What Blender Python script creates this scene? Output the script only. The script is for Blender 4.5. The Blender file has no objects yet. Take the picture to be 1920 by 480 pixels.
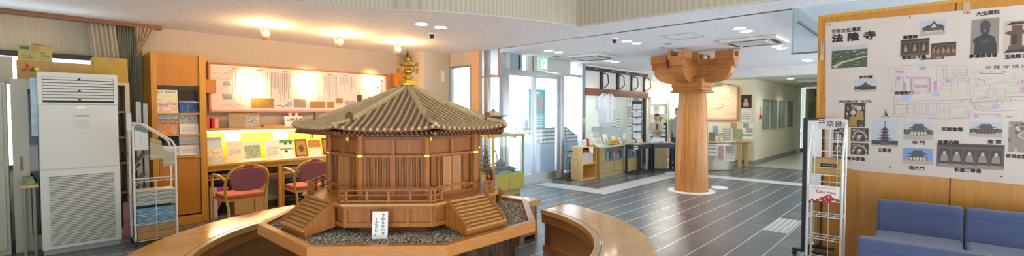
import bpy, math, random
from mathutils import Vector, Matrix
random.seed(11)
SC = bpy.context.scene
COL = SC.collection
PI = math.pi
rad = math.radians

# ------------------------------------------------------------------ colour and materials
def lin(h):
    h = h.lstrip('#')
    out = []
    for i in (0, 2, 4):
        c = int(h[i:i+2], 16) / 255
        out.append(c/12.92 if c <= .04045 else ((c+.055)/1.055)**2.4)
    return (*out, 1)

MATS = {}
def nodes(name):
    m = bpy.data.materials.new(name); m.use_nodes = True
    nt = m.node_tree; b = nt.nodes['Principled BSDF']
    return m, nt, b
def mat(name, c, rough=.5, metal=0, spec=.5, emit=0, coat=0, alpha=1, var=0, vscale=20, bump=0, bscale=200):
    if name in MATS: return MATS[name]
    m, nt, b = nodes(name)
    b.inputs['Base Color'].default_value = lin(c)
    b.inputs['Roughness'].default_value = rough
    b.inputs['Metallic'].default_value = metal
    b.inputs['Specular IOR Level'].default_value = spec
    b.inputs['Coat Weight'].default_value = coat
    if emit:
        b.inputs['Emission Color'].default_value = lin(c); b.inputs['Emission Strength'].default_value = emit
    if var or bump:
        tc = nt.nodes.new('ShaderNodeTexCoord'); n = nt.nodes.new('ShaderNodeTexNoise')
        n.inputs['Scale'].default_value = vscale; n.inputs['Detail'].default_value = 4
        nt.links.new(tc.outputs['Object'], n.inputs['Vector'])
        if var:
            r = nt.nodes.new('ShaderNodeValToRGB'); a = lin(c)
            r.color_ramp.elements[0].position = .3; r.color_ramp.elements[1].position = .7
            r.color_ramp.elements[0].color = tuple(v*(1-var) for v in a[:3]) + (1,)
            r.color_ramp.elements[1].color = tuple(min(1, v*(1+var)) for v in a[:3]) + (1,)
            nt.links.new(n.outputs['Fac'], r.inputs['Fac']); nt.links.new(r.outputs['Color'], b.inputs['Base Color'])
        if bump:
            n2 = nt.nodes.new('ShaderNodeTexNoise'); n2.inputs['Scale'].default_value = bscale
            nt.links.new(tc.outputs['Object'], n2.inputs['Vector'])
            bp = nt.nodes.new('ShaderNodeBump'); bp.inputs['Strength'].default_value = bump; bp.inputs['Distance'].default_value = .003
            nt.links.new(n2.outputs['Fac'], bp.inputs['Height']); nt.links.new(bp.outputs['Normal'], b.inputs['Normal'])
    MATS[name] = m
    return m
def wood(name, c1, c2, scale=(30, 30, 1.2), rough=.4, coat=0, dist=2.0):
    """grain: noise stretched along one axis"""
    if name in MATS: return MATS[name]
    m, nt, b = nodes(name)
    tc = nt.nodes.new('ShaderNodeTexCoord'); mp = nt.nodes.new('ShaderNodeMapping'); mp.inputs['Scale'].default_value = scale
    n = nt.nodes.new('ShaderNodeTexNoise'); n.inputs['Scale'].default_value = 2.2; n.inputs['Detail'].default_value = 6; n.inputs['Distortion'].default_value = dist*.3
    r = nt.nodes.new('ShaderNodeValToRGB')
    r.color_ramp.elements[0].position = .3; r.color_ramp.elements[0].color = lin(c1)
    r.color_ramp.elements[1].position = .72; r.color_ramp.elements[1].color = lin(c2)
    L = nt.links.new
    L(tc.outputs['Object'], mp.inputs['Vector']); L(mp.outputs['Vector'], n.inputs['Vector'])
    L(n.outputs['Fac'], r.inputs['Fac']); L(r.outputs['Color'], b.inputs['Base Color'])
    b.inputs['Roughness'].default_value = rough; b.inputs['Coat Weight'].default_value = coat; b.inputs['Coat Roughness'].default_value = .12
    MATS[name] = m
    return m
def glass(name, tint='#f6fbfd', refl=.06, alpha=.04):
    """clear pane: mostly transparent with a glossy share"""
    if name in MATS: return MATS[name]
    m = bpy.data.materials.new(name); m.use_nodes = True; nt = m.node_tree
    for n in list(nt.nodes): nt.nodes.remove(n)
    o = nt.nodes.new('ShaderNodeOutputMaterial'); t = nt.nodes.new('ShaderNodeBsdfTransparent'); g = nt.nodes.new('ShaderNodeBsdfGlossy')
    d = nt.nodes.new('ShaderNodeBsdfDiffuse'); mx = nt.nodes.new('ShaderNodeMixShader'); mx2 = nt.nodes.new('ShaderNodeMixShader')
    fc = nt.nodes.new('ShaderNodeLayerWeight'); fc.inputs['Blend'].default_value = .5
    pw = nt.nodes.new('ShaderNodeMath'); pw.operation = 'POWER'; pw.inputs[1].default_value = 4
    ml = nt.nodes.new('ShaderNodeMath'); ml.operation = 'MULTIPLY_ADD'; ml.inputs[1].default_value = .5; ml.inputs[2].default_value = .03
    t.inputs['Color'].default_value = lin(tint); g.inputs['Roughness'].default_value = .02; d.inputs['Color'].default_value = lin(tint)
    mx2.inputs[0].default_value = alpha
    L = nt.links.new
    L(t.outputs[0], mx2.inputs[1]); L(d.outputs[0], mx2.inputs[2])
    L(fc.outputs['Facing'], pw.inputs[0]); L(pw.outputs[0], ml.inputs[0]); L(ml.outputs[0], mx.inputs[0]); L(mx2.outputs[0], mx.inputs[1]); L(g.outputs[0], mx.inputs[2]); L(mx.outputs[0], o.inputs[0])
    MATS[name] = m
    return m

# ------------------------------------------------------------------ mesh builder
class MB:
    j = 0
    def __init__(s): s.v = []; s.f = []; s.mi = []; s.cur = 0
    def m(s, i): s.cur = i; return s
    def add(s, vs, fs):
        o = len(s.v); s.v += [Vector(v) for v in vs]
        for f in fs: s.f.append([o+i for i in f]); s.mi.append(s.cur)
        return s
    def box(s, x0, x1, y0, y1, z0, z1, M=None):
        if x0 > x1: x0, x1 = x1, x0
        if y0 > y1: y0, y1 = y1, y0
        if z0 > z1: z0, z1 = z1, z0
        e = MB.j*4e-5; MB.j = (MB.j+1) % 11
        if min(x1-x0, y1-y0, z1-z0) > .0015: x0 -= e; y0 -= e; z0 -= e; x1 += e; y1 += e; z1 += e      # touching boxes never share a face exactly
        vs = [Vector(p) for p in ((x0,y0,z0),(x1,y0,z0),(x1,y1,z0),(x0,y1,z0),(x0,y0,z1),(x1,y0,z1),(x1,y1,z1),(x0,y1,z1))]
        if M is not None: vs = [M @ v for v in vs]
        return s.add(vs, [(0,3,2,1),(4,5,6,7),(0,1,5,4),(1,2,6,5),(2,3,7,6),(3,0,4,7)])
    def rbox(s, x0, x1, y0, y1, z0, z1, r, axis='z', n=4, M=None):
        """box with four edges along an axis rounded"""
        def rr(a0, a1, b0, b1):
            P = []
            for cx, cy, st in ((a1-r,b1-r,0),(a0+r,b1-r,90),(a0+r,b0+r,180),(a1-r,b0+r,270)):
                for k in range(n+1):
                    t = rad(st+90*k/n); P.append((cx+r*math.cos(t), cy+r*math.sin(t)))
            return P
        if axis == 'z': return s.extr([(a,b,z0) for a,b in rr(x0,x1,y0,y1)], (0,0,z1-z0), M)
        if axis == 'y': return s.extr([(a,y1,b) for a,b in rr(x0,x1,z0,z1)], (0,y0-y1,0), M)
        return s.extr([(x0,a,b) for a,b in rr(y0,y1,z0,z1)], (x1-x0,0,0), M)
    def extr(s, pts, d, M=None):
        """closed polygon pushed along d"""
        n = len(pts); a = [Vector(p) for p in pts]; d = Vector(d); b = [p+d for p in a]
        if M is not None: a = [M @ p for p in a]; b = [M @ p for p in b]
        return s.add(a+b, [tuple(range(n))[::-1], tuple(range(n, 2*n))] + [(i,(i+1)%n,n+(i+1)%n,n+i) for i in range(n)])
    def cyl(s, p0, p1, r0, r1=None, n=12, caps=True):
        if r1 is None: r1 = r0
        p0 = Vector(p0); p1 = Vector(p1); d = (p1-p0).normalized()
        a = d.orthogonal().normalized(); b = d.cross(a)
        vs = []
        for p, r in ((p0,r0),(p1,r1)):
            for k in range(n):
                t = 2*PI*k/n; vs.append(p+(a*math.cos(t)+b*math.sin(t))*r)
        fs = [(k,(k+1)%n,n+(k+1)%n,n+k) for k in range(n)]
        if caps: fs += [tuple(range(n))[::-1], tuple(range(n,2*n))]
        return s.add(vs, fs)
    def tube(s, pts, r, n=8, closed=False, flat=None):
        """pipe along a path; r a number or a list; flat=(a,b) oval radii with a along world up"""
        P = [Vector(p) for p in pts]; N = len(P); vs = []; last = None
        for i, p in enumerate(P):
            if closed: t = (P[(i+1)%N]-P[i-1]).normalized()
            else: t = ((P[i+1] if i < N-1 else p)-(P[i-1] if i else p)).normalized()
            a = last if last is not None else (Vector((0,0,1)) if abs(t.z) < .9 else Vector((1,0,0)))
            a = (a - t*a.dot(t)).normalized(); last = a; b = t.cross(a)
            rr = r[i] if isinstance(r, (list, tuple)) else r
            for k in range(n):
                q = 2*PI*k/n; vs.append(p+a*math.cos(q)*rr+b*math.sin(q)*rr)
        fs = []
        for i in range(N if closed else N-1):
            j = (i+1) % N
            for k in range(n): fs.append((i*n+k, i*n+(k+1)%n, j*n+(k+1)%n, j*n+k))
        if not closed: fs += [tuple(range(n))[::-1], tuple(range((N-1)*n, N*n))]
        return s.add(vs, fs)
    def lathe(s, prof, c=(0,0,0), n=24, a0=0, a1=360, M=None, caps=True):
        """profile (r,z) turned about z"""
        full = abs(a1-a0) >= 359.9; m = n if full else n+1; k = len(prof); vs = []
        for i in range(m):
            t = rad(a0+(a1-a0)*i/n)
            for r, z in prof: vs.append(Vector((c[0]+r*math.cos(t), c[1]+r*math.sin(t), c[2]+z)))
        if M is not None: vs = [M @ v for v in vs]
        fs = []
        for i in range(n):
            j = (i+1) % m
            for q in range(k-1): fs.append((i*k+q, j*k+q, j*k+q+1, i*k+q+1))
        if full and caps:
            if prof[0][0] > 1e-5: fs.append(tuple(i*k for i in range(m))[::-1])
            if prof[-1][0] > 1e-5: fs.append(tuple(i*k+k-1 for i in range(m)))
        return s.add(vs, fs)
    def arc(s, r0, r1, z0, z1, a0, a1, c=(0,0), n=48):
        """solid ring sector"""
        vs = []
        for i in range(n+1):
            t = rad(a0+(a1-a0)*i/n); x, y = math.cos(t), math.sin(t)
            vs += [(c[0]+r0*x,c[1]+r0*y,z0),(c[0]+r1*x,c[1]+r1*y,z0),(c[0]+r1*x,c[1]+r1*y,z1),(c[0]+r0*x,c[1]+r0*y,z1)]
        fs = []
        for i in range(n):
            for q in range(4): fs.append((i*4+q,(i+1)*4+q,(i+1)*4+(q+1)%4,i*4+(q+1)%4)[::-1])
        if a1-a0 < 359: fs += [(0,1,2,3), (n*4+3,n*4+2,n*4+1,n*4)]
        return s.add(vs, fs)
    def ball(s, c, r, n=12, m=8, sc=(1,1,1)):
        vs = []; fs = []
        for i in range(m+1):
            p = PI*i/m
            for k in range(n):
                t = 2*PI*k/n; vs.append((c[0]+r*sc[0]*math.sin(p)*math.cos(t), c[1]+r*sc[1]*math.sin(p)*math.sin(t), c[2]+r*sc[2]*math.cos(p)))
        for i in range(m):
            for k in range(n): fs.append((i*n+k,(i+1)*n+k,(i+1)*n+(k+1)%n,i*n+(k+1)%n))
        return s.add(vs, fs)
    def build(s, name, mats, parent=None, inv=None, loc=None, smooth=False, bevel=0, label=None, seg=2, weld=False):
        if not isinstance(mats, (list, tuple)): mats = [mats]
        me = bpy.data.meshes.new(name)
        vs = s.v
        if inv is not None: vs = [inv @ v for v in vs]
        if loc is not None: vs = [v-Vector(loc) for v in vs]
        me.from_pydata([tuple(v) for v in vs], [], s.f)
        for m in mats: me.materials.append(m)
        for p, i in zip(me.polygons, s.mi): p.material_index = i
        if weld:
            import bmesh
            bm = bmesh.new(); bm.from_mesh(me); bmesh.ops.remove_doubles(bm, verts=bm.verts, dist=1e-5); bm.to_mesh(me); bm.free()
        if smooth:
            for p in me.polygons: p.use_smooth = True
        me.update()
        o = bpy.data.objects.new(name, me); COL.objects.link(o)
        if smooth:
            md = o.modifiers.new('edge', 'EDGE_SPLIT'); md.split_angle = rad(42)
        if bevel:
            md = o.modifiers.new('bevel', 'BEVEL'); md.width = bevel; md.segments = seg; md.limit_method = 'ANGLE'; md.angle_limit = rad(40)
        if parent is not None: o.parent = parent
        if loc is not None: o.location = loc
        if label: o['label'] = label
        return o

def tag(o, label=None, cat=None, group=None, kind=None):
    if label: o['label'] = label
    if cat: o['category'] = cat
    if group: o['group'] = group
    if kind: o['kind'] = kind
    return o
class Thing:
    """an Empty at the base of a thing; parts are given in its own coordinates"""
    def __init__(s, name, label, cat, loc=(0,0,0), rz=0, group=None):
        o = bpy.data.objects.new(name, None); o.empty_display_size = .1; COL.objects.link(o)
        o.location = loc; o.rotation_euler = (0,0,rz); s.o = o; tag(o, label, cat, group)
        s.M = Matrix.Translation(Vector(loc)) @ Matrix.Rotation(rz, 4, 'Z'); s.inv = s.M.inverted()
    def part(s, name, mb, mats, parent=None, world=False, **k):
        return mb.build(name, mats, parent or s.o, inv=s.inv if world else None, **k)
def single(name, label, cat, mb, mats, loc, group=None, **k):
    """a thing that is one mesh, given in world coordinates"""
    return tag(mb.build(name, mats, loc=loc, **k), label, cat, group)
def struct(name, mb, mats, **k):
    return tag(mb.build(name, mats, **k), kind='structure')
def dup(root, loc, rz=None, label=None, group=None):
    def cp(o, par):
        c = o.copy(); COL.objects.link(c)
        if par is not None: c.parent = par
        for ch in o.children: cp(ch, c)
        return c
    r = cp(root, None); r.location = loc
    if rz is not None: r.rotation_euler = (0,0,rz)
    if label: r['label'] = label
    if group: r['group'] = group
    return r

# ------------------------------------------------------------------ frames of flat things: columns right, up, outward normal
def frame(o, right, up):
    r = Vector(right).normalized(); u = Vector(up).normalized(); n = r.cross(u)
    M = Matrix.Identity(4)
    for i in range(3): M[i][0] = r[i]; M[i][1] = u[i]; M[i][2] = n[i]; M[i][3] = o[i]
    return M
def FY(x, y, z): return frame((x,y,z), (1,0,0), (0,0,1))      # faces -Y
def FX(x, y, z): return frame((x,y,z), (0,-1,0), (0,0,1))     # faces -X
class Sheet(MB):
    """flat drawing: u right, v up, w outward; every layer a little above the last"""
    def __init__(s, M, t=.002): super().__init__(); s.M = M; s.t = t; s.l = 0
    def rect(s, u0, v0, u1, v1, mi, lay=0, t=None):
        s.cur = mi; w0 = s.t+lay*.0007 if lay else 0; w1 = s.t+(lay+1)*.0007 if lay else s.t
        return s.box(u0, u1, v0, v1, w0 if lay else 0, w1 if t is None else t, s.M)
    def poly(s, pts, mi, lay=1):
        s.k = (getattr(s,'k',0)+1) % 42; s.cur = mi; w = s.t+lay*.0007+s.k*1.5e-5
        a = sum(pts[i][0]*pts[(i+1)%len(pts)][1]-pts[(i+1)%len(pts)][0]*pts[i][1] for i in range(len(pts)))
        if a < 0: pts = pts[::-1]
        return s.add([s.M @ Vector((u,v,w)) for u,v in pts], [tuple(range(len(pts)))])
    def disc(s, u, v, r, mi, lay=1, r2=None, n=20, a0=0, a1=360):
        r2 = r2 or r
        return s.poly([(u+r*math.cos(rad(a0+(a1-a0)*k/n)), v+r2*math.sin(rad(a0+(a1-a0)*k/n))) for k in range(n+(0 if a1-a0 >= 360 else 1))], mi, lay)
    def line(s, pts, w, mi, lay=1):
        for (a,b),(c,d) in zip(pts, pts[1:]):
            L = math.hypot(c-a, d-b) or 1; nx, ny = -(d-b)/L*w/2, (c-a)/L*w/2
            s.poly([(a+nx,b+ny),(a-nx,b-ny),(c-nx,d-ny),(c+nx,d+ny)], mi, lay)
        return s
def text(body, size, m, M, parent=None, inv=None, bold=0, width=1.0, name='lettering', align='LEFT', label=None, top=False, ls=1.0, depth=0):
    cu = bpy.data.curves.new('t', 'FONT'); cu.body = body; cu.size = size; cu.align_x = align
    cu.align_y = 'TOP_BASELINE' if not top else 'TOP'; cu.space_line = ls; cu.resolution_u = 2
    if depth: cu.extrude = depth
    ob = bpy.data.objects.new('t', cu); COL.objects.link(ob)
    dg = bpy.context.evaluated_depsgraph_get(); dg.update()
    me = bpy.data.meshes.new_from_object(ob.evaluated_get(dg))
    bpy.data.objects.remove(ob); bpy.data.curves.remove(cu)
    if bold:      # heavier strokes: the same outline again, shifted a little each way
        import bmesh
        bm = bmesh.new()
        for i, (dx, dy) in enumerate(((-1,-1),(1,-1),(1,1),(-1,1),(0,0))):
            m2 = me.copy(); m2.transform(Matrix.Translation((dx*bold,dy*bold,i*1.6e-5))); bm.from_mesh(m2); bpy.data.meshes.remove(m2)
        bm.to_mesh(me); bm.free()
    T = M @ Matrix.Diagonal((width,1,1,1))
    if inv is not None: T = inv @ T
    me.transform(T); me.materials.clear(); me.materials.append(m); me.name = name
    o = bpy.data.objects.new(name, me); COL.objects.link(o)
    if parent is not None: o.parent = parent
    if label: o['label'] = label
    return o

# ------------------------------------------------------------------ camera: 16 mm lens at eye height, looking 42.8 degrees off the hall's long axis
H = 1.45; YAW = rad(42.82); PIT = rad(1.91)
cam = bpy.data.cameras.new('camera'); cam.lens = 36*850/1920; cam.sensor_width = 36; cam.clip_start = .05; cam.clip_end = 300
co = bpy.data.objects.new('camera', cam); COL.objects.link(co); SC.camera = co
cf = Vector((math.cos(YAW)*math.cos(PIT), math.sin(YAW)*math.cos(PIT), -math.sin(PIT)))
cr = Vector((math.sin(YAW), -math.cos(YAW), 0)); cu_ = cr.cross(cf)
co.matrix_world = Matrix(((cr.x,cu_.x,-cf.x,0),(cr.y,cu_.y,-cf.y,0),(cr.z,cu_.z,-cf.z,H),(0,0,0,1)))
def _ray(px, py): return cr*((px-960)/850)+cu_*((240-py)/850)+cf
def onX(px, py, X): d = _ray(px, py); k = X/d.x; return (d.y*k, H+d.z*k)      # survey: (Y, Z) of a point seen on the plane X
def onY(px, py, Y): d = _ray(px, py); k = Y/d.y; return (d.x*k, H+d.z*k)      # (X, Z) of a point seen on the plane Y

# ------------------------------------------------------------------ shared materials
CEIL = 2.58
def m_ceiling():
    m, nt, b = nodes('speckled_ceiling_board')
    tc = nt.nodes.new('ShaderNodeTexCoord'); n = nt.nodes.new('ShaderNodeTexNoise'); n.inputs['Scale'].default_value = 75; n.inputs['Detail'].default_value = 5; n.inputs['Roughness'].default_value = .7
    r = nt.nodes.new('ShaderNodeValToRGB'); e = r.color_ramp.elements
    e[0].position = .36; e[0].color = lin('#a8a49c'); e[1].position = .43; e[1].color = lin('#f4f7fc')
    nt.links.new(tc.outputs['Object'], n.inputs['Vector']); nt.links.new(n.outputs['Fac'], r.inputs['Fac']); nt.links.new(r.outputs['Color'], b.inputs['Base Color'])
    b.inputs['Roughness'].default_value = .9
    return m
def m_stripes(name, c1, c2, axis='X', freq=85, rough=.85):
    """ribbed wallpaper: fine vertical lines"""
    m, nt, b = nodes(name)
    tc = nt.nodes.new('ShaderNodeTexCoord'); w = nt.nodes.new('ShaderNodeTexWave'); w.wave_type = 'BANDS'; w.bands_direction = axis
    w.inputs['Scale'].default_value = freq/3.14*1.0; w.inputs['Distortion'].default_value = 0
    n = nt.nodes.new('ShaderNodeTexNoise'); n.inputs['Scale'].default_value = 3
    r = nt.nodes.new('ShaderNodeValToRGB'); e = r.color_ramp.elements
    e[0].position = .25; e[0].color = lin(c1); e[1].position = .65; e[1].color = lin(c2)
    mp = nt.nodes.new('ShaderNodeMapping'); mp.inputs['Scale'].default_value = (1,.62,0) if axis == 'DIAGONAL' else (1,1,1)
    nt.links.new(tc.outputs['Object'], mp.inputs['Vector']); nt.links.new(mp.outputs['Vector'], w.inputs['Vector']); nt.links.new(w.outputs['Fac'], r.inputs['Fac']); nt.links.new(r.outputs['Color'], b.inputs['Base Color'])
    b.inputs['Roughness'].default_value = rough
    return m
def m_floor():
    """dark slate tiles 0.287 m with pale joints, the joints that run down the hall the stronger ones"""
    m, nt, b = nodes('slate_floor_tiles'); L = nt.links.new; N = nt.nodes.new
    g = N('ShaderNodeNewGeometry'); sp = N('ShaderNodeSeparateXYZ'); L(g.outputs['Position'], sp.inputs[0])
    def mt(op, a, bb=None):
        q = N('ShaderNodeMath'); q.operation = op
        for i, v in enumerate((a, bb)):
            if v is None: continue
            if isinstance(v, (int, float)): q.inputs[i].default_value = v
            else: L(v, q.inputs[i])
        return q.outputs[0]
    def joint(c, off, w):
        f = mt('FRACT', mt('DIVIDE', mt('ADD', c, off), .287)); d = mt('ABSOLUTE', mt('SUBTRACT', f, .5))
        return mt('GREATER_THAN', d, .5-w)
    jy = joint(sp.outputs['Y'], 28.7-1.23, .022); jx = joint(sp.outputs['X'], 28.7-4.73, .012)
    n = N('ShaderNodeTexNoise'); n.inputs['Scale'].default_value = 6; n.inputs['Detail'].default_value = 6; L(g.outputs['Position'], n.inputs['Vector'])
    # one shade per tile
    cx = mt('FLOOR', mt('DIVIDE', mt('ADD', sp.outputs['X'], 28.7-4.73), .287)); cy = mt('FLOOR', mt('DIVIDE', mt('ADD', sp.outputs['Y'], 28.7-1.23), .287))
    cb = N('ShaderNodeCombineXYZ'); L(cx, cb.inputs[0]); L(cy, cb.inputs[1]); wn = N('ShaderNodeTexWhiteNoise'); L(cb.outputs[0], wn.inputs['Vector'])
    r = N('ShaderNodeValToRGB'); e = r.color_ramp.elements; e[0].color = lin('#343d47'); e[1].color = lin('#626f7b')
    mxv = mt('ADD', mt('MULTIPLY', n.outputs['Fac'], .7), mt('MULTIPLY', wn.outputs['Value'], .3)); L(mxv, r.inputs['Fac'])
    a = N('ShaderNodeMix'); a.data_type = 'RGBA'; L(mt('MULTIPLY', jx, .5), a.inputs[0]); L(r.outputs['Color'], a.inputs[6]); a.inputs[7].default_value = lin('#8f9596')
    c = N('ShaderNodeMix'); c.data_type = 'RGBA'; L(mt('MULTIPLY', jy, .8), c.inputs[0]); L(a.outputs[2], c.inputs[6]); c.inputs[7].default_value = lin('#c5cac8')
    L(c.outputs[2], b.inputs['Base Color'])
    n2 = N('ShaderNodeTexNoise'); n2.inputs['Scale'].default_value = 70; n2.inputs['Detail'].default_value = 3; L(g.outputs['Position'], n2.inputs['Vector'])
    bp = N('ShaderNodeBump'); bp.inputs['Strength'].default_value = .55; bp.inputs['Distance'].default_value = .004; L(n2.outputs['Fac'], bp.inputs['Height']); L(bp.outputs['Normal'], b.inputs['Normal'])
    b.inputs['Roughness'].default_value = .24; b.inputs['Specular IOR Level'].default_value = .75
    return m
def m_bench():
    """varnished yellow strip boards"""
    m, nt, b = nodes('varnished_bench_boards'); L = nt.links.new; N = nt.nodes.new
    tc = N('ShaderNodeTexCoord'); br = N('ShaderNodeTexBrick'); br.inputs['Scale'].default_value = 3.2; br.offset = .37
    br.inputs['Color1'].default_value = lin('#e0a830'); br.inputs['Color2'].default_value = lin('#cb9024'); br.inputs['Mortar'].default_value = lin('#b07a22')
    br.inputs['Mortar Size'].default_value = .004; br.inputs['Row Height'].default_value = .13; br.inputs['Brick Width'].default_value = 1.6
    mp = N('ShaderNodeMapping'); mp.inputs['Scale'].default_value = (1.5, 30, 20); n = N('ShaderNodeTexNoise'); n.inputs['Scale'].default_value = 2; n.inputs['Detail'].default_value = 5
    mx = N('ShaderNodeMix'); mx.data_type = 'RGBA'; mx.blend_type = 'MULTIPLY'; mx.inputs[0].default_value = .12
    L(tc.outputs['Object'], br.inputs['Vector']); L(tc.outputs['Object'], mp.inputs['Vector']); L(mp.outputs['Vector'], n.inputs['Vector'])
    L(br.outputs['Color'], mx.inputs[6]); L(n.outputs['Color'], mx.inputs[7]); L(mx.outputs[2], b.inputs['Base Color'])
    b.inputs['Roughness'].default_value = .22; b.inputs['Coat Weight'].default_value = .6; b.inputs['Coat Roughness'].default_value = .08
    return m
W = dict(
 oak=wood('honey_oak', '#b07c1c', '#ca9830', (26,26,1.1), .42, .2),
 oakh=wood('honey_oak_crosswise', '#b5822a', '#d0a03e', (1.1,26,26), .4, .25),
 panel=wood('orange_veneer', '#a96d17', '#bd8224', (40,40,1.4), .45, .15),
 hinoki=wood('cypress_brown', '#955218', '#b16f27', (34,34,2), .55),
 hinoki_l=wood('cypress_pale', '#b5803f', '#c99856', (34,34,3), .55),
 hinoki_d=wood('cypress_dark', '#6f4224', '#84532e', (34,34,3), .55),
 column=wood('column_cypress', '#a8682a', '#c98f4a', (9,9,.5), .42, .1, 4),
 pale=wood('pale_maple', '#c9a96e', '#d8bb84', (18,18,1.2), .45),
 olive=wood('yellow_green_veneer', '#a5953a', '#b5a64a', (18,18,1.2), .4),
 brown=wood('walnut_rail', '#5c3322', '#74432c', (2,30,30), .4),
)
white = mat('white_paint', '#e9e9e4', .5); cream = mat('cream_plastic', '#e2e3d8', .42); dark = mat('dark_slot', '#2a2b2a', .7)
steel = mat('brushed_steel', '#b8bcbf', .28, 1); chrome = mat('chrome', '#d6d9db', .12, 1); black = mat('black_metal', '#23262b', .45)
paper = mat('white_paper', '#eeebe6', .7); card = mat('brown_cardboard', '#b3925a', .8, var=.08, vscale=8); ink = mat('black_ink', '#1c1a1b', .7)
# ================================================================== the setting
YW = 7.6        # window wall on the left
YD = 5.95       # glass front
WELL = [(-1.2,5.3),(1.0,4.98),(2.03,4.66),(2.78,4.40),(3.02,4.16),(3.36,3.96),(3.80,3.76),(4.24,3.59),(4.60,3.50),(4.94,3.43),(5.03,1.95),(5.13,1.24),(5.2,-.6),(3.2,-2.6),(-1.2,-2.6)]
wallA = m_stripes('ribbed_wallpaper_beige', '#aea18c', '#bdb09b', 'X'); wallB = m_stripes('ribbed_wallpaper_grey', '#b4aea6', '#c6c0b8', 'Y')
wellm = m_stripes('ribbed_wallpaper_well', '#a9a08c', '#b6ae9a', 'DIAGONAL', 55)
fm = m_floor(); cm = m_ceiling()
f = MB().box(-2.2, 13.4, -2.6, YW, -.1, 0); struct('floor', f, fm)
f = MB().box(13.4, 30, 1.0, 3.58, -.1, 0).box(13.4, 13.7, 3.58, YW, -.1, 0).box(13.4, 30, -2.6, 1.0, -.1, 0)
struct('floor_corridor', f, mat('corridor_floor', '#b9bab0', .3, var=.06))
# ceiling with the well cut out of it
def ceiling():
    import bmesh
    outer = [(-2.2,-2.6),(12.4,-2.6),(12.4,7.6),(-2.2,7.6)]
    bm = bmesh.new(); es = []
    for loop in (outer, WELL):
        vs = [bm.verts.new((x,y,CEIL)) for x,y in loop]
        es += [bm.edges.new((vs[i], vs[(i+1)%len(vs)])) for i in range(len(vs))]
    bmesh.ops.triangle_fill(bm, edges=es, use_beauty=True)
    # drop faces that fell inside the well
    def inside(p):
        c = False; n = len(WELL)
        for i in range(n):
            (x1,y1),(x2,y2) = WELL[i], WELL[i-1]
            if (y1 > p.y) != (y2 > p.y) and p.x < (x2-x1)*(p.y-y1)/(y2-y1)+x1: c = not c
        return c
    bmesh.ops.delete(bm, geom=[q for q in bm.faces if inside(q.calc_center_median())], context='FACES')
    for q in bm.faces:
        if q.normal.z > 0: q.normal_flip()
    me = bpy.data.meshes.new('ceiling'); bm.to_mesh(me); bm.free(); me.materials.append(cm)
    o = bpy.data.objects.new('ceiling', me); COL.objects.link(o); o['kind'] = 'structure'
ceiling()
mb = MB(); n = len(WELL)
for i in range(n):
    (a,b),(c,d) = WELL[i], WELL[(i+1)%n]
    mb.add([(a,b,CEIL-.002),(c,d,CEIL-.002),(c,d,3.7),(a,b,3.7)], [(0,1,2,3)])
struct('wall_well', mb, wellm)
mb = MB()
for i in range(3, 12):
    (a,b),(c,d) = WELL[i], WELL[(i+1)%n]
    t = Vector((c-a,d-b,0)).normalized(); nn = Vector((-t.y,t.x,0))*-.012
    mb.extr([(a,b,CEIL-.012),(c,d,CEIL-.012),(c+nn.x,d+nn.y,CEIL-.012),(a+nn.x,b+nn.y,CEIL-.012)], (0,0,.02))
struct('trim_1', mb, mat('aluminium_bead', '#b9b4a6', .5))
mb = MB().add([(-1.4,-2.8,3.7),(5.4,-2.8,3.7),(5.4,5.5,3.7),(-1.4,5.5,3.7)], [(3,2,1,0)]); struct('ceiling_well', mb, mat('well_ceiling', '#d8d6ce', .9))
struct('ceiling_corridor', MB().box(12.4, 30, -2.6, 7.6, 2.375, 2.6), mat('corridor_ceiling', '#d5d3cb', .9))
struct('trim_2', MB().box(12.36, 12.4, -2.6, YD, 2.34, CEIL), mat('soffit_white', '#e8eaeb', .7))
# left wall with the window opening
mb = MB()
mb.box(.95, 5.04, YW, YW+.15, 0, CEIL).box(-2.2, .95, YW, YW+.15, 2.15, CEIL).box(-2.2, .95, YW, YW+.15, 0, .8)
struct('wall_left', mb, wallA)
struct('wall_return', MB().box(5.04, 5.19, 6.87, YW+.15, 0, CEIL), wallB)
struct('wall_niche', MB().box(5.19, 5.64, 6.87, 7.02, 0, CEIL), wallA)
struct('wall_header', MB().box(5.65, 5.76, 6.24, 7.02, 2.34, CEIL), wallB)
w = struct('window_1', MB().box(-2.2, .95, YW-.03, YW+.02, 2.09, 2.15).box(-2.2, .95, YW-.03, YW+.02, .8, .86).box(-.6, -.55, YW-.02, YW+.02, .86, 2.09).box(.9, .95, YW-.03, YW+.02, .86, 2.09), mat('bronze_frame', '#37312e', .5))
MB().box(-2.2, .9, YW, YW+.008, .86, 2.09).build('pane', glass('window_glass'), w)
# window beside the glass front (plane X = 5.64)
w = struct('window_2', MB().box(5.64, 5.7, 6.82, 6.87, 0, 2.34).box(5.64, 5.7, 6.24, 6.29, 0, 2.34).box(5.64, 5.7, 6.29, 6.82, 2.3, 2.34).box(5.64, 5.7, 6.29, 6.82, 0, .1).box(5.63, 5.72, 6.845, 6.87, 0, 2.34), steel)
MB().box(5.665, 5.673, 6.29, 6.82, .1, 2.3).build('pane', glass('window_glass'), w)
struct('wall_pier', MB().box(5.63, 5.72, 6.04, 6.24, 0, CEIL), mat('beige_pier', '#c9ab8c', .35))
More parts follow.
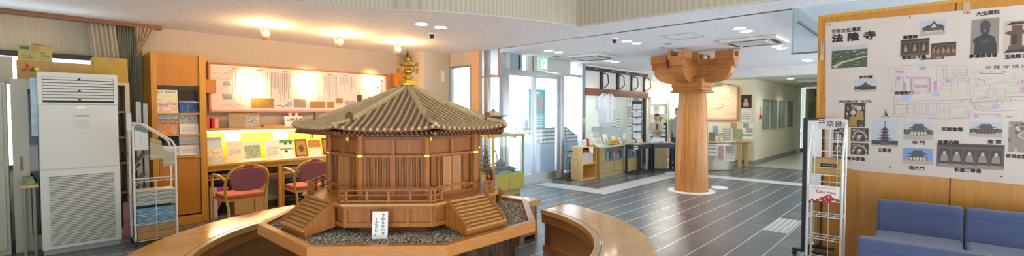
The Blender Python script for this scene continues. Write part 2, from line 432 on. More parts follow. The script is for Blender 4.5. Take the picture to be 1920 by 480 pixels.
# glass front with sliding doors (plane Y = 5.95)
g = glass('window_glass')
mb = MB().box(5.72, 5.80, YD-.05, YD+.05, 0, CEIL).box(6.12, 6.22, YD-.05, YD+.05, 0, CEIL)
mb.box(5.80, 6.12, YD-.03, YD+.03, 2.1, 2.15).box(5.8, 6.12, YD-.04, YD+.04, 0, .1)
w = struct('window_3', mb, steel); MB().box(5.8, 6.12, YD-.004, YD+.004, .1, 2.1).box(5.8, 6.12, YD-.004, YD+.004, 2.15, CEIL).build('pane', g, w)
mb = MB().box(6.22, 8.02, YD-.05, YD+.05, 2.23, 2.29).box(6.62, 6.67, YD-.04, YD+.04, 2.29, CEIL).box(6.22, 8.02, YD-.05, YD+.05, 0, .055).box(7.0, 7.04, YD-.04, YD+.04, 2.29, CEIL)
struct('trim_3', mb, steel)
struct('wall_transom', MB().box(6.86, 7.0, YD-.03, YD+.03, 2.29, CEIL).box(7.04, 8.3, YD-.03, YD+.03, 2.31, CEIL).box(6.22, 6.34, YD-.03, YD+.03, 2.29, CEIL), mat('transom_panel', '#c3c4c2', .4))
w = struct('window_4', MB().box(6.34, 6.36, YD-.02, YD+.02, 2.29, CEIL).box(6.60, 6.62, YD-.02, YD+.02, 2.29, CEIL), black); MB().box(6.36, 6.6, YD-.004, YD+.004, 2.29, CEIL).build('pane', mat('dim_transom_glass', '#8fa0ac', .1), w)
def leaf(nm, x0, x1, y):
    d = struct(nm, MB().box(x0, x0+.07, y-.025, y+.025, .055, 2.23).box(x1-.07, x1, y-.025, y+.025, .055, 2.23).box(x0, x1, y-.025, y+.025, 2.17, 2.23).box(x0, x1, y-.025, y+.025, .055, .2), steel)
    MB().box(x0+.07, x1-.07, y-.004, y+.004, .2, 2.17).build('pane', g, d)
leaf('door_1', 6.22, 7.1, YD-.02); leaf('door_2', 7.06, 7.94, YD+.04)
mb = MB().box(7.94, 8.04, YD-.05, YD+.05, 0, 2.31).box(8.72, 8.86, YD-.06, YD+.06, 0, CEIL).box(8.04, 8.72, YD-.03, YD+.03, 2.26, 2.31)
mb.box(8.04, 8.72, YD-.06, YD+.06, 0, .12)
w = struct('window_5', mb, steel); MB().box(8.04, 8.72, YD-.004, YD+.004, .12, 2.26).build('pane', g, w)
# shop window: dark framed transom lights over a brown rail
dk = mat('dark_brown_frame', '#3a2a26', .45)
mb = MB().box(8.86, 12.0, YD-.06, YD+.04, 2.45, 2.53)
for x in (9.6, 10.38, 11.12, 11.86): mb.box(x-.045, x+.045, YD-.05, YD+.04, 2.0, 2.46)
mb.box(11.82, 11.92, YD-.05, YD+.04, 0, 2.0)
w = struct('window_6', mb, dk)
MB().box(8.86, 12.0, YD-.08, YD+.04, 1.86, 2.03).build('rail', W['brown'], w)
MB().box(8.86, 11.82, YD-.004, YD+.004, 2.03, 2.45).build('pane', glass('frosted_pane', '#eceae6', alpha=.85), w, label='frosted upper pane')
MB().box(8.86, 11.82, YD-.004, YD+.004, 0, 1.86).build('pane', glass('shop_pane', '#dfe7ea', alpha=.35), w, label='clear lower pane')
for x in (9.6, 10.38, 11.12, 11.86):
    MB().tube([(x+.03,YD-.06,2.42),(x+.10,YD-.14,2.38),(x+.12,YD-.15,2.16),(x+.06,YD-.06,2.06)], .014, 6).build('stay', black, w)
    MB().box(x-.42, x-.28, YD-.09, YD-.06, 2.48, 2.5).build('handle', steel, w)
struct('wall_shop_top', MB().box(8.86, 12.4, YD-.03, YD+.05, 2.53, CEIL).box(11.92, 12.05, YD-.03, YD+.05, 0, 2.53), mat('shop_white', '#d9dde0', .6))
struct('wall_shop_end', MB().box(12.0, 12.4, YD+.3, YD+.4, 0, 2.58), mat('cream_wall', '#d9d2b8', .85))
# far wall with an opening behind the shop staff
cw = mat('cream_wall', '#d9d2b8', .85)
mb = MB().box(13.7, 13.85, 3.58, 6.05, 0, 2.4).box(13.7, 13.85, 6.72, 8.6, 0, 2.4).box(13.7, 13.85, 6.05, 6.72, 1.95, 2.4)
struct('wall_back', mb, cw)
d = struct('door_3', MB().box(13.66, 13.86, 6.02, 6.06, 0, 1.97).box(13.66, 13.86, 6.7, 6.74, 0, 1.97).box(13.66, 13.86, 6.02, 6.74, 1.94, 1.98), mat('door_frame_grey', '#8f8d80', .5))
struct('wall_storeroom', MB().box(15.2, 15.3, 5.2, 8.2, 0, 2.4), mat('store_wall', '#c7c4bb', .8))
struct('wall_shop_side', MB().box(12.05, 13.7, 8.5, 8.6, 0, 2.4), cw)
cw2 = mat('corridor_wall', '#d8d5b8', .85, var=.03)
struct('wall_corridor', MB().box(13.85, 19.3, 3.58, 3.7, 0, 2.4).box(20.4, 24.6, 3.58, 3.7, 0, 2.4), cw2)
struct('wall_corridor_end', MB().box(24.5, 24.6, 1.0, 3.58, 0, 2.4), mat('corridor_end', '#d8d08c', .85))
struct('wall_corridor_right', MB().box(13.7, 24.5, .9, 1.0, 0, 2.4), cw2)
struct('trim_4', MB().box(18.9, 19.3, 3.52, 3.58, 0, 2.375), mat('pillar_white', '#dedfd6', .7))
w = struct('window_7', MB().box(19.3, 19.36, 3.56, 3.64, 0, 2.375).box(20.34, 20.4, 3.56, 3.64, 0, 2.375), white); MB().box(19.36, 20.34, 3.59, 3.6, 0, 2.375).build('pane', g, w)
bb = mat('grey_skirting', '#8a8a80', .6)
struct('baseboard_corridor', MB().box(13.69, 18.9, 3.555, 3.58, 0, .13).box(19.4, 24.5, 3.555, 3.58, 0, .13).box(13.67, 13.7, 3.56, 6.02, 0, .13), bb)
struct('baseboard_left', MB().box(1.68, 5.03, YW-.015, YW, 0, .08).box(5.02, 5.04, 6.86, YW, 0, .08), mat('brown_skirting', '#6a4a2c', .5))
# right-hand partition in veneer with a solid edge
mb = MB().box(5.62, 5.69, -1.5, .86, 0, 2.42)
p = struct('wall_partition', mb, W['panel'])
MB().box(5.613, 5.7, .86, .885, 0, 2.45).box(5.613, 5.7, -1.5, .86, 2.42, 2.45).build('edge_strip', W['oak'], p)
MB().box(5.6185, 5.623, -.135, -.127, 0, 2.42).build('joint', mat('joint_dark', '#4a2e14', .7), p)
MB().cyl((5.59,.85,1.99),(5.59,.85,2.2),.008,n=8).build('pull_rod', chrome, p)
MB().cyl((5.59,.835,1.99),(5.59,.835,2.2),.008,n=8).build('pull_rod', chrome, p)
# unseen wall and header added to block light; the rest left open to daylight
struct('wall_light_block', MB().box(-2.3, -2.2, 1.6, YW+.1, 0, CEIL).box(-2.2, 12.4, -2.75, -2.62, 1.9, CEIL), wallA)
# tactile and plain white bands in the floor
tm = mat('tactile_tile', '#a9adae', .4, bump=.5, bscale=60); wb = mat('white_band', '#c9ccca', .3)
def tact(nm, x0, x1, y0, y1, dots):
    mb = MB().box(x0, x1, y0, y1, 0, .003)
    if dots:
        y = y0+.03; 
        while y < y1-.02:
            x = x0+.03
            while x < x1-.02: mb.m(1).lathe([(.013,0),(.009,.004),(0,.005)], (x,y,.003), 6); x += .062
            y += .062
        mb.m(0)
    struct(nm, mb, [tm, mat('tactile_dot', '#6d7173', .5)])
struct('trim_5', MB().box(7.0, 7.42, 4.64, 5.86, 0, .003).box(7.0, 10.45, 4.24, 4.64, 0, .003), tm)
tact('trim_6', 6.2, 7.07, 1.25, 1.51, True)
struct('trim_7', MB().box(10.45, 10.87, 1.0, 4.7, 0, .003), wb)
struct('trim_8', MB().box(13.38, 13.42, 1.0, 3.6, 0, .004), bb)
# smoke barrier: two hanging panes and the slot between them
def barrier(nm, y0, y1):
    t = Thing(nm, {0:'clear hanging glass smoke barrier beside the entrance, coppery edge', 1:'clear hanging glass smoke barrier above the wooden partition with framed left edge'}[y0 < 0], 'smoke barrier', (5.71, (y0+y1)/2, CEIL))
    t.part('pane', MB().box(5.706, 5.714, y0+.02, y1, 2.1, CEIL), glass('barrier_glass', '#eef4f7', alpha=.06), world=True)
    if y0 < 0:
        t.part('edge', MB().box(5.70, 5.72, y1-.02, y1, 2.09, CEIL), mat('blue_steel', '#a9c3cf', .25, .6), world=True)
        t.part('rail', MB().box(5.695, 5.725, y0, y1, 2.085, 2.1), mat('grey_rail', '#6e7072', .4, .5), world=True)
        t.part('side_pane', MB().box(5.72, 8.2, y1-.06, y1-.052, 2.44, CEIL), glass('barrier_glass'), world=True)
        t.part('strut', MB().box(5.72, 8.2, y1-.075, y1-.045, 2.42, 2.44), mat('grey_rail', '#6e7072', .4, .5), world=True)
    else:
        t.part('edge', MB().box(5.70, 5.72, y0, y0+.02, 2.09, CEIL).box(5.70, 5.72, y0, y1, 2.085, 2.1), mat('copper_edge', '#c08a78', .3, .6), world=True)
barrier('smoke_barrier', 5.6, 6.03); barrier('smoke_barrier', -2.0, 1.14)
struct('trim_9', MB().box(5.695, 5.725, 1.14, 5.6, CEIL-.008, CEIL), mat('slot_grey', '#7d7a78', .3, .7))
hx = MB()
for a,b,c,d in ((6.42,6.9,2.5,2.506),(6.42,6.9,2.964,2.97),(6.42,6.426,2.5,2.97),(6.894,6.9,2.5,2.97)): hx.box(a,b,c,d,CEIL-.004,CEIL)
struct('trim_10', hx, mat('hatch_line', '#8c8c8c', .5))

# ------------------------------------------------------------------ outside the glass
og = mat('paving_outside', '#eef0f2', .8)
struct('ground', MB().box(-12, 50, YW+.16, 60, -.12, -.02).box(5.77, 12, YD+.06, YW+.16, -.12, -.02).box(-14, 30, -16, -2.62, -.12, -.02).box(-14, -2.22, -2.62, YW+.16, -.12, -.02), og)  # unseen part behind the camera added, near-white, to bounce light up to the ceiling
struct('ceiling_canopy', MB().box(5.78, 12.0, YD+.06, 8.4, 2.75, 2.85), mat('canopy_white', '#dfe5ea', .7))
# ------------------------------------------------------------------ lamps of the place, and added fill lights
def lamp(kind, name, loc, energy, color, **k):
    l = bpy.data.lights.new(name, kind); l.energy = energy; l.color = color
    for a, v in k.items():
        if a not in ('aim',): setattr(l, a, v)
    o = bpy.data.objects.new(name, l); COL.objects.link(o); o.location = loc
    if 'aim' in k:
        o.rotation_euler = (Vector(k['aim'])-Vector(loc)).to_track_quat('-Z','Y').to_euler()
    return o
lamp('SUN', 'sun', (0,-20,30), 14, (.96,.98,1), angle=rad(2), aim=(0,-8.5,0))
trimw = mat('downlight_trim', '#e4e4e0', .5); lit = mat('downlight_lit', '#fff6e6', .5, emit=14)
def downlight(x, y, z, label, e=30, r=.075):
    t = Thing('downlight', label, 'ceiling light', (x,y,z))
    t.part('trim_ring', MB().lathe([(r+.02,-.006),(r+.02,0),(r,0),(r,-.006)], n=24, caps=False), trimw)
    t.part('diffuser', MB().lathe([(0,-.004),(r,-.004),(r,-.002)], n=24), lit)
    lamp('SPOT', 'downlight_lamp', (x,y,z-.02), e, (1,.97,.93), spot_size=rad(140), spot_blend=.6, shadow_soft_size=.07, aim=(x,y,0))
PR = [((3.48,4.79),(3.78,4.79),'nearest pair, above the pavilion roof'), ((6.5,5.12),(6.8,5.12),'pair nearest the exit sign'), ((6.5,3.56),(6.82,3.56),'pair between ceiling slot and column'),
      ((8.67,5.18),(8.96,5.18),'pair beside the shop transoms'), ((6.54,1.91),(6.82,1.91),'pair left of the right-hand hanging glass'), ((8.72,1.95),(9.03,1.95),'pair behind the right-hand cassette unit'), ((11.35,1.99),(11.65,1.99),'pair nearest the soffit on the right')]
for (a,b,s) in PR:
    downlight(*a, CEIL, 'round ceiling downlight, left of the '+s); downlight(*b, CEIL, 'round ceiling downlight, right of the '+s)
downlight(14.17, 2.84, 2.375, 'lit downlight in the lowered corridor ceiling, nearer the camera'); downlight(16.38, 2.88, 2.375, 'lit downlight in the lowered corridor ceiling, farther down'); downlight(13.3, 6.3, 2.375, 'lit downlight above the staff doorway', e=60)
lamp('POINT', 'storeroom_fill', (14.5,6.9,2.2), 22, (1,.96,.9), shadow_soft_size=.15)  # bare fill light added to brighten the storeroom, no fixture
lamp('POINT', 'shop_fill', (12.6,5.6,2.3), 45, (1,.93,.82), shadow_soft_size=.12)  # mid-air fill light added to brighten the shop and its staff
# more of the same lamps over the part of the hall behind the camera
def cassette(x, y, label, z=CEIL, s=.8, rz=0):
    t = Thing('ceiling_air_conditioner', label, 'air conditioner', (x,y,z), rz)
    h = s/2
    t.part('panel', MB().extr([(-h,-h,-.045),(h,-h,-.045),(h,h,-.045),(-h,h,-.045)], (0,0,.045)), white, bevel=.02)
    t.part('grille', MB().box(-h*.5,h*.5,-h*.5,h*.5,-.052,-.045), mat('grille_white', '#d3d5d4', .6))
    for k in range(4):
        M = Matrix.Rotation(k*PI/2, 4, 'Z')
        t.part('vane', MB().box(-h*.62,h*.62,-h*.84,-h*.68,-.049,-.045, M), mat('vane_grey', '#55585a', .6))
    return t
cassette(7.74, 5.02, 'square ceiling air conditioner near the shop transom windows', rz=.03)
cassette(7.78, 2.06, 'square ceiling air conditioner right of the timber column')
cassette(15.5, 2.4, 'square ceiling air conditioner in the corridor', z=2.375, s=.9)
def small_round(name, x, y, label, cat, z=CEIL, r=.05, h=.03, m=white, m2=dark):
    t = Thing(name, label, cat, (x,y,z))
    t.part('base', MB().lathe([(0,-h*.4),(r,-h*.4),(r*1.05,0)], n=20), m)
    t.part('sensor', MB().lathe([(0,-h*1.5),(r*.5,-h*1.4),(r*.7,-h*.4)], n=16), m2)
small_round('smoke_detector', 3.97, 5.23, 'white domed smoke detector left of the octagonal ceiling rim', 'smoke detector', h=.05)
small_round('smoke_detector', 6.13, 3.56, 'white domed smoke detector beside the ceiling slot', 'smoke detector', h=.05)
def flatdisc(x, y, label, r=.06):
    single('ceiling_cover', label, 'ceiling cover', MB().lathe([(0,-.008),(r,-.008),(r*1.05,0)], (x,y,CEIL), 20), mat('cover_grey', '#9a9a98', .6), (x,y,CEIL))
flatdisc(*(lambda q: (q[0], q[1]))((7.55,3.45)), 'small dark round ceiling cover just left of the bracket capital')
flatdisc(7.2, 3.2, 'small grey round ceiling cover above the capital'); flatdisc(8.6, 2.6, 'pale oval ceiling cover right of the capital', .1); flatdisc(7.3, 5.55, 'dark round ceiling cover beside the exit sign', .07)
# ------------------------------------------------------------------ spotlights that wash the information board
tm_ = mat('spot_copper', '#c99b86', .3, .3)
def track(x, y, ax, az, label):
    t = Thing('spotlight', label, 'spotlight', (x,y,CEIL))
    t.part('ceiling_plate', MB().box(-.09,.09,-.02,.02,-.012,0), white, bevel=.004)
    t.part('yoke', MB().tube([(-.055,0,-.012),(-.055,0,-.12)], .006, 6).tube([(.055,0,-.012),(.055,0,-.12)], .006, 6), chrome)
    d = (Vector((ax,7.5,az))-Vector((x,y,CEIL-.12))).normalized(); c = Vector((0,0,-.12))
    t.part('housing', MB().tube([c-d*.075, c-d*.06, c-d*.02, c+d*.05], [.02,.04,.052,.055], 16), tm_, smooth=True)
    t.part('bulb', MB().tube([c+d*.05, c+d*.056], [.045,.045], 16), mat('spot_lit', '#ffe0b8', .5, emit=16))
    p = Vector((x,y,CEIL))+c+d*.075
    lamp('SPOT', 'spot_lamp', p, 300, (1,.66,.3), spot_size=rad(27), spot_blend=1, shadow_soft_size=.05, aim=(ax,7.55,az))
    lamp('POINT', 'spot_spill', Vector((x,y,CEIL-.1))-d*.12+Vector((0,0,-.03)), 34, (1,.55,.2), shadow_soft_size=.06)
track(2.17, 6.37, 2.35, 1.87, 'copper ceiling spotlight on two prongs, leftmost of three over the long board')
track(3.14, 6.33, 3.20, 1.95, 'copper ceiling spotlight on two prongs, middle one over the long board')
track(4.14, 6.36, 4.36, 2.0, 'copper ceiling spotlight on two prongs, rightmost one beside the golden finial')
# curtain rail
single('curtain_rail', 'long brown wooden curtain rail along the ceiling edge', 'curtain rail', MB().box(-1.5, 1.26, 7.38, 7.46, CEIL-.05, CEIL-.002), wood('rail_brown', '#7a4a2c', '#8d5a38', (1,30,30), .5), (0,7.42,CEIL-.05))
# exit sign
t = Thing('exit_sign', 'green lit exit sign with running figure over the glass doors', 'exit sign', (7.17, YD-.1, 2.29))
t.part('housing', MB().box(-.17,.17,-.05,.05,0,.29), white, bevel=.005)
S = Sheet(frame((-.07,-.0505,.03), (1,0,0), (0,0,1)), .004)
S.rect(0,0,.21,.235,0); S.rect(.02,.02,.19,.215,1,1)
S.disc(.12,.18,.016,0,3); S.poly([(.095,.16),(.13,.165),(.115,.105),(.08,.11)],0,3); S.line([(.085,.115),(.06,.08),(.035,.075)],.014,0,3); S.line([(.11,.11),(.125,.075),(.115,.04)],.014,0,3); S.line([(.13,.16),(.155,.135),(.16,.15)],.01,0,3); S.line([(.1,.155),(.075,.145),(.06,.125)],.01,0,3)
t.part('sign_face', S, [mat('exit_green', '#18b868', .5, emit=1.6), mat('exit_white', '#eafff0', .5, emit=1.5)])
# ================================================================== ring bench, tray and pavilion
CX, CY = 2.16, 3.17
def bench(a0, a1, label):
    t = Thing('curved_bench', label, 'bench', (CX+1.75*math.cos(rad((a0+a1)/2)), CY+1.75*math.sin(rad((a0+a1)/2)), 0), 0, 'sections of the ring bench')
    c = (CX, CY); n = int((a1-a0)/1.6)
    t.part('seat_top', MB().arc(1.575, 1.96, .385, .44, a0, a1, c, n), m_bench() if 'b' not in MATS else MATS['b'], world=True, bevel=.006, smooth=False)
    t.part('inner_lip', MB().arc(1.515, 1.565, .39, .44, a0, a1, c, n), wood('lip_wood', '#b98a4c', '#c99d5e', (20,20,20), .3, .4), world=True, bevel=.003)
    t.part('inlay_strip', MB().arc(1.565, 1.575, .39, .4395, a0, a1, c, n), mat('inlay_grey', '#6e7478', .4), world=True)
    t.part('apron', MB().arc(1.53, 1.56, .30, .39, a0, a1, c, n), wood('apron_wood', '#8f5c26', '#a36c30', (6,6,24), .35, .3), world=True)
    t.part('apron_back', MB().arc(1.585, 1.61, 0.05, .30, a0+.3, a1-.3, c, n).arc(1.86, 1.88, .05, .385, a0+.3, a1-.3, c, n), wood('bench_panel', '#8c5e2c', '#9d6d38', (16,16,3), .35, .3), world=True)
    t.part('plinth', MB().arc(1.54, 1.64, 0, .06, a0+.3, a1-.3, c, n).arc(1.84, 1.9, 0, .06, a0+.3, a1-.3, c, n), wood('plinth_wood', '#8a5222', '#9b602a', (6,6,24), .35, .3), world=True)
    for q in (a0+.5, a1-1.3): MB().arc(1.56, 1.90, .05, .384, q, q+.8, c, 2).build('end_panel', MATS['bench_panel'], t.o, inv=t.inv)
MATS['b'] = m_bench()
bench(-106, -7, 'varnished curved wooden bench arc on the right of the pavilion, with reflections of windows')
bench(5, 86, 'short curved bench arc behind the pavilion, its white-lit end showing by the display case')
bench(95, 212, 'varnished yellow curved bench arc sweeping from the left foreground to the chairs')

# tree-trunk stump
def stump():
    mb = MB(); n = 64; vs = []
    zs = [0, .12, .3, .45, .57]
    random.seed(3)
    fl = [1+.05*math.sin(k*2.1)+.04*math.sin(k*5.3+1)+random.uniform(-.025,.025) for k in range(n)]
    for j, z in enumerate(zs):
        for k in range(n):
            r = (.86-.06*j/4)*fl[k]*(1+.03*math.sin(j*1.7+k*.6)); vs.append((r*math.cos(2*PI*k/n), r*math.sin(2*PI*k/n), z))
    fs = [(j*n+k, j*n+(k+1)%n, (j+1)*n+(k+1)%n, (j+1)*n+k) for j in range(len(zs)-1) for k in range(n)]
    fs.append(tuple((len(zs)-1)*n+k for k in range(n)))
    mb.add([(CX+a, CY+b, c) for a,b,c in vs], fs)
    return mb
single('tree_stump', 'dark weathered tree-trunk base carrying the octagonal gravel tray', 'stump', stump(), wood('bark', '#2c2018', '#7a5a38', (14,14,.9), .85, 0, 6), (CX,CY,0), smooth=True)

def octo(r, z0, z1, mb=None, c=(0,0)):
    return (mb or MB()).extr([(c[0]+r*math.cos(rad(22.5+45*k)), c[1]+r*math.sin(rad(22.5+45*k)), z0) for k in range(8)], (0,0,z1-z0))
TR = 1.10
t = Thing('octagonal_tray', 'octagonal wooden tray with mitred rim on the stump, holding the gravel bed', 'tray', (CX,CY,.57))
fl = octo(TR-.02, .0, .02); t.part('tray_floor', fl, W['hinoki'])
rimw = wood('rim_wood', '#bd7836', '#cf8b46', (8,8,30), .4, .2)
for k in range(8):
    a, b = rad(22.5+45*k), rad(67.5+45*k)
    p = [(r*math.cos(q), r*math.sin(q)) for r, q in ((TR,a),(TR,b),(TR-.055,b),(TR-.055,a))]
    t.part('rim_board', MB().extr([(x,y,-.005) for x,y in p], (0,0,.078)), rimw, bevel=.003)
# gravel: one bed of stones
def gravel():
    random.seed(5); mb = MB(); octo(TR-.056, .0, .022, mb)
    ap = (TR-.07)*math.cos(rad(22.5)); k = 0
    while k < 26000:
        x, y = random.uniform(-TR,TR), random.uniform(-TR,TR)
        if max(abs(x),abs(y),(abs(x)+abs(y))/math.sqrt(2)) > ap: continue
        if max(abs(x),abs(y),(abs(x)+abs(y))/math.sqrt(2)) < .60: k += 1; continue
        k += 1
        h = .028+.006*math.sin(x*9)*math.sin(y*8); r = random.uniform(.007,.0135)
        mb.cur = random.choice((0,0,1,2,3,4)); q = random.random()*PI; cq, sq = math.cos(q)*r, math.sin(q)*r; hz = r*random.uniform(.5,.8); e = random.uniform(.55,.9)
        vs = [(x+cq,y+sq,h),(x-sq*e,y+cq*e,h+r*.1),(x-cq,y-sq,h),(x+sq*e,y-cq*e,h-r*.1),(x+r*.2,y,h+hz),(x,y,h-hz)]
        mb.add(vs, [(0,1,4),(1,2,4),(2,3,4),(3,0,4),(1,0,5),(2,1,5),(3,2,5),(0,3,5)])
    return mb
g_ = gravel(); g_.v = [v+Vector((CX,CY,.59)) for v in g_.v]
o = single('gravel', 'bed of small mixed grey and tan pebbles filling the octagonal tray', 'gravel', g_, [mat('pebble_grey','#9a8e7e',.8), mat('pebble_tan','#b7a68c',.8), mat('pebble_dark','#6a6056',.8), mat('pebble_pale','#d8cdb8',.75), mat('pebble_brown','#8c765c',.8)], (CX,CY,.59)); o['kind'] = 'stuff'

# ---------------- the pavilion
PZ = .625
P_ = Thing('pavilion_model', 'wooden scale model of an octagonal temple pavilion with ribbed roof and golden finial', 'architectural model', (CX,CY,PZ))
def pp(name, mb, m, par=None, **k):
    mb.v = [v-Vector((0,0,PZ)) for v in mb.v]; return mb.build(name, m, par or P_.o, **k)
hk, hl, hd = W['hinoki'], W['hinoki_l'], W['hinoki_d']; brass = mat('gilt_brass', '#d7a93c', .28, .9); iron = mat('fitting_grey', '#8a8578', .4, .6)
def fM(k, ap, z=0):
    """face frame k (normal at 45k deg): local x along the face, local y outward, z up"""
    a = rad(45*k); return Matrix(((-math.sin(a), math.cos(a), 0, math.cos(a)*ap),(math.cos(a), math.sin(a), 0, math.sin(a)*ap),(0,0,1,z),(0,0,0,1)))
C8 = math.cos(rad(22.5)); T8 = math.tan(rad(22.5))
RP = .79; AP = RP*C8; RW = .605; AW = RW*C8
zp = .845
# platform
pl = MB(); octo(RP-.03, .69, zp-.018, pl); plat = pp('platform', pl, hk)
pp('platform_core', octo(.62, .6, .70), hd)
for k in range(8):
    M = fM(k, AP-.012); L = 2*(AP-.012)*T8
    mb = MB().box(-L/2, L/2, -.012, .004, .683, .712, M).box(-L/2, L/2, -.012, .004, zp-.04, zp-.018, M)
    for x in (-L/2+.012, L/2-.012, -L*.22, L*.22): mb.box(x-.011, x+.011, -.012, .002, .70, zp-.03, M)
    pp('platform_frame', mb, hk, plat)
deck = pp('deck', octo(RP+.012, zp-.018, zp), wood('deck_wood', '#b57a38', '#c9914e', (30,30,30), .4, .1))
# body
body = pp('wall_body', octo(RW-.022, zp, 1.325), wood('panel_wood', '#935218', '#ad6c28', (40,40,2.2), .55))
def band(k, z0, z1, out=.012, m=hk, ap=AW, inn=.02):
    M = fM(k, ap); L = 2*(ap+out)*T8; return MB().box(-L/2, L/2, -inn, out, z0, z1, M)
for k in range(8):
    a = rad(22.5+45*k); x, y = RW*math.cos(a), RW*math.sin(a)
    pp('corner_post', MB().cyl((x,y,zp), (x,y,1.335), .027, n=8), hk)
    for z0, z1, o_, m in ((zp, .872, .016, hk), (.905, .926, .010, hk), (1.137, 1.157, .014, hk), (1.262, 1.282, .006, hd)):
        pp('tie_beam', band(k, z0, z1, o_), m)
    # bracket blocks under the eave
    M = fM(k, AW)
    for x in (-AW*T8, 0, AW*T8*.999):
        if x > 0: continue
        pp('bracket', MB().box(x-.03, x+.03, -.02, .045, 1.290, 1.307, M).box(x-.018, x+.018, -.02, .075, 1.305, 1.322, M), hd)
    pp('mullion', MB().box(-.012, .012, -.02, .006, 1.157, 1.265, M), hk)
    L2 = AW*T8
    if k % 2:      # lattice windows on the diagonal faces
        for s in (-1, 1):
            x0, x1 = (.016, .178) if s > 0 else (-.178, -.016)
            w = pp('lattice_window', MB().box(x0-.007, x0, -.012, .006, .926, 1.137, M).box(x1, x1+.007, -.012, .006, .926, 1.137, M).box(x0, x1, -.014, -.009, .926, 1.137, M), [hd])
            mb = MB()
            for i in range(15):
                x = x0+.005+(x1-x0-.01)*i/14; mb.box(x-.0027, x+.0027, -.008, .002, .926, 1.137, M)
            pp('lattice_bars', mb, hk, w)
        pp('mullion', MB().box(-.014, .014, -.02, .008, .87, 1.14, M), hk)
        for s in (-1, 1): pp('side_panel', MB().box(s*.19, s*.222, -.02, -.004, .926, 1.137, M), hk)
    else:          # plank doors on the cardinal faces
        for s in (-1, 1):
            x0, x1 = (.004, .088) if s > 0 else (-.088, -.004)
            d = pp('door', MB().box(x0, x1, -.012, .004, .872, 1.132, M), wood('door_wood', '#a96c38', '#bf8448', (40,40,2), .5))
            mb = MB()
            for r in range(5):
                for i in range(8):
                    x = x0+.008+(x1-x0-.016)*i/7; z = .895+r*.053; mb.add([M @ Vector(q) for q in ((x-.0022,.0035,z),(x,.0035,z-.0022),(x+.0022,.0035,z),(x,.0035,z+.0022),(x,.007,z))], [(0,1,4),(1,2,4),(2,3,4),(3,0,4)])
            pp('door_studs', mb, iron, d)
            pp('jamb', MB().box(s*.10, s*.112, -.02, .006, .872, 1.137, M), hd)
            pp('jamb', MB().box(s*.118, s*.126, -.02, .003, .872, 1.137, M), hk)
            pp('shutter_post', MB().box(s*.185, s*.195, -.02, .006, .926, 1.137, M), hd)
        for s in (-1, 1): pp('latch_bar', MB().box(s*.15, s*.235, .004, .03, .905, .925, M), hk)
# eaves: two tiers of rafters and the roof
RR = .86; AR = RR*C8; ZE = 1.345; ZT = 1.665
def prof(a):      # height of the roof plane at apothem distance a
    q = 1-min(1, a/AR); return ZE+(ZT-ZE)*(q**1.16)
def lift(s, a):   # corners curve up slightly
    return .022*(abs(s)/(AR*T8))**3*(a/AR)**4
ra = MB()
for k in range(8):
    M = fM(k, 0)
    for i in range(19):
        s = (i-9)/9*(AR*T8-.03)
        for off, zz, ln in ((0, -.018, .03),(-.06, -.034, .03)):
            a1 = AR-.012+off; L_ = min(1, a1/AR)
            if abs(s) < a1*T8: ra.box(s-.0055, s+.0055, a1-.16, a1, ZE+zz-.012, ZE+zz, M)
pp('eave_rafters', ra, hd)
rf = MB(); rib = MB()
NA = 12
for k in range(8):
    M = fM(k, 0)
    # under and upper skin
    for top in (1, 0):
        g0 = []
        for i in range(NA+1):
            a = .045+(AR-.045)*i/NA; row = []
            for j in range(-8, 9):
                s = j/8*a*T8; row.append(M @ Vector((s, a, prof(a)+lift(s,a)-(0 if top else .02+.01*(1-i/NA)))))
            g0.append(row)
        vs = [p for r_ in g0 for p in r_]; n = 17
        fs = [(i*n+j, i*n+j+1, (i+1)*n+j+1, (i+1)*n+j) if not top else (i*n+j+1, i*n+j, (i+1)*n+j, (i+1)*n+j+1) for i in range(NA) for j in range(16)]
        rf.m(0 if top else 2).add(vs, fs)
    # fascia under the tile edge
    for j in range(-8, 8):
        s0, s1 = j/8*AR*T8, (j+1)/8*AR*T8
        rf.m(2).add([M @ Vector(p) for p in ((s0,AR,ZE+lift(s0,AR)),(s1,AR,ZE+lift(s1,AR)),(s1,AR-.004,ZE+lift(s1,AR)-.02),(s0,AR-.004,ZE+lift(s0,AR)-.02))], [(1,0,3,2)])
    # round tile rows
    NR = 15
    for i in range(NR):
        s = (i-(NR-1)/2)/((NR-1)/2)*(AR*T8-.018)
        a0 = max(.06, abs(s)/T8+.012); a1 = AR+.012; pts = []; m_ = 8
        for q in range(m_+1):
            a = a0+(a1-a0)*q/m_; pts.append(M @ Vector((s, a, prof(min(a,AR))-(a-AR)*.3*(a > AR)+lift(s,min(a,AR))+.002)))
        rib.tube(pts, .0105, 8)
    # flat under-tiles: short steps between rows
    for i in range(NR-1):
        s = (i+.5-(NR-1)/2)/((NR-1)/2)*(AR*T8-.018); a = abs(s)/T8+.03
        while a < AR-.005:
            z = prof(a)+lift(s,a); rib.m(1).box(s-.011, s+.011, a-.006, a+.006, z-.003, z+.004, M); rib.m(0); a += .02
roofm = wood('roof_tan', '#b8986a', '#d6b88a', (12,12,12), .6); roofb = mat('roof_brown', '#7b5c44', .75, var=.15, vscale=60)
roof = pp('roof', rf, [roofb, roofm, hd], label='tapering octagonal roof')
pp('tile_rows', rib, [roofm, roofb], roof, smooth=False)
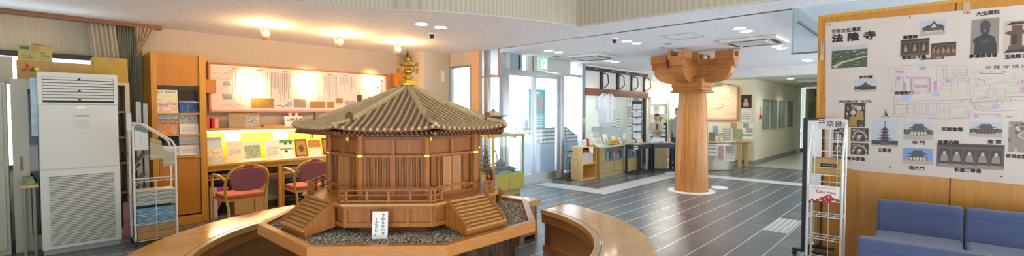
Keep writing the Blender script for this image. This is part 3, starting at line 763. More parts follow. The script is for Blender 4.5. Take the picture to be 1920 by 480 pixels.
for k in range(8):
    a = rad(22.5+45*k); ca, sa = math.cos(a), math.sin(a)
    def rp(r): return Vector((r*ca, r*sa, prof(r*C8)+lift(r*C8*T8, r*C8)))
    rr_ = MB(); N_ = 12
    pts = [rp(.055+(.70-.055)*i/N_)+Vector((0,0,.013)) for i in range(N_+1)]
    for w_, h_ in ((.02,.026),):
        tv = Vector((-sa, ca, 0))*w_; up = Vector((0,0,h_)); vs = []
        for p in pts: vs += [p-tv-up*.6, p+tv-up*.6, p+tv+up*.3, p+tv*.5+up*.8, p-tv*.5+up*.8, p-tv+up*.3]
        fs = [(i*6+q, i*6+(q+1)%6, (i+1)*6+(q+1)%6, (i+1)*6+q) for i in range(N_) for q in range(6)]+[(0,5,4,3,2,1), tuple(N_*6+q for q in range(6))]
        rr_.add(vs, fs)
    rg = pp('hip_ridge', rr_, roofm)
    e = rp(.70)+Vector((0,0,.02)); d = Vector((ca, sa, .06))
    pp('ridge_end_tile', MB().extr([e+d*.002+Vector((-sa,ca,0))*x+Vector((0,0,z)) for x,z in ((-.027,-.03),(.027,-.03),(.03,.012),(.02,.03),(0,.042),(-.02,.03),(-.03,.012))], d*.012), hd, rg)
    pts = [rp(.70+(RR-.70)*i/4)+Vector((0,0,.012)) for i in range(5)]
    pp('lower_ridge', MB().tube(pts, .0125, 8), roofm)
    # hip rafter and wind bell
    e2 = Vector((ca*(RR-.02), sa*(RR-.02), ZE-.03)); i2 = Vector((ca*(RW), sa*(RW), ZE-.055))
    hr = pp('hip_rafter', MB().tube([i2, e2], .016, 4), hd)
    bz = e2.z; bx, by = ca*(RR-.13), sa*(RR-.13)
    bl = pp('wind_bell', MB().cyl((bx,by,bz),(bx,by,bz-.024),.0015,n=5).lathe([(.004,-.024),(.009,-.030),(.0115,-.052),(.009,-.056)], (bx,by,bz), 10).cyl((bx,by,bz-.056),(bx,by,bz-.07),.004,.001,n=6), brass, hr)
    f_ = pp('post_fitting', MB().lathe([(.0285,-.009),(.0295,-.007),(.0295,.007),(.0285,.009)], (RW*ca,RW*sa,1.147), 12), brass)
# finial: plinth, lotus bowl, jar, crown with hanging beads, flaming jewel with rays
pp('roof_cap', octo(.062, 1.652, 1.678), mat('cap_brown', '#6a4a30', .6))
fn = pp('finial', octo(.066, 1.678, 1.688), brass, label='gilded finial')
Z = 1.688
pp('dew_basin', MB().box(-.052,.052,-.052,.052,Z,Z+.02).box(-.058,.058,-.058,.058,Z+.02,Z+.026), brass, fn)
pp('jar', MB().lathe([(.05,.026),(.034,.032),(.03,.042),(.042,.05),(.044,.058),(.026,.066),(.024,.078),(.038,.09),(.042,.105),(.036,.12),(.024,.128),(.022,.136)], (0,0,Z), 20), brass, fn, smooth=True)
cr_ = pp('crown', MB().lathe([(.022,.134),(.05,.140),(.086,.146),(.088,.151),(.05,.152),(.034,.158),(.03,.172),(.016,.18)], (0,0,Z), 24), brass, fn, smooth=True)
for k in range(8):
    a = rad(45*k); x, y = .084*math.cos(a), .084*math.sin(a)
    pp('crown_flower', MB().tube([(x,y,Z+.148),(x*1.02,y*1.02,Z+.160)], .003, 5).ball((x*1.02,y*1.02,Z+.168), .0095, 8, 5, (1,1,.8)), brass, cr_)
    pp('pendant', MB().tube([(x,y,Z+.145),(x,y,Z+.13)], .0015, 5).lathe([(0,.130),(.006,.126),(.0075,.112),(.004,.108),(.008,.092),(0,.086)], (x,y,Z), 8), brass, cr_)
pp('jewel', MB().lathe([(.012,.178),(.024,.19),(.026,.204),(.018,.22),(.006,.232),(0,.24)], (0,0,Z), 16), brass, fn, smooth=True)
ry = MB(); nx = Vector((cr.x, cr.y, 0)).normalized()
for i in range(27):
    a = rad(-38+256*i/26); d = nx*math.cos(a)+Vector((0,0,1))*math.sin(a); c0 = Vector((0,0,Z+.205)); Lr = .075 if i % 2 else .088
    ry.cyl(c0+d*.02, c0+d*Lr, .0022, .001, 5)
for i in range(16):
    a = rad(-30+240*i/15); b = nx.cross(Vector((0,0,1))); d = b*math.cos(a)+Vector((0,0,1))*math.sin(a); ry.cyl(c0+d*.02, c0+d*.08, .0022, .001, 5)
pp('rays', ry, mat('aged_brass', '#6d5a34', .45, .8), fn)
# railings
def rail_run(k, s0, s1, posts):
    M = fM(k, AP-.03); mb = MB()
    rl = MB().box(s0, s1, -.006, .006, .925, .934, M).box(s0, s1, -.005, .005, .893, .901, M).box(s0, s1, -.006, .006, zp+.006, zp+.017, M)
    r_ = pp('railing', rl, hk)
    for s in posts: pp('baluster', MB().box(s-.008, s+.008, -.008, .008, zp, .922, M), hk, r_)
LF = (AP-.03)*T8
for k in range(8):
    if k % 2: rail_run(k, -LF-.03, LF+.03, [LF*q for q in (-.97,-.5,0,.5,.97)])
    else: rail_run(k, -LF-.02, -.195, [-LF*.93, -.215]); rail_run(k, .195, LF+.02, [LF*.93, .215])
# stairs on the four cardinal faces
SW = .185
for k in (0, 2, 4, 6):
    M = fM(k, AP+.008); st = MB(); n = 7; run = .175; z1 = zp-.012; z0 = .695
    for i in range(n):
        y0 = run*i/n; zz = z1-(z1-z0)*(i+.55)/n; st.box(-SW+.012, SW-.012, y0, y0+run/n+.005, zz-.009, zz, M); st.m(1).box(-SW+.013, SW-.013, y0-.002, y0+run/n-.001, zz-.04, zz-.008, M); st.m(0)
    s_ = pp('stairs', st, [hl, hk])
    for s in (-1, 1):
        x0, x1 = (SW-.012, SW+.008) if s > 0 else (-SW-.008, -SW+.012)
        pp('stringer', MB().extr([(x0,-.012,z1+.014),(x0,.012,z1+.014),(x0,run+.018,z0+.008),(x0,run+.018,.64),(x0,-.012,.64+.03)], (x1-x0,0,0), M) if k in (4,6) else MB().extr([(x0,-.012,z1+.014),(x0,.012,z1+.014),(x0,run+.018,z0+.008),(x0,run+.018,z0-.03),(x0,-.012,z1-.04)], (x1-x0,0,0), M), hk, s_)
    pp('bottom_tread', MB().box(-SW-.002, SW+.002, run-.012, run+.03, z0-.022, z0-.006, M), hl, s_)
    pp('landing_block', MB().box(-SW, SW, run-.03, run+.012, .61, z0-.022, M), hk, s_)
# "please do not touch" card leaning on the platform
S = Sheet(frame((CX-.603, CY-.555, .632), (1,-1,0), (.10,.10,.93)), .002)
S.rect(-.05,0,.05,.175,0)
t = Thing('notice_card', 'white card with vertical black Japanese writing leaning on the gravel before the pavilion', 'sign', (CX-.60, CY-.55, .625))
t.part('card', S, [paper], world=True)
Mc = frame((CX-.603,CY-.555,.632), (1,-1,0), (.10,.10,.93))
text('さ\nわ\nら\nな\nい\nで', .0235, ink, Mc @ Matrix.Translation((.008,.142,.0025)), t.o, t.inv, bold=.0006)
text('く\nだ\nさ\nい\n。', .0235, ink, Mc @ Matrix.Translation((-.034,.115,.0025)), t.o, t.inv, bold=.0006)
# ================================================================== left side: cabinets, cooler, racks, bookcase, desk, chairs
lockm = mat('locker_cream', '#c4c2ae', .45); lockd = mat('locker_shade', '#a8a692', .5)
# steel cabinets
t = Thing('steel_cabinet', 'pale steel locker with recessed pull at the left picture edge', 'cabinet', (-.42, 7.1, 0))
t.part('body', MB().box(-.45,.31,-.22,.22,0,1.76), lockm, bevel=.004)
for z0, z1 in ((.05,.93),(.96,1.74)):
    d = t.part('door', MB().box(-.43,.285,-.24,-.22,z0,z1), lockm, bevel=.004)
    t.part('recessed_pull', MB().box(.2,.24,-.245,-.238,(z0+z1)/2-.08,(z0+z1)/2+.08), mat('pull_brown','#8a7a52',.5), d)
t = Thing('steel_cabinet', 'glass-fronted grey steel cabinet with shelves, behind the white air conditioner', 'cabinet', (.32, 7.12, 0))
b = MB().box(-.40,-.36,-.2,.24,0,1.8).box(.5,.54,-.2,.24,0,1.8).box(-.40,.54,.21,.24,0,1.8).box(-.40,.54,-.2,.24,1.77,1.8).box(-.40,.54,-.2,.24,0,.1)
t.part('body', b, lockm)
for z in (.5,.85,1.15,1.45): t.part('shelf', MB().box(-.36,.5,-.15,.21,z,z+.02), lockd)
fr_ = t.part('door', MB().box(-.36,-.28,-.215,-.2,.1,1.77).box(-.04,.02,-.215,-.2,.1,1.77).box(-.28,-.04,-.215,-.2,1.7,1.77).box(-.28,-.04,-.215,-.2,.1,.16), lockm)
t.part('pane', MB().box(-.28,-.04,-.21,-.206,.16,1.7), glass('smoked_glass', '#6f756f', alpha=.25), fr_)
t.part('recessed_pull', MB().box(-.35,-.33,-.219,-.214,.85,1.0), mat('pull_brown','#8a7a52',.5), fr_)
for i, z in enumerate((.52,.87,1.17,1.47)):
    c_ = ('#7a8a4a','#b8b8b0','#d2b84a','#a9b0b4')[i]
    for k in range(3):
        single('file_box', ('low green','pale grey','yellow','blue-grey')[i]+' file box behind the cabinet glass, '+('left','middle','right')[k]+' one on its shelf', 'box', MB().box(.0+k*.08,.06+k*.08,7.05,7.27,z,z+.16-.02*k), mat('file'+str(i), c_, .6), (.03+k*.08,7.16,z))
# cartons on top of the cabinets
def carton(label, x0, x1, y0, y1, z0, z1, m=card, extra=None):
    t = Thing('cardboard_box', label, 'box', ((x0+x1)/2,(y0+y1)/2,z0))
    t.part('carton', MB().box(x0,x1,y0,y1,z0,z1), m, world=True, bevel=.004)
    t.part('tape', MB().box((x0+x1)/2-.03,(x0+x1)/2+.03,y0-.001,y1+.001,z1-.06,z1+.001), mat('tape_tan','#a98a58',.35), world=True)
    return t
t = carton('long brown cardboard box with three red diamonds, on the glass-fronted cabinet', -.03, .56, 7.0, 7.3, 1.8, 2.0)
S = Sheet(FY(.035+.03,6.998,1.865+.0), .001); u = .034
for cx, cz, in ((0,.058),): pass
h3 = math.sqrt(3)/2*u
S.poly([(0,0),(u*.5,h3),(0,2*h3),(-u*.5,h3)],0)              # top diamond
S.poly([(0,0),(-u*.5,-h3),(-u*1.5,-h3),(-u,0)],0); S.poly([(0,0),(u,0),(u*1.5,-h3),(u*.5,-h3)],0)
S.v = [v+Vector((-.018,0,.05)) for v in S.v]
t.part('printed_mark', S, mat('mark_red','#c8402c',.7), world=True)
t = carton('small yellowish carton with green label, on top of the long brown box', -.02, .235, 7.02, 7.25, 2.0, 2.165, mat('carton_buff','#b8a368',.8,var=.06,vscale=8))
S = Sheet(FY(-.02,7.018,2.0), .001); S.rect(.02,.12,.085,.15,0,1); S.rect(.035,.03,.11,.036,1,1); S.rect(.03,.05,.1,.056,1,1); S.rect(.17,.03,.235,.034,1,1); S.rect(.17,.085,.2,.1,2,1); S.rect(.17,.05,.235,.07,2,1)
t.part('printed_label', S, [mat('label_green','#2f6b46',.6), mat('print_olive','#5c5a30',.7), mat('print_green','#7b8f4e',.7)], world=True)
t.part('raised_flap', MB().extr([(.08,7.02,2.166),(.235,7.02,2.166),(.235,7.10,2.168),(.1,7.12,2.2)], (0,0,.003)), card, world=True)
carton('square yellow-brown carton behind the right top corner of the air conditioner', .56, .86, 7.0, 7.3, 1.8, 2.09, mat('carton_yellow','#b39742',.8,var=.06,vscale=8))
t = carton('pale roll-topped carton at the far left on the steel locker', -.6, -.06, 6.98, 7.2, 1.76, 2.03, mat('carton_pale','#b5b199',.8))
# small wooden-topped table
t = Thing('side_table', 'small wooden-topped table on grey steel legs between cabinet and air conditioner', 'table', (.0, 6.72, 0))
t.part('top', MB().box(-.035,.09,-.14,.14,.70,.73), W['pale'], bevel=.004)
for x in (-.01, .06):
    t.part('leg', MB().tube([(x,-.12,.70),(x,-.12,.02),(x,-.12,0)], .012, 8), mat('leg_steel','#a7a79c',.4,.4)); t.part('leg', MB().tube([(x,.12,.70),(x,.12,0)], .012, 8), mat('leg_steel','#a7a79c',.4,.4))
t.part('stretcher', MB().tube([(-.01,-.12,.14),(-.01,.12,.14)], .008, 6), mat('leg_steel','#a7a79c',.4,.4))
single('paper_bundle', 'crumpled green and white bundle lying on the small side table', 'papers', MB().rbox(-.02,.07,6.66,6.80,.73,.775,.02,'y').rbox(-.02,.06,6.68,6.78,.775,.80,.01,'y'), mat('bundle','#8fa07a',.8,var=.3,vscale=30), (.04,6.78,.73))

# floor-standing air conditioner
AX0, AX1, AY = .105, .715, 6.56
t = Thing('air_conditioner', 'tall white floor-standing air conditioner with louvred top and grille below', 'air conditioner', ((AX0+AX1)/2, 6.74, 0))
t.part('base', MB().box(AX0+.01,AX1-.01,AY+.02,AY+.32,0,.05), mat('ac_base','#b5b6ac',.5), world=True)
t.part('cabinet', MB().box(AX0,AX1,AY+.008,AY+.325,.05,1.865), cream, world=True, bevel=.012)
fp = t.part('upper_front', MB().rbox(AX0+.004,AX1-.004,AY-.01,AY+.012,.875,1.535,.004,'y'), cream, world=True, bevel=.004)
hd_ = t.part('outlet_frame', MB().box(AX0,AX0+.035,AY-.012,AY+.012,1.54,1.862).box(AX1-.035,AX1,AY-.012,AY+.012,1.54,1.862).box(AX0,AX1,AY-.012,AY+.012,1.815,1.862).box(AX0,AX1,AY-.012,AY+.012,1.54,1.556), cream, world=True, bevel=.003)
t.part('outlet_back', MB().box(AX0+.03,AX1-.03,AY+.001,AY+.01,1.55,1.82), dark, world=True)
for k in range(8):
    z = 1.578+k*.0305
    t.part('louvre', MB().extr([(AX0+.037,AY-.008,z),(AX0+.037,AY+.006,z+.006),(AX0+.037,AY+.006,z+.027),(AX0+.037,AY-.009,z+.0225)], (AX1-AX0-.074,0,0)), cream, world=True)
for z in (1.59,1.68,1.80): t.part('louvre_link', MB().box((AX0+AX1)/2-.01,(AX0+AX1)/2+.01,AY-.013,AY-.006,z-.008,z+.008), dark, world=True)
lf = t.part('lower_front', MB().box(AX0,AX1,AY-.014,AY+.012,.055,.865), cream, world=True, bevel=.004)
t.part('grille_recess', MB().box(AX0+.055,AX1-.045,AY-.0155,AY-.013,.095,.80), mat('grille_dark','#4a4a46',.8), lf, world=True)
gr = MB()
for k in range(41):
    z = .102+k*.0170; gr.extr([(AX0+.057,AY-.015,z),(AX0+.057,AY-.021,z+.001),(AX0+.057,AY-.021,z+.0105),(AX0+.057,AY-.015,z+.012)], (AX1-AX0-.104,0,0))
for x in (AX0+.055, AX1-.05): gr.box(x,x+.006,AY-.021,AY-.014,.095,.805)
t.part('grille_bars', gr, cream, lf, world=True)
cxm = (AX0+AX1)/2+.03
t.part('badge', MB().cyl((cxm-.02,AY-.009,1.50),(cxm-.02,AY-.016,1.50),.001,.001).extr([(cxm-.02+.04*math.cos(rad(a)),AY-.009,1.505+.014*math.sin(rad(a))) for a in range(0,360,15)][::-1], (0,-.006,0)), mat('badge_silver','#b9b48c',.3,.7), world=True)
t.part('control_flap', MB().rbox(cxm-.08,cxm+.055,AY-.016,AY-.008,1.29,1.45,.01,'y'), cream, world=True, bevel=.003)
t.part('flap_shadow_gap', MB().box(cxm-.065,cxm+.04,AY-.0175,AY-.0155,1.412,1.425), mat('slot_soft','#77786e',.6), world=True)
t.part('flap_window', MB().box(cxm-.066,cxm+.041,AY-.0185,AY-.0155,1.305,1.385), mat('flap_window','#d0d2c6',.3), world=True, bevel=.002)
for k in range(3): pass
single('hanging_leaflet', 'blue and white printed leaflet strip hanging on the left side of the air conditioner', 'leaflet', MB().box(AX0-.048,AX0-.004,AY+.02,AY+.023,1.22,1.80), mat('leaflet_blue','#b8cfe4',.6,var=.18,vscale=14), (AX0-.01,AY+.05,1.22))
t = Thing('toy_charm', 'small yellow round charm perched on the top left corner of the air conditioner', 'ornament', (AX0-.002, AY+.03, 1.865))
t.part('ball', MB().ball((-.014,-.012,.022),.022), mat('charm_brown','#7a5a22',.5), smooth=True); t.part('face', MB().box(-.012,.02,-.035,-.02,.008,.036), mat('charm_yellow','#e8c62a',.5), bevel=.003)

# curtains gathered at the corner
def curtain(name, label, x0, x1, y, z0, z1, m, folds=18, amp=.022, tie=None, xb0=None, xb1=None):
    mb = MB(); nu = folds*6; nv = 14; vs = []
    xb0 = x0 if xb0 is None else xb0; xb1 = x1 if xb1 is None else xb1
    for j in range(nv+1):
        q = j/nv; z = z1+(z0-z1)*q; a0 = x0+(xb0-x0)*q; a1 = x1+(xb1-x1)*q
        for i in range(nu+1):
            s = i/nu; x = a0+(a1-a0)*s; vs.append((x, y+amp*math.sin(s*folds*2*PI)*(.5+.5*math.sin(s*9+1)**2+.2)+.01*math.sin(q*5+s*4), z))
    n = nu+1
    mb.add(vs, [(j*n+i,j*n+i+1,(j+1)*n+i+1,(j+1)*n+i) for j in range(nv) for i in range(nu)])
    o = single(name, label, 'curtain', mb, m, ((x0+x1)/2,y,z0), smooth=False); md = o.modifiers.new('thick','SOLIDIFY'); md.thickness = .002
    for p in o.data.polygons: p.use_smooth = True
    return o
curtain('curtain', 'greenish beige pleated curtain hanging from the rail to the floor behind the rack', .62, 1.06, 7.46, .02, 2.53, mat('curtain_green','#8c8a70',.9), 20, .02)
curtain('curtain', 'paler flat-hanging curtain panel at the left of the pleated curtain', .55, .80, 7.41, .9, 2.53, mat('curtain_pale','#a39c86',.9), 6, .012, xb0=.70, xb1=.92)
curtain('curtain', 'short tan curtain end pulled aside above the bookcase', .98, 1.17, 7.36, 2.2, 2.53, mat('curtain_tan','#a98f74',.9), 5, .014, xb0=1.0, xb1=1.02)

# slotted steel upright with grey boards standing in the corner
t = Thing('slotted_steel_upright', 'tall slotted grey steel upright standing behind the white brochure rack', 'steel post', (.95, 6.86, 0))
t.part('upright', MB().box(-.045,-.041,-.02,.02,0,1.58).box(-.045,.0,-.02,-.016,0,1.58), mat('galvanised','#9a9993',.35,.7))
t.part('upright', MB().box(.02,.06,-.02,-.016,0,1.56).box(.056,.06,-.02,.02,0,1.56), mat('galvanised','#9a9993',.35,.7))
for k in range(14): t.part('slot', MB().box(-.03,-.018,-.0175,-.0158,.25+k*.095,.28+k*.095), dark)
for k in range(6):
    z = .55+k*.12
    t2 = MB().box(-.012,.0,-.17,.02,-.09,.09, Matrix.Translation((.86+.045*(k%2),6.78,z)) @ Matrix.Rotation(rad(38),4,'Y'))
    single('cardboard_sleeve', ('lowest','second lowest','third','fourth','fifth','topmost')[k]+' slanting grey card sleeve stacked behind the brochure rack', 'card sleeve', t2, mat('sleeve_grey','#8d8b80',.8), (.86+.045*(k%2),6.78,z-.08), 'slanting card sleeves behind the rack')
single('black_folder', 'dark grey folder strip leaning between air conditioner and curtain', 'folder', MB().box(-.02,.02,-.005,.005,0,.5, Matrix.Translation((.80,6.98,1.0)) @ Matrix.Rotation(rad(-9),4,'Y')), mat('folder_dark','#55524a',.7), (.80,6.98,1.0))
carton('crumpled brown carton on the floor behind the brochure rack', .90, 1.06, 7.0, 7.2, 0, .52)
single('magenta_leaflet', 'magenta and white leaflet standing beside the air conditioner', 'leaflet', MB().box(.775,.85,6.91,6.92,0,.40), mat('leaflet_mauve','#b98ab0',.6,var=.35,vscale=8), (.81,6.915,0))

# white wire brochure rack with casters
RX0, RX1, RY0, RY1 = .80, 1.17, 6.30, 6.56
t = Thing('brochure_rack', 'white tube brochure rack on casters with stepped pockets beside the air conditioner', 'rack', ((RX0+RX1)/2, (RY0+RY1)/2, 0))
wm = mat('rack_white', '#dfe1de', .35); t_r = t
def bend(pts, n=5, r=.05):
    P = [Vector(p) for p in pts]; out = [P[0]]
    for i in range(1, len(P)-1):
        a = (P[i-1]-P[i]).normalized(); b = (P[i+1]-P[i]).normalized(); p0 = P[i]+a*r; p1 = P[i]+b*r
        for k in range(n+1):
            q = k/n; out.append(p0*(1-q)**2+P[i]*2*q*(1-q)+p1*q*q)
    return out+[P[-1]]
for y, nm in ((RY0,'front'),(RY1,'rear')):
    t.part('side_frame', MB().tube(bend([(RX0,y,.06),(RX0,y,1.33),(RX0+.07,y,1.34),(RX1-.02,y,1.13),(RX1,y,1.05),(RX1,y,.03)]), .0105, 8), wm, world=True)
t.part('top_plate', MB().rbox(RX0-.045,RX0-.005,RY0+.02,RY0+.03,1.26,1.45,.01,'y'), wm, world=True)
for z in (.70,.44,.225,.05):
    t.part('wire_shelf', MB().tube([(RX0,RY0,z),(RX1,RY0,z),(RX1,RY1,z),(RX0,RY1,z)], .004, 6, closed=True), wm, world=True)
    for k in range(5): t.part('shelf_wire', MB().tube([(RX0+.06+k*.06,RY0,z),(RX0+.06+k*.06,RY1,z)], .0025, 5), wm, world=True)
t.part('shelf_rail', MB().tube([(RX0,RY0,.735),(RX1,RY0,.735)], .004, 6), wm, world=True)
t.part('front_wire', MB().tube([(.985,RY0-.003,.05),(.985,RY0-.003,.71)], .0035, 6), wm, world=True)
for x in (RX0, RX1):
    for y in (RY0, RY1): c_ = t.part('caster', MB().cyl((x-.01,y,.027),(x+.01,y,.027),.027,n=14).box(x-.014,x+.014,y-.012,y+.012,.03,.06), black, world=True)
for i, (x, z, dz) in enumerate(((.815,1.05,.22),(.945,.94,.19),(1.055,.86,.18))):
    pk = t.part('pocket', MB().extr([(x,RY0+.0,z),(x+.115,RY0+.0,z),(x+.115,RY0+.004,z+dz-.05),(x,RY0+.004,z+dz)], (0,.006,0)).box(x,x+.115,RY0,RY0+.14,z-.006,z), wm if i == 0 else mat('pocket_tan','#c2b48c',.6), world=True)
    t.part('pocket_wire', MB().tube([(x-.004,RY0-.006,z+.03),(x+.119,RY0-.006,z+.03),(x+.119,RY0+.14,z+.03),(x-.004,RY0+.14,z+.03)], .003, 5, closed=True), wm, pk, world=True)
    lm = [mat('leaflet_teal','#5f8f86',.6,var=.3,vscale=12), mat('leaflet_greenish','#9aa67c',.6,var=.3,vscale=12), mat('leaflet_white','#d3d7da',.6,var=.15,vscale=12)][i]
    single('leaflet_stack', ('teal-topped','olive-green','white')[i]+' leaflets standing in the '+('highest','middle','lowest')[i]+' pocket of the brochure rack', 'leaflets', MB().extr([(x+.008,RY0+.02,z),(x+.107,RY0+.02,z),(x+.107,RY0+.03,z+dz+.0),(x+.008,RY0+.03,z+dz+.035)], (0,.08,.01)), lm, (x+.06,RY0+.06,z))
    if i == 0:
        S = Sheet(FY(x+.03,RY0-.001,z+.05), .001); S.rect(0,0,.045,.10,0,1)
        for q in range(7): S.rect(.006,.01+q*.012,.038,.013+q*.012,1,2)
        t.part('pocket_label', S, [paper, mat('label_blue','#7f92a8',.6)], pk, world=True)
def pile(label, x0, x1, y0, y1, z0, n, th, cols, cat='magazines', seed=1):
    random.seed(seed); mb = MB(); ms = [mat('pile_'+c.strip('#'), c, .5) for c in cols]; z = z0
    for k in range(n):
        dx, dy = random.uniform(-.008,.008), random.uniform(-.006,.006); mb.m(k % len(ms)).box(x0+dx,x1+dx,y0+dy,y1+dy,z,z+th*.86); z += th
    return single('magazine_pile', label, cat, mb, ms, ((x0+x1)/2,(y0+y1)/2,z0))
pile('green and white magazines lying on the top wire shelf of the rack', RX0+.02, RX1-.01, RY0+.01, RY1-.02, .445, 20, .0075, ['#7f9a58','#d8dbd6','#a9b8a0','#e4e2da','#6b6f66','#c7cfc4'], seed=2)
pile('thick pile of blue magazines on the middle wire shelf of the rack', RX0+.02, RX1-.015, RY0+.01, RY1-.02, .23, 26, .0068, ['#4f9cb8','#cfe0e4','#3a8aa8','#8fc0cf','#2f6f88','#dfe6e2','#5b8fa6'], seed=4)
for i, (z0, z1) in enumerate(((.055,.135),(.137,.218))):
    t = Thing('paper_parcel', ('lower','upper')[i]+' brown paper parcel at the bottom of the brochure rack', 'parcel', (.985, 6.43, z0), 0, 'brown parcels in the rack')
    t.part('wrapping', MB().box(-.165,.17,-.11,.10,0,z1-z0), mat('kraft_paper','#b48d5c',.75,var=.1,vscale=9,bump=.4,bscale=30), bevel=.008)
    t.part('folded_end', MB().extr([(.17,-.11,.02),(.17,-.11,.06),(.21,-.10,.05)], (0,.18,0)), mat('kraft_paper','#b48d5c'))

# ---- covers for printed things
def ramp_mat(name, cols, scale=9, seed=0, kind='noise'):
    if name in MATS: return MATS[name]
    m, nt, b = nodes(name); tc = nt.nodes.new('ShaderNodeTexCoord'); mp = nt.nodes.new('ShaderNodeMapping'); mp.inputs['Location'].default_value = (seed*3.1, seed*1.7, seed)
    n = nt.nodes.new('ShaderNodeTexNoise'); n.inputs['Scale'].default_value = scale*2.0; n.inputs['Detail'].default_value = 9; n.inputs['Roughness'].default_value = .68
    r = nt.nodes.new('ShaderNodeValToRGB'); e = r.color_ramp.elements
    for i, c in enumerate(cols):
        p = .28+.44*i/(len(cols)-1)
        if i < 2: e[i].position = p if i == 0 else .72; q = e[i]
        if i == 0: e[0].position = p; e[0].color = lin(c)
        elif i == len(cols)-1: e[-1].position = p; e[-1].color = lin(c)
        else: q = e.new(p); q.color = lin(c)
    L = nt.links.new; L(tc.outputs['Object'], mp.inputs['Vector']); L(mp.outputs['Vector'], n.inputs['Vector']); L(n.outputs['Fac'], r.inputs['Fac']); L(r.outputs['Color'], b.inputs['Base Color'])
    b.inputs['Roughness'].default_value = .45; MATS[name] = m
    return m
inkg = mat('print_grey', '#94918c', .7); 
def textlines(S, u0, u1, v1, n, dv, mi, lay=2, seed=0, h=.3):
    random.seed(seed)
    for k in range(n):
        u = u0
        while u < u1-.01:
            L = random.uniform(.01,.035); S.rect(u, v1-k*dv-dv*h, min(u1,u+L), v1-k*dv, mi, lay); u += L+.005
def mag(label, M, w, h, bg, art=None, bar=None, texts=(), lines=0, par_group=None, cat='magazine', name='magazine', t_=.006, art_rect=(.08,.1,.92,.7), mark=None):
    """a magazine or leaflet standing in frame M: origin bottom left"""
    S = Sheet(M, t_); ms = [bg, art or bg, bar or bg, inkg, paper]
    S.rect(0,0,w,h,0)
    if art: S.rect(w*art_rect[0],h*art_rect[1],w*art_rect[2],h*art_rect[3],1,1)
    if bar: S.rect(0,h*.82,w,h,2,1)
    if lines: textlines(S, w*.1, w*.9, h*.62 if not art else h*.3, lines, h*.5/lines, 3, 3, seed=len(label))
    if mark: mark(S, w, h)
    loc = M @ Vector((w/2,0,t_/2))
    tt = Thing(name, label, cat, loc, 0, par_group)
    o = tt.part('cover', S, ms, world=True)
    for (s, sz, u, v, m, bd) in texts: text(s, sz, m, M @ Matrix.Translation((u*w,v*h,t_+.0026)), tt.o, tt.inv, bold=bd)
    return tt
# ---- bookcase
BX0, BX1, BY = 1.085, 1.665, 7.08
t = Thing('bookcase', 'tall honey-oak bookcase with three sloping magazine shelves and a cupboard door', 'bookcase', ((BX0+BX1)/2, 7.33, 0)); bc = t
t.part('side_panel', MB().box(BX0,BX0+.06,BY,YW-.01,0,2.2), W['oak'], world=True, bevel=.003)
t.part('side_panel', MB().box(BX1-.075,BX1,BY,YW-.01,0,2.2), W['oak'], world=True, bevel=.003)
t.part('back_panel', MB().box(BX0+.06,BX1-.075,7.36,7.38,.05,2.18), mat('case_back','#a08a6a',.7), world=True)
t.part('top_panel', MB().box(BX0+.06,BX1-.075,BY+.03,YW-.01,2.17,2.19), W['oak'], world=True)
t.part('fascia_panel', MB().box(BX0+.06,BX1-.075,BY+.02,BY+.04,1.80,2.19), W['panel'], world=True)
d = t.part('door', MB().box(BX0+.065,BX1-.08,BY+.018,BY+.04,.13,.865), W['panel'], world=True, bevel=.002)
t.part('plinth', MB().box(BX0+.06,BX1-.075,BY+.01,BY+.04,0,.11), W['oakh'], world=True)
t.part('cupboard_top', MB().box(BX0+.06,BX1-.075,BY+.005,7.36,.87,.89), W['oakh'], world=True)
sh = [1.45, 1.175, .895]
for z in sh[:2]: t.part('shelf', MB().box(BX0+.06,BX1-.075,BY+.005,7.36,z-.02,z), W['oakh'], world=True)
for z in sh: t.part('retaining_rod', MB().tube([(BX0+.06,BY+.035,z+.14),(BX1-.075,BY+.035,z+.14)], .004, 6), chrome, world=True)
A = {
 'journal': ramp_mat('art_journal', ['#9fbf6a','#dfe8c8','#e8b89a','#8fa0c8','#f0efe0'], 14, 1),
 'night': ramp_mat('art_night', ['#0e1016','#1a2438','#2f62b0','#10131a','#35506a'], 16, 2),
 'road': ramp_mat('art_road', ['#5f9a48','#d8c64a','#d86a3a','#8fc4d8','#e4e4d0'], 12, 3),
 'map': ramp_mat('art_map', ['#d9c8c2','#9aa890','#e8dfd2','#b98a8a'], 18, 4),
 'land': ramp_mat('art_land', ['#4a7040','#b8c060','#6a8aa0','#d8d0b0'], 12, 5),
 'dark': ramp_mat('art_dark', ['#2a2625','#6a5048','#1c1c1f','#b08a70'], 13, 6),
 'gold': ramp_mat('art_gold', ['#7a4a1c','#c89a3a','#8a5a22','#e0b850'], 30, 7),
 'pink': ramp_mat('art_pink', ['#d8a0b8','#efe4dc','#a8b878','#e8d0d8'], 12, 8),
 'stone': ramp_mat('art_stone', ['#6a5f4c','#a89878','#8a7a60','#cbbf9e'], 22, 9),
 'ink': ramp_mat('art_ink', ['#3a3836','#8a8680','#c8c4bc','#55524e'], 20, 10),
}
pw = mat('cover_white', '#ecebe2', .4); pg = mat('cover_green', '#d3deb4', .4); pb = mat('cover_black', '#17161a', .4); py_ = mat('bar_yellow', '#d9bf3a', .5); pr = mat('bar_magenta', '#b3386a', .5); pc = mat('cover_cream', '#e6dcc4', .4); pgr = mat('bar_green', '#4f9a52', .5); pred = mat('bar_red', '#b32a30', .5); pblue = mat('bar_blue', '#b4cfe8', .5)
def lean(x, y, z, a=12): return frame((x,y,z), (1,0,0), (0,math.sin(rad(a)),math.cos(rad(a))))
G = 'magazines on the sloping bookcase shelves'
x0 = BX0+.07; xm = x0+.222
mag('magazine titled JOURNAL with a seated blue figure, top shelf left', lean(x0,BY+.06,sh[0],8), .212, .295, pg, A['journal'], pw, (('JOURNAL',.046,.03,.85,mat('ink_olive','#4a4a34',.7),0),), par_group=G, art_rect=(.05,.05,.95,.55))
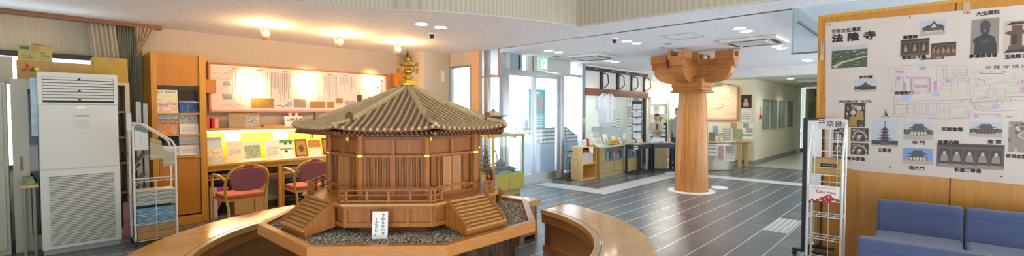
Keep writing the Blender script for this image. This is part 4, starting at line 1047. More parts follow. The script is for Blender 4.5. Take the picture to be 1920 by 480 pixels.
def starmap(S, w, h): S.rect(w*.5,h*.62,w*.92,h*.95,2,2); S.rect(w*.02,h*.52,w*.98,h*.56,3,3); S.rect(w*.47,h*.05,w*.49,h*.5,3,3)
mag('black magazine with yellow title block and blue star art, top shelf right', lean(xm,BY+.06,sh[0],8), .205, .285, pb, A['night'], None, (), par_group=G, art_rect=(.02,.02,.98,.52), mark=starmap)
mag('colourful road guide with mountain and flowers, second shelf left', lean(x0,BY+.07,sh[1],8), .215, .25, pw, A['road'], pw, (('ハイウェイ',.036,.05,.86,mat('ink_green','#4c8a3c',.7),.001),), par_group=G, art_rect=(.0,.0,1,.8))
mag('pale brochure with small map art, back of second shelf right', lean(xm,BY+.09,sh[1]+.10,8), .205, .155, pc, A['map'], None, (), par_group=G, art_rect=(.05,.2,.95,.95))
mag('white text leaflet with small pictures, front of second shelf right', lean(xm,BY+.06,sh[1],8), .205, .13, pw, None, None, (), 6, G)
mag('dark booklet with portrait photographs, lower shelf left', lean(x0+.06,BY+.09,sh[2]+.11,8), .16, .15, pb, A['dark'], None, (), par_group=G, art_rect=(.05,.1,.55,.9))
mag('light blue booklet with animal drawings, front of lower shelf left', lean(x0+.03,BY+.06,sh[2],8), .19, .125, pblue, A['map'], pw, (), par_group=G)
mag('white notice booklet with grey text, back of lower shelf right', lean(xm,BY+.09,sh[2]+.10,8), .21, .16, pw, None, None, (), 5, G)
def gbox(S, w, h): S.rect(w*.25,h*.12,w*.5,h*.5,2,2)
mag('white leaflet with a pale green square, front of lower shelf right', lean(xm,BY+.06,sh[2],8), .21, .13, pw, None, None, (), 4, G, mark=gbox)
# ---- wood blocks either side of the long board
single('wood_bracket', 'orange wooden block at the left end of the long information board', 'bracket', MB().box(1.665,1.83,7.28,YW-.005,1.72,1.91), W['panel'], (1.75,7.4,1.72), bevel=.003)
single('wood_bracket', 'orange wooden block on the wall right of the long information board', 'bracket', MB().box(4.78,5.03,7.44,YW-.005,1.95,2.19), mat('block_orange','#d08022',.5), (4.9,7.5,1.95), bevel=.003)
# ---- the long information board
x0, z1 = onY(393,113,7.56); x1, z2 = onY(737,141,7.56); _, zb = onY(398,210,7.56)
x0, x1, zb, zt = 1.80, 4.70, 1.455, 2.175
t = Thing('information_board', 'long framed cream board with columns of Japanese writing under three spotlights', 'notice board', ((x0+x1)/2, 7.56, zb))
t.part('frame', MB().box(x0,x1,7.53,YW-.002,zt-.02,zt).box(x0,x1,7.53,YW-.002,zb,zb+.02).box(x0,x0+.02,7.53,YW-.002,zb,zt).box(x1-.02,x1,7.53,YW-.002,zb,zt), W['panel'], world=True, bevel=.002)
S = Sheet(FY(x0+.02,7.585,zb+.02), .02); w, h = x1-x0-.04, zt-zb-.04
S.rect(0,0,w,h,0); S.rect(0,0,w,.022,1,1); S.rect(0,h-.012,w,h,1,1); S.rect(0,0,.022,h,1,1); S.rect(w-.022,0,w,h,1,1)
t.part('panel', S, [mat('board_cream','#ead9cb',.35), mat('board_pink','#e2a79d',.4)], world=True)
S = Sheet(FY(x0+.02,7.5635,zb+.02), .001); random.seed(9)
colm = [mat('script_brown','#6e4a3a',.7), mat('script_dark','#4c4238',.7), mat('heading_red','#a8583e',.7), mat('heading_ochre','#c08a3a',.7)]
cols = [(.29,.40),(.325,.62),(.37,.36)]
cols = []
for a, b, dx, hi, lo in ((.29,.40,.035,.6,.3),(.50,.78,.03,.55,.2),(.82,1.12,.028,.6,.25),(1.2,1.36,.028,.6,.3),(1.42,1.62,.028,.55,.22),(1.66,1.9,.028,.5,.25),(1.95,2.2,.026,.4,.15),(2.3,2.45,.03,.45,.2),(2.5,2.62,.026,.45,.25)):
    u = a
    while u < b: cols.append((u, random.uniform(lo,hi))); u += dx
for u, L in cols:
    v = h-.075; thick = random.random() < .15; k_ = random.choice((0,0,1))
    while v > h-.075-L*.78 and v > .15:
        s = random.uniform(.006,.011); S.rect(u,v-s,u+(.009 if thick else .006),v,k_,1); v -= s+.0035
for u in (.29,.62,1.0,1.2,1.45,1.72,2.0,2.3,2.52): S.rect(u,h-.06,u+.09,h-.048,random.choice((2,3)),1)
t.part('lettering', S, colm, world=True)
for i, (u, v, ww, hh, a) in enumerate(((.16,.33,.11,.11,'ink'),(.16,.17,.13,.08,'ink'),(.53,.05,.33,.15,'gold'),(1.16,.065,.19,.13,'stone'),(1.42,.055,.26,.11,'gold'),(1.71,.055,.12,.11,'gold'),(1.86,.14,.13,.09,'gold'),(2.03,.06,.2,.13,'ink'),(2.26,.15,.09,.15,'dark'),(2.47,.14,.08,.13,'gold'))):
    q = Sheet(FY(x0+.02+u,7.5635,zb+.02+v), .001); 
    if i == 0: q.disc(ww/2,hh*.35,ww/2,0,1,hh*.65,20,0,180)
    else: q.rect(0,0,ww,hh,0,1)
    t.part('photograph', q, A[a], world=True)
def cloud(S, u, v, s, mi, w_=.007):
    P = [(u-.16*s,v-.02*s)]+[(u-.10*s+.2*s*k/10, v-.02*s+.02*s*math.sin(k)) for k in range(11)]+[(u+.12*s+.035*s*math.cos(a/4), v+.02*s+.035*s*math.sin(a/4)) for a in range(-8,16)]; S.line(P, w_, mi, 2)
for u, v, s, mi, w_ in ((.16,.56,.8,0,.007),(.18,.48,.7,0,.007),(.3,.1,1.0,0,.007),(1.0,.1,.8,1,.009),(2.6,.42,.4,1,.005)):
    q = Sheet(FY(x0+.02,7.5635,zb+.02), .001); cloud(q,u,v,s,mi,w_)
    t.part('cloud_scroll', q, [mat('scroll_tan','#cfa47c',.7), mat('scroll_navy','#2a2c5c',.7)], world=True)
q = Sheet(FY(x0+.02,7.5635,zb+.02), .001)
for u, v0, v1 in ((2.66,.30,.44),(2.74,.24,.56)): q.rect(u,v0,u+.05,v1,0,1); q.disc(u+.025,v1,.025,0,1); q.disc(u+.025,v0,.025,0,1)
for u, v0, v1 in ((2.66,.30,.44),(2.74,.24,.56)):
    v = v1
    while v > v0+.02: q.rect(u+.014,v-.022,u+.036,v,1,3); v -= .034
t.part('title_plaque', q, [mat('plaque_red','#c84a48',.6), pw], world=True)
# ---- lit shelf under the board and the writing desk
t = Thing('wall_shelf', 'long oak shelf with a lit fluorescent strip under the information board', 'shelf', (3.4, 7.45, 1.19))
t.part('board', MB().box(1.665,5.02,7.3,YW-.01,1.20,1.235), W['oakh'], world=True, bevel=.003)
t.part('back_panel', MB().box(1.665,5.02,7.57,YW-.005,.75,1.2), mat('back_yellow','#d8b23a',.6), world=True)
t.part('light_strip', MB().box(1.72,4.9,7.5,7.56,1.165,1.2), mat('tube_lit','#fff3d0',.4,emit=7), world=True)
lamp('AREA','shelf_tube_lamp',(3.4,7.47,1.155),22,(1,.85,.5),shape='RECTANGLE',size=3.2,size_y=.05,aim=(3.4,7.4,.8))
t = Thing('writing_desk', 'long built-in oak desk under the lit shelf', 'desk', (3.35, 7.38, 0)); dz = .75
t.part('desktop', MB().box(1.668,5.02,7.17,YW-.006,dz-.035,dz), W['oakh'], world=True, bevel=.004)
t.part('apron', MB().box(1.668,5.02,7.20,7.22,dz-.10,dz-.035), W['oak'], world=True)
for x in (2.60,3.6,4.6): t.part('leg', MB().box(x,x+.05,7.2,7.26,0,dz-.035), W['oak'], world=True)
t.part('under_shelf', MB().box(1.668,5.02,7.25,YW-.02,.52,.54), W['oakh'], world=True)
G2 = 'books and leaflets displayed along the desk'
def gold(S, w, h): S.disc(w*.5,h*.48,w*.36,1,2,h*.36); S.disc(w*.5,h*.48,w*.2,2,3,h*.2,24,0,360)
def greens(S, w, h): S.rect(0,h*.9,w,h*.96,2,2); S.rect(0,h*.46,w,h*.52,2,2); S.rect(w*.35,h*.72,w*.55,h*.84,1,2); S.rect(w*.72,h*.72,w*.92,h*.84,1,2); S.rect(w*.35,h*.3,w*.55,h*.42,1,2)
D = [ # px left, px right, top, bg, art, bar, label
 (1.715,.20,.37,pblue,A['pink'],None,'tall leaflet with yellow flower and green field in an acrylic stand on the desk',None,(.05,.05,.95,.55)),
 (1.97,.215,.295,pc,A['map'],None,'cream booklet with purple heading and round plate picture on the desk',None,(.12,.3,.8,.6)),
 (2.195,.215,.285,pw,A['land'],None,'booklet with landscape and pink blossom photographs beside the cream booklet',None,(.0,.1,1,.8)),
 (2.475,.2,.29,pw,None,None,'white history booklet with blue heading line near the middle of the desk',None,(0,0,1,1)),
 (2.685,.2,.29,pw,A['dark'],pgr,'white booklet with two green bands and small photographs on the desk',greens,(.1,.02,.2,.05)),
 (2.91,.19,.29,W['brown'],A['gold'],None,'brown book with golden mandala cover, left one of the two on the desk',gold,(.1,.1,.9,.9)),
 (3.12,.2,.28,pc,A['gold'],None,'cream booklet with golden temple photograph between the two brown books',None,(.0,.5,1,.95)),
 (3.35,.19,.29,W['brown'],A['gold'],None,'brown book with golden mandala cover, right one half hidden by the roof',gold,(.1,.1,.9,.9)),
]
for (x, w, h, bg, art, bar, lb, mk, ar) in D:
    mag(lb, frame((x,7.33,dz+.002), (1,0,0), (0,.30,.95)), w, h, bg, art, bar, (), 0 if mk or art else 7, G2, mark=mk, art_rect=ar, t_=.008, name='booklet', cat='booklet')
t = Thing('acrylic_stand', 'clear acrylic leaflet stand at the left end of the desk', 'stand', (1.82,7.31,dz))
t.part('front_plate', MB().box(-.11,.12,-.04,-.037,0,.09), glass('acrylic','#eef4f4',alpha=.2)); t.part('base', MB().box(-.11,.12,-.04,.03,0,.004), MATS['acrylic'])
for i, (x, w, lb) in enumerate(((2.1,.3,'white leaflet sheets lying flat on the desk before the cream booklet'),(2.62,.35,'white leaflet sheets lying flat on the desk before the history booklet'),(3.05,.3,'white leaflet sheets lying flat on the desk before the brown book'))):
    single('leaflet_sheets', lb, 'papers', MB().box(x,x+w,7.19,7.31,dz,dz+.006).box(x+.05,x+w+.04,7.18,7.29,dz+.006,dz+.010, Matrix.Identity(4)), pw, (x+w/2,7.25,dz))
def notice(lb, x0, x1, z0, z1, y=7.49, seed=1):
    S = Sheet(FY(x0,y,z0), .0015); S.rect(0,0,x1-x0,z1-z0,0); textlines(S,.02,x1-x0-.02,z1-z0-.02,2,.045,1,1,seed,.35)
    single('paper_notice', lb, 'notice', S, [pw, inkg], ((x0+x1)/2,y,z0))
notice('white two-line notice hanging under the shelf above the cream booklet', 1.975, 2.18, 1.035, 1.165)
notice('white two-line notice hanging under the shelf above the green-banded booklet', 2.63, 2.85, 1.03, 1.165, seed=3)
notice('white two-line notice hanging under the shelf behind the roof corner', 3.43, 3.6, 1.06, 1.165, seed=5)
# things on the lit shelf
single('red_book', 'red book standing at the left end of the wall shelf', 'book', MB().box(1.80,1.835,7.40,7.52,1.235,1.375).m(1).box(1.802,1.834,7.402,7.52,1.236,1.376), [pred, pw], (1.82,7.46,1.235), bevel=.002)
single('white_book', 'white and red book standing beside the red book on the wall shelf', 'book', MB().box(1.84,1.885,7.42,7.54,1.235,1.37), mat('book_pinkish','#d8a894',.5), (1.86,7.48,1.235), bevel=.002)
single('red_book', 'bright red book standing behind the wooden block, left of the red shelf book', 'book', MB().box(1.72,1.78,7.42,7.54,1.235,1.39), mat('book_red2','#c84a38',.5), (1.75,7.48,1.235), bevel=.002)
mag('poster with grey bird photograph and garden photograph standing on the wall shelf', lean(2.02,7.44,1.235,10), .42, .21, A['stone'], A['ink'], None, (), art_rect=(.52,.05,.97,.8), cat='poster', name='poster')
mag('red and white poster with the place name in big characters on the wall shelf', lean(2.80,7.46,1.235,10), .28, .20, pw, None, mat('bar_wine','#8a2836',.5), (('斑  鳩',.06,.22,.84,pw,.001),('いかるが',.062,.1,.42,ink,.0015)), cat='poster', name='poster')
single('flat_box', 'low tan box lying on the wall shelf beside the place-name poster', 'box', MB().box(2.45,2.76,7.34,7.5,1.235,1.262), mat('tan_box','#c89a4a',.6), (2.6,7.42,1.235), bevel=.002)
# boxes and baskets under the desk
def floorbox(lb, x0, x1, y0, y1, z0, z1, m=card, name='cardboard_box', cat='box'): return single(name, lb, cat, MB().box(x0,x1,y0,y1,z0,z1), m, ((x0+x1)/2,(y0+y1)/2,z0), bevel=.004)
carton('cardboard carton under the desk behind the left chair', 2.02, 2.46, 7.25, 7.55, 0, .40)
floorbox('white parcel lying on the carton under the desk', 2.02, 2.40, 7.28, 7.5, .40, .46, pw, 'parcel', 'parcel')
single('upright_leaflet_box', 'white magazine file with magenta corner under the desk beside the bookcase', 'box', MB().box(1.72,1.80,7.22,7.45,0,.42).m(1).extr([(1.802,7.22,.1),(1.802,7.22,.41),(1.95,7.22,.41)], (0,.2,0)), [mat('file_grey','#b5b2a8',.6), mat('file_magenta','#a83a86',.6)], (1.8,7.3,0))
single('dark_case', 'dark framed case standing on files under the desk beside the bookcase', 'case', MB().rbox(1.70,1.97,7.40,7.45,.43,.52,.01,'y').rbox(1.70,1.97,7.50,7.53,0,.5,.01,'y'), mat('case_dark','#2c2a2c',.6), (1.83,7.45,0))
pile('stack of newspapers on the shelf under the desk between the chairs', 2.72, 3.05, 7.27, 7.52, .54, 5, .018, ['#b8a888','#6a5f50','#cfc4ae'], seed=8)
pile('stack of dark magazines on the shelf under the desk near the bookcase', 1.72, 2.05, 7.26, 7.52, .54, 5, .014, ['#8a5a4a','#3a3230','#b0a08a'], seed=12)
for i, z in enumerate((.0,.17,.30)):
    t = Thing('wire_basket', ('lowest','middle','topmost')[i]+' round black basket of papers in the stack under the desk', 'basket', (2.88,7.36,z), 0, 'baskets under the desk')
    t.part('bowl', MB().lathe([(.12,0),(.15,.05),(.16,.11),(.155,.11),(.14,.05),(0,.012)], n=20), mat('basket_black','#2d2c2e',.6), smooth=True)
    t.part('papers', MB().box(-.09,.10,-.08,.09,.04,.10, Matrix.Rotation(.4*i,4,'Z')), mat('basket_paper','#9a9a8a',.7,var=.3,vscale=20), bevel=.004)
carton('brown carton under the desk right of the round baskets', 3.15, 3.5, 7.26, 7.55, 0, .35)
# ---- two armchairs
def chair():
    t = Thing('armchair', '', 'chair', (1.9, 6.25, 0), 0, 'armchairs at the writing desk')
    wm_ = wood('chair_beech', '#bb8224', '#cf9a3a', (12,12,4), .35, .3); um = mat('mauve_upholstery', '#8f4e4c', .85, var=.12, vscale=40, bump=.3, bscale=400); sm = mat('coral_upholstery', '#b05c4c', .85, var=.1, vscale=40)
    # local: x across, y forward to the desk, back of the chair at y = 0
    for s in (-1, 1):
        t.part('leg', MB().tube([(s*.21,-.02,0),(s*.212,.02,.30),(s*.235,.035,.44),(s*.245,.01,.56),(s*.235,-.02,.66)], [.015,.016,.017,.017,.016], 10), wm_, smooth=True, label='bent rear leg')
        t.part('leg', MB().tube(bend([(s*.25,.43,0),(s*.25,.44,.66),(s*.25,.36,.68)],5,.04)[:7]+[Vector((s*.25,.40,.67))], .0155, 10), wm_, smooth=True, label='straight front leg')
        t.part('armrest', MB().tube([(s*.245,.43,.655),(s*.255,.37,.672),(s*.258,.2,.67),(s*.25,.06,.65),(s*.24,.01,.62)], [.017,.02,.021,.019,.015], 10), wm_, smooth=True)
    arch = [(.235*math.cos(rad(a)), -.035-.0*a, .655+.145*math.sin(rad(a))) for a in range(0,181,12)]
    arch = [(x*(1 if abs(x) < .2 else 1), y-.03*(z-.655)/.145, z) for x,y,z in arch]
    t.part('back_frame', MB().tube(arch, .0155, 10), wm_, smooth=True)
    pts = []
    for a in range(0,360,10):
        c_, s_ = math.cos(rad(a)), math.sin(rad(a)); pts.append((.205*math.copysign(abs(c_)**.6,c_), .625+.145*math.copysign(abs(s_)**.75,s_)))
    mb = MB().extr([(x,-.045-.045*(z-.5)/.25,z) for x,z in pts], (0,.032,0))
    t.part('backrest', mb, um, bevel=.01, seg=3)
    t.part('back_grip', MB().rbox(-.055,.055,-.085,-.04,.755,.812,.015,'y'), um, bevel=.004)
    t.part('seat', MB().rbox(-.225,.225,.02,.47,.385,.435,.05,'z',5), sm, bevel=.015, seg=3)
    t.part('seat_rail', MB().box(-.22,.22,.03,.05,.355,.385).box(-.22,.22,.42,.44,.355,.385).box(-.235,-.215,.03,.44,.355,.385).box(.215,.235,.03,.44,.355,.385), wm_)
    return t
c1 = chair(); c1.o['label'] = 'beech-framed armchair with mauve back and coral seat, nearer the bookcase'; c1.o.location = (1.89, 6.27, 0); c1.o.rotation_euler = (0,0,rad(3))
dup(c1.o, (2.74, 6.33, 0), rad(-2), 'beech-framed armchair with mauve back, partly behind the pavilion stairs')
# ================================================================== display case beside the entrance
t = Thing('display_case', 'yellow-green wooden display case with glass upper half behind the pavilion', 'display case', (5.73, 5.6, 0)); dc = t
ol = W['olive']; x0, x1, y0, y1 = 5.33, 6.13, 5.38, 5.84
t.part('cabinet', MB().box(x0,x1,y0,y1,.10,.385), ol, world=True, bevel=.003)
t.part('plinth', MB().box(x0+.02,x1-.07,y0+.04,y1-.02,0,.10), ol, world=True)
for a, b in ((x0+.01,5.73),(5.735,x1-.01)): t.part('door', MB().box(a,b,y0-.01,y0,.115,.375), ol, world=True, bevel=.002)
for (x,y) in ((x0,y0),(x1-.025,y0),(x0,y1-.025),(x1-.025,y1-.025)): t.part('corner_post', MB().box(x,x+(.05 if x == x0 else .025),y,y+.025,.385,1.05), ol, world=True)
t.part('top_panel', MB().box(x0-.01,x1+.01,y0-.01,y1+.01,1.04,1.08), ol, world=True, bevel=.003)
t.part('pane', MB().box(x0+.05,x1-.025,y0+.008,y0+.012,.385,1.04), glass('window_glass'), world=True, label='front pane')
t.part('pane', MB().box(x0+.008,x0+.012,y0+.025,y1-.025,.385,1.04), glass('window_glass'), world=True, label='side pane')
t.part('mat', MB().box(x0+.05,x1-.03,y0+.03,y1-.03,.385,.395), mat('green_mat','#3f9a7c',.8), world=True)
ms = mat('model_grey','#6d5f50',.7); ml_ = mat('model_light','#a39680',.7); mdk = mat('model_dark','#3f3730',.7)
def hip(mb, cx, cy, z, wx, wy, h, e=.012):
    """small curved hip roof"""
    o = [(-wx,-wy,e),(wx,-wy,e),(wx,wy,e),(-wx,wy,e)]; q = [(-wx*.6,-wy*.55,h*.35),(wx*.6,-wy*.55,h*.35),(wx*.6,wy*.55,h*.35),(-wx*.6,wy*.55,h*.35)]; r = [(-wx*.25,-.004,h),(wx*.25,-.004,h),(wx*.25,.004,h),(-wx*.25,.004,h)]; b = [(-wx*.9,-wy*.9,0),(wx*.9,-wy*.9,0),(wx*.9,wy*.9,0),(-wx*.9,wy*.9,0)]
    vs = [(cx+a,cy+c,z+d) for a,c,d in b+o+q+r]; fs = [(3,2,1,0)]
    for l in range(3):
        for k in range(4): fs.append((l*4+k,l*4+(k+1)%4,l*4+4+(k+1)%4,l*4+4+k))
    fs.append((12,13,14,15)); mb.add(vs, fs)
t = Thing('temple_hall_model', 'small grey-brown model of a two-roofed temple hall inside the display case', 'architectural model', (5.72,5.58,.395))
t.part('base', MB().box(-.17,.17,-.12,.12,0,.02).box(-.14,.14,-.1,.1,.02,.035), ml_)
b = MB().box(-.10,.10,-.07,.07,.035,.09).box(-.065,.065,-.045,.045,.11,.155)
for k in range(7): b.box(-.10+k*.031,-.094+k*.031,-.076,-.07,.035,.09)
t.part('walls', b, mdk)
r = MB(); hip(r,0,0,.09,.17,.125,.05); hip(r,0,0,.155,.115,.085,.075); t.part('roof', r, ms)
t.part('ridge', MB().box(-.03,.03,-.006,.006,.228,.238), mdk)
for (x,y,s) in ((-.26,-.02,.6),(.22,-.06,.55),(.30,.08,.5)):
    t2 = Thing('gate_model', {-.26:'tiny model gatehouse left of the temple hall in the display case', .22:'tiny model building right of the temple hall in the display case', .30:'tiny model building in the far right of the display case'}[x], 'architectural model', (5.72+x,5.58+y,.395))
    t2.part('walls', MB().box(-.05*s*1.4,.05*s*1.4,-.04,.04,0,.05), mdk); r = MB(); hip(r,0,0,.05,.1*s*1.4,.07,.045); t2.part('roof', r, ms)
t = Thing('pagoda_model', 'slender five-tiered pagoda model at the left inside the display case', 'architectural model', (5.46,5.68,.395))
for k in range(5):
    w_ = .085-.011*k; z = .03+k*.075
    t.part('storey', MB().box(-w_*.55,w_*.55,-w_*.55,w_*.55,z,z+.05), mdk); r = MB(); hip(r,0,0,z+.045,w_,w_,.028); t.part('roof', r, ms)
t.part('base', MB().box(-.09,.09,-.09,.09,0,.03), ml_); t.part('spire', MB().cyl((0,0,.39),(0,0,.50),.004,.002,6), mdk)
# pavilion with a spire standing on the case
t = Thing('pagoda_model', 'model pagoda with pale green hipped roof and ringed spire on top of the display case', 'architectural model', (5.58,5.62,1.08))
t.part('base', MB().box(-.11,.11,-.11,.11,0,.02), mdk)
t.part('body', MB().box(-.075,.075,-.075,.075,.02,.26).box(-.10,.10,-.10,.10,.26,.285), mat('model_brown','#5a4638',.7))
for z, w_ in ((.225,.06),): t.part('bracket_tier', MB().box(-.12,.12,-.12,.12,.295,.31).box(-.09,.09,-.09,.09,.28,.296), mat('model_brown','#5a4638',.7))
r = MB(); hip(r,0,0,.31,.19,.19,.10); t.part('roof', r, mat('roof_olive','#a5a57a',.5))
t.part('spire', MB().box(-.022,.022,-.022,.022,.40,.435).cyl((0,0,.43),(0,0,.64),.004,.002,6), mdk)
for k in range(5): t.part('spire_ring', MB().lathe([(.008,0),(.026-.002*k,.002),(.026-.002*k,.008),(.008,.01)], (0,0,.455+k*.032), 14), mdk)

# ================================================================== entrance hall outside the glass
t = Thing('slanted_rack', 'pale blue slanted rack with rows of small white-labelled boxes outside the glass door', 'rack', (8.85,6.75,0)); lb_ = mat('pale_blue_panel','#b5cbe6',.5)
t.part('front_panel', MB().box(7.95,9.75,6.5,6.53,.05,.74), lb_, world=True)
t.part('side_panel', MB().extr([(7.95,6.53,.05),(7.95,7.1,.05),(7.95,7.1,1.10),(7.95,6.53,.74)], (.03,0,0)), lb_, world=True); t.part('side_panel', MB().extr([(9.72,6.53,.05),(9.72,7.1,.05),(9.72,7.1,1.10),(9.72,6.53,.74)], (.03,0,0)), lb_, world=True)
t.part('sloping_board', MB().extr([(7.98,6.53,.73),(7.98,7.1,1.08),(7.98,7.1,1.06),(7.98,6.53,.71)], (1.74,0,0)), mat('slate_board','#57656a',.6), world=True)
for r_ in range(4):
    for k in range(11): t.part('label_box', MB().box(8.03+k*.152,8.14+k*.152,6.57+r_*.13,6.60+r_*.13,.75+r_*.08,.80+r_*.08), pw, world=True)
def post_(lb, x, y, h, w_=.12, m=None, nm='pillar', cat='pillar'):
    return single(nm, lb, cat, MB().rbox(x-w_/2,x+w_/2,y-w_/2,y+w_/2,-.02,h,.02), m or mat('far_grey','#9aa7b3',.6), (x,y,-.02))
post_('grey-blue outside pillar seen through the left glass panel', 9.6, 10.3, 2.77, .3); post_('low grey gate post outside, left of the meeting door frames', 8.6, 9.0, 1.6, .16); post_('low grey gate post outside, seen through the right sliding door', 10.4, 9.1, 1.55, .16)
# teal banner with a red ring
t = Thing('banner', 'teal banner with pink-red ring hanging outside the right glass door', 'banner', (8.75,7.3,1.0))
S = Sheet(FY(8.48,7.3,1.06), .004); S.rect(0,0,.62,.98,0); S.rect(0,.0,.62,.35,1,1); S.disc(.36,.60,.21,2,1,.22,28); S.disc(.36,.60,.165,0,2,.175,28); S.disc(.40,.62,.07,2,3,.12); S.rect(.22,.86,.42,.92,3,1)
for k in range(4): S.rect(.08,.05+k*.07,.54,.08+k*.07,3,2)
t.part('cloth', S, [mat('banner_teal','#35c0aa',.7), mat('banner_pale','#7fd8cc',.7), mat('banner_red','#d86a7c',.7), pw], world=True)
t.part('pole', MB().cyl((9.14,7.32,-.02),(9.14,7.32,2.15),.012).cyl((9.14,7.32,2.06),(8.48,7.32,2.06),.008), steel, world=True)
# parked cars and a hedge far outside, a low building
def car(x, y, rz, col, lb):
    t = Thing('car', lb, 'car', (x,y,-.02), rz)
    side = [(-2.1,.28),(-2.12,.75),(-1.75,.92),(-1.15,1.0),(-.65,1.42),(.75,1.45),(1.35,1.02),(2.0,.9),(2.1,.55),(2.08,.28)]
    t.part('body', MB().extr([(a,-.82,b) for a,b in side], (0,1.64,0)), mat('car_'+col.strip('#'), col, .3, .2), bevel=.06)
    t.part('side_window', MB().extr([(-1.0,-.835,.98),(-.6,-.835,1.34),(.7,-.835,1.36),(1.15,-.835,1.0)], (0,1.67,0)), mat('car_glass','#39424c',.1))
    for wx in (-1.35,1.3):
        for wy in (-.84,.66): t.part('wheel', MB().cyl((wx,wy,.32),(wx,wy+.18,.32),.32,n=20), mat('tyre','#26282a',.8))
car(15.5, 19, rad(40), '#d8dade', 'white car parked outside, left of the door frames'); car(20.5, 19.5, rad(35), '#8e99a6', 'grey car parked outside behind the right sliding door'); car(12.5, 20.5, rad(45), '#6f7a86', 'dark grey car parked outside, farther to the left')
t = Thing('building', 'pale low building with dark windows across the car park', 'building', (26,34,-.02))
t.part('walls', MB().box(14,44,34,38,-.02,3.4), mat('far_wall','#dfe4ea',.8), world=True); t.part('roof', MB().box(13.5,44.5,33.5,38.5,3.4,3.6), mat('far_roof','#b8c2cc',.8), world=True)
for k in range(9): t.part('window', MB().box(16+k*3.1,17.6+k*3.1,33.95,34.0,.9,2.2), mat('far_window','#8fa2b4',.3), world=True)
t = Thing('bicycle', 'grey bicycle parked outside behind the display case', 'bicycle', (6.9,7.4,-.02), rad(15))
for wx in (-.5,.5):
    wq = t.part('wheel', MB().tube([(wx+.32*math.cos(rad(a)),0,.34+.32*math.sin(rad(a))) for a in range(0,360,12)], .014, 6, closed=True), mat('tyre','#26282a',.8)); sp_ = MB()
    for a in range(0,360,30): sp_.cyl((wx,0,.34),(wx+.31*math.cos(rad(a)),0,.34+.31*math.sin(rad(a))),.002,n=4)
    t.part('spokes', sp_, steel, wq)
t.part('frame', MB().tube([(-.5,0,.34),(-.12,0,.30),(.34,0,.78)],.014,6).tube([(-.12,0,.30),(-.22,0,.78),(-.5,0,.34)],.012,6).tube([(-.2,0,.72),(.32,0,.72)],.012,6).tube([(.5,0,.34),(.32,0,.86)],.013,6), mat('bike_blue','#5f7f9c',.4,.4))
t.part('saddle', MB().box(-.34,-.12,-.06,.06,.80,.84), black, bevel=.015); t.part('handlebar', MB().tube([(.26,-.26,.93),(.32,-.08,.92),(.32,.08,.92),(.26,.26,.93)],.012,6), steel)
t = Thing('security_camera', 'white camera on a bracket under the canopy outside', 'camera', (8.9,7.6,2.75))
t.part('bracket', MB().cyl((0,0,0),(0,0,-.14),.012), white); t.part('housing', MB().box(-.14,.10,-.035,.035,-.2,-.13, Matrix.Rotation(rad(-12),4,'Y')), white, bevel=.01)
def sticker(lb, x, z, w_, h_, m, y=YD-.064):
    S = Sheet(FY(x,y,z), .001); S.rect(0,0,w_,h_,0); S.rect(w_*.2,h_*.45,w_*.8,h_*.8,1,1); return single('sticker', lb, 'sticker', S, [m, pw], (x,y,z))
sticker('yellow and red sticker on the steel post right of the doors', 8.76, 1.18, .07, .16, mat('sticker_yellow','#d2b23a',.6)); 
# ================================================================== shop side
t = Thing('bookcase', 'low pale wooden cabinet of red-topped books beside the shop counter', 'bookcase', (8.36,5.6,0)); pm = W['pale']; ym = wood('ply_yellow','#c8993f','#d8ab50',(18,18,1.2),.45)
x0,x1,y0,y1,hh = 8.08,8.65,5.45,5.74,.70
t.part('side_panel', MB().box(x0,x0+.02,y0,y1,0,hh), pm, world=True); t.part('side_panel', MB().box(x1-.03,x1,y0,y1,0,hh), ym, world=True)
t.part('top_panel', MB().box(x0,x1,y0,y1,hh,hh+.02), pm, world=True); t.part('back_panel', MB().box(x0,x1,y1-.01,y1,0,hh), ym, world=True)
for z in (.03,.36): t.part('shelf', MB().box(x0,x1,y0+.005,y1,z-.03,z), ym, world=True)
random.seed(4)
for k in range(9):
    h_ = .27+.015*(k%3)
    t = Thing('book', ('first','second','third','fourth','fifth','sixth','seventh','eighth','ninth')[k]+' book from the left in the low pale cabinet, white spine with red top', 'book', (8.13+k*.045,5.55,.36), 0, 'books in the low pale cabinet')
    t.part('cover', MB().box(0,.038,-.08,.1,0,h_), mat('book_white','#cfc8c0',.6), bevel=.002); t.part('red_top', MB().box(-.0005,.0385,-.082,.1,h_*.82,h_+.001), mat('book_red','#a8383a',.6))
t = Thing('bicycle_pump', 'black and green floor pump with hose standing left of the low book cabinet', 'pump', (7.97,5.70,0))
t.part('foot', MB().box(-.05,.09,-.05,.05,0,.02), black, bevel=.004); t.part('barrel', MB().cyl((0,0,.02),(0,0,.5),.018), black); t.part('collar', MB().cyl((0,0,.40),(0,0,.46),.0195), mat('pump_green','#3a9a5c',.5))
t.part('rod', MB().cyl((0,0,.5),(0,0,.62),.006), chrome); t.part('handle', MB().cyl((-.09,0,.62),(.09,0,.62),.014), black)
t.part('hose', MB().tube([(-.02,0,.05),(-.09,.0,.15),(-.1,0,.4),(-.05,0,.6),(.03,-.02,.58)], .006, 6), black)
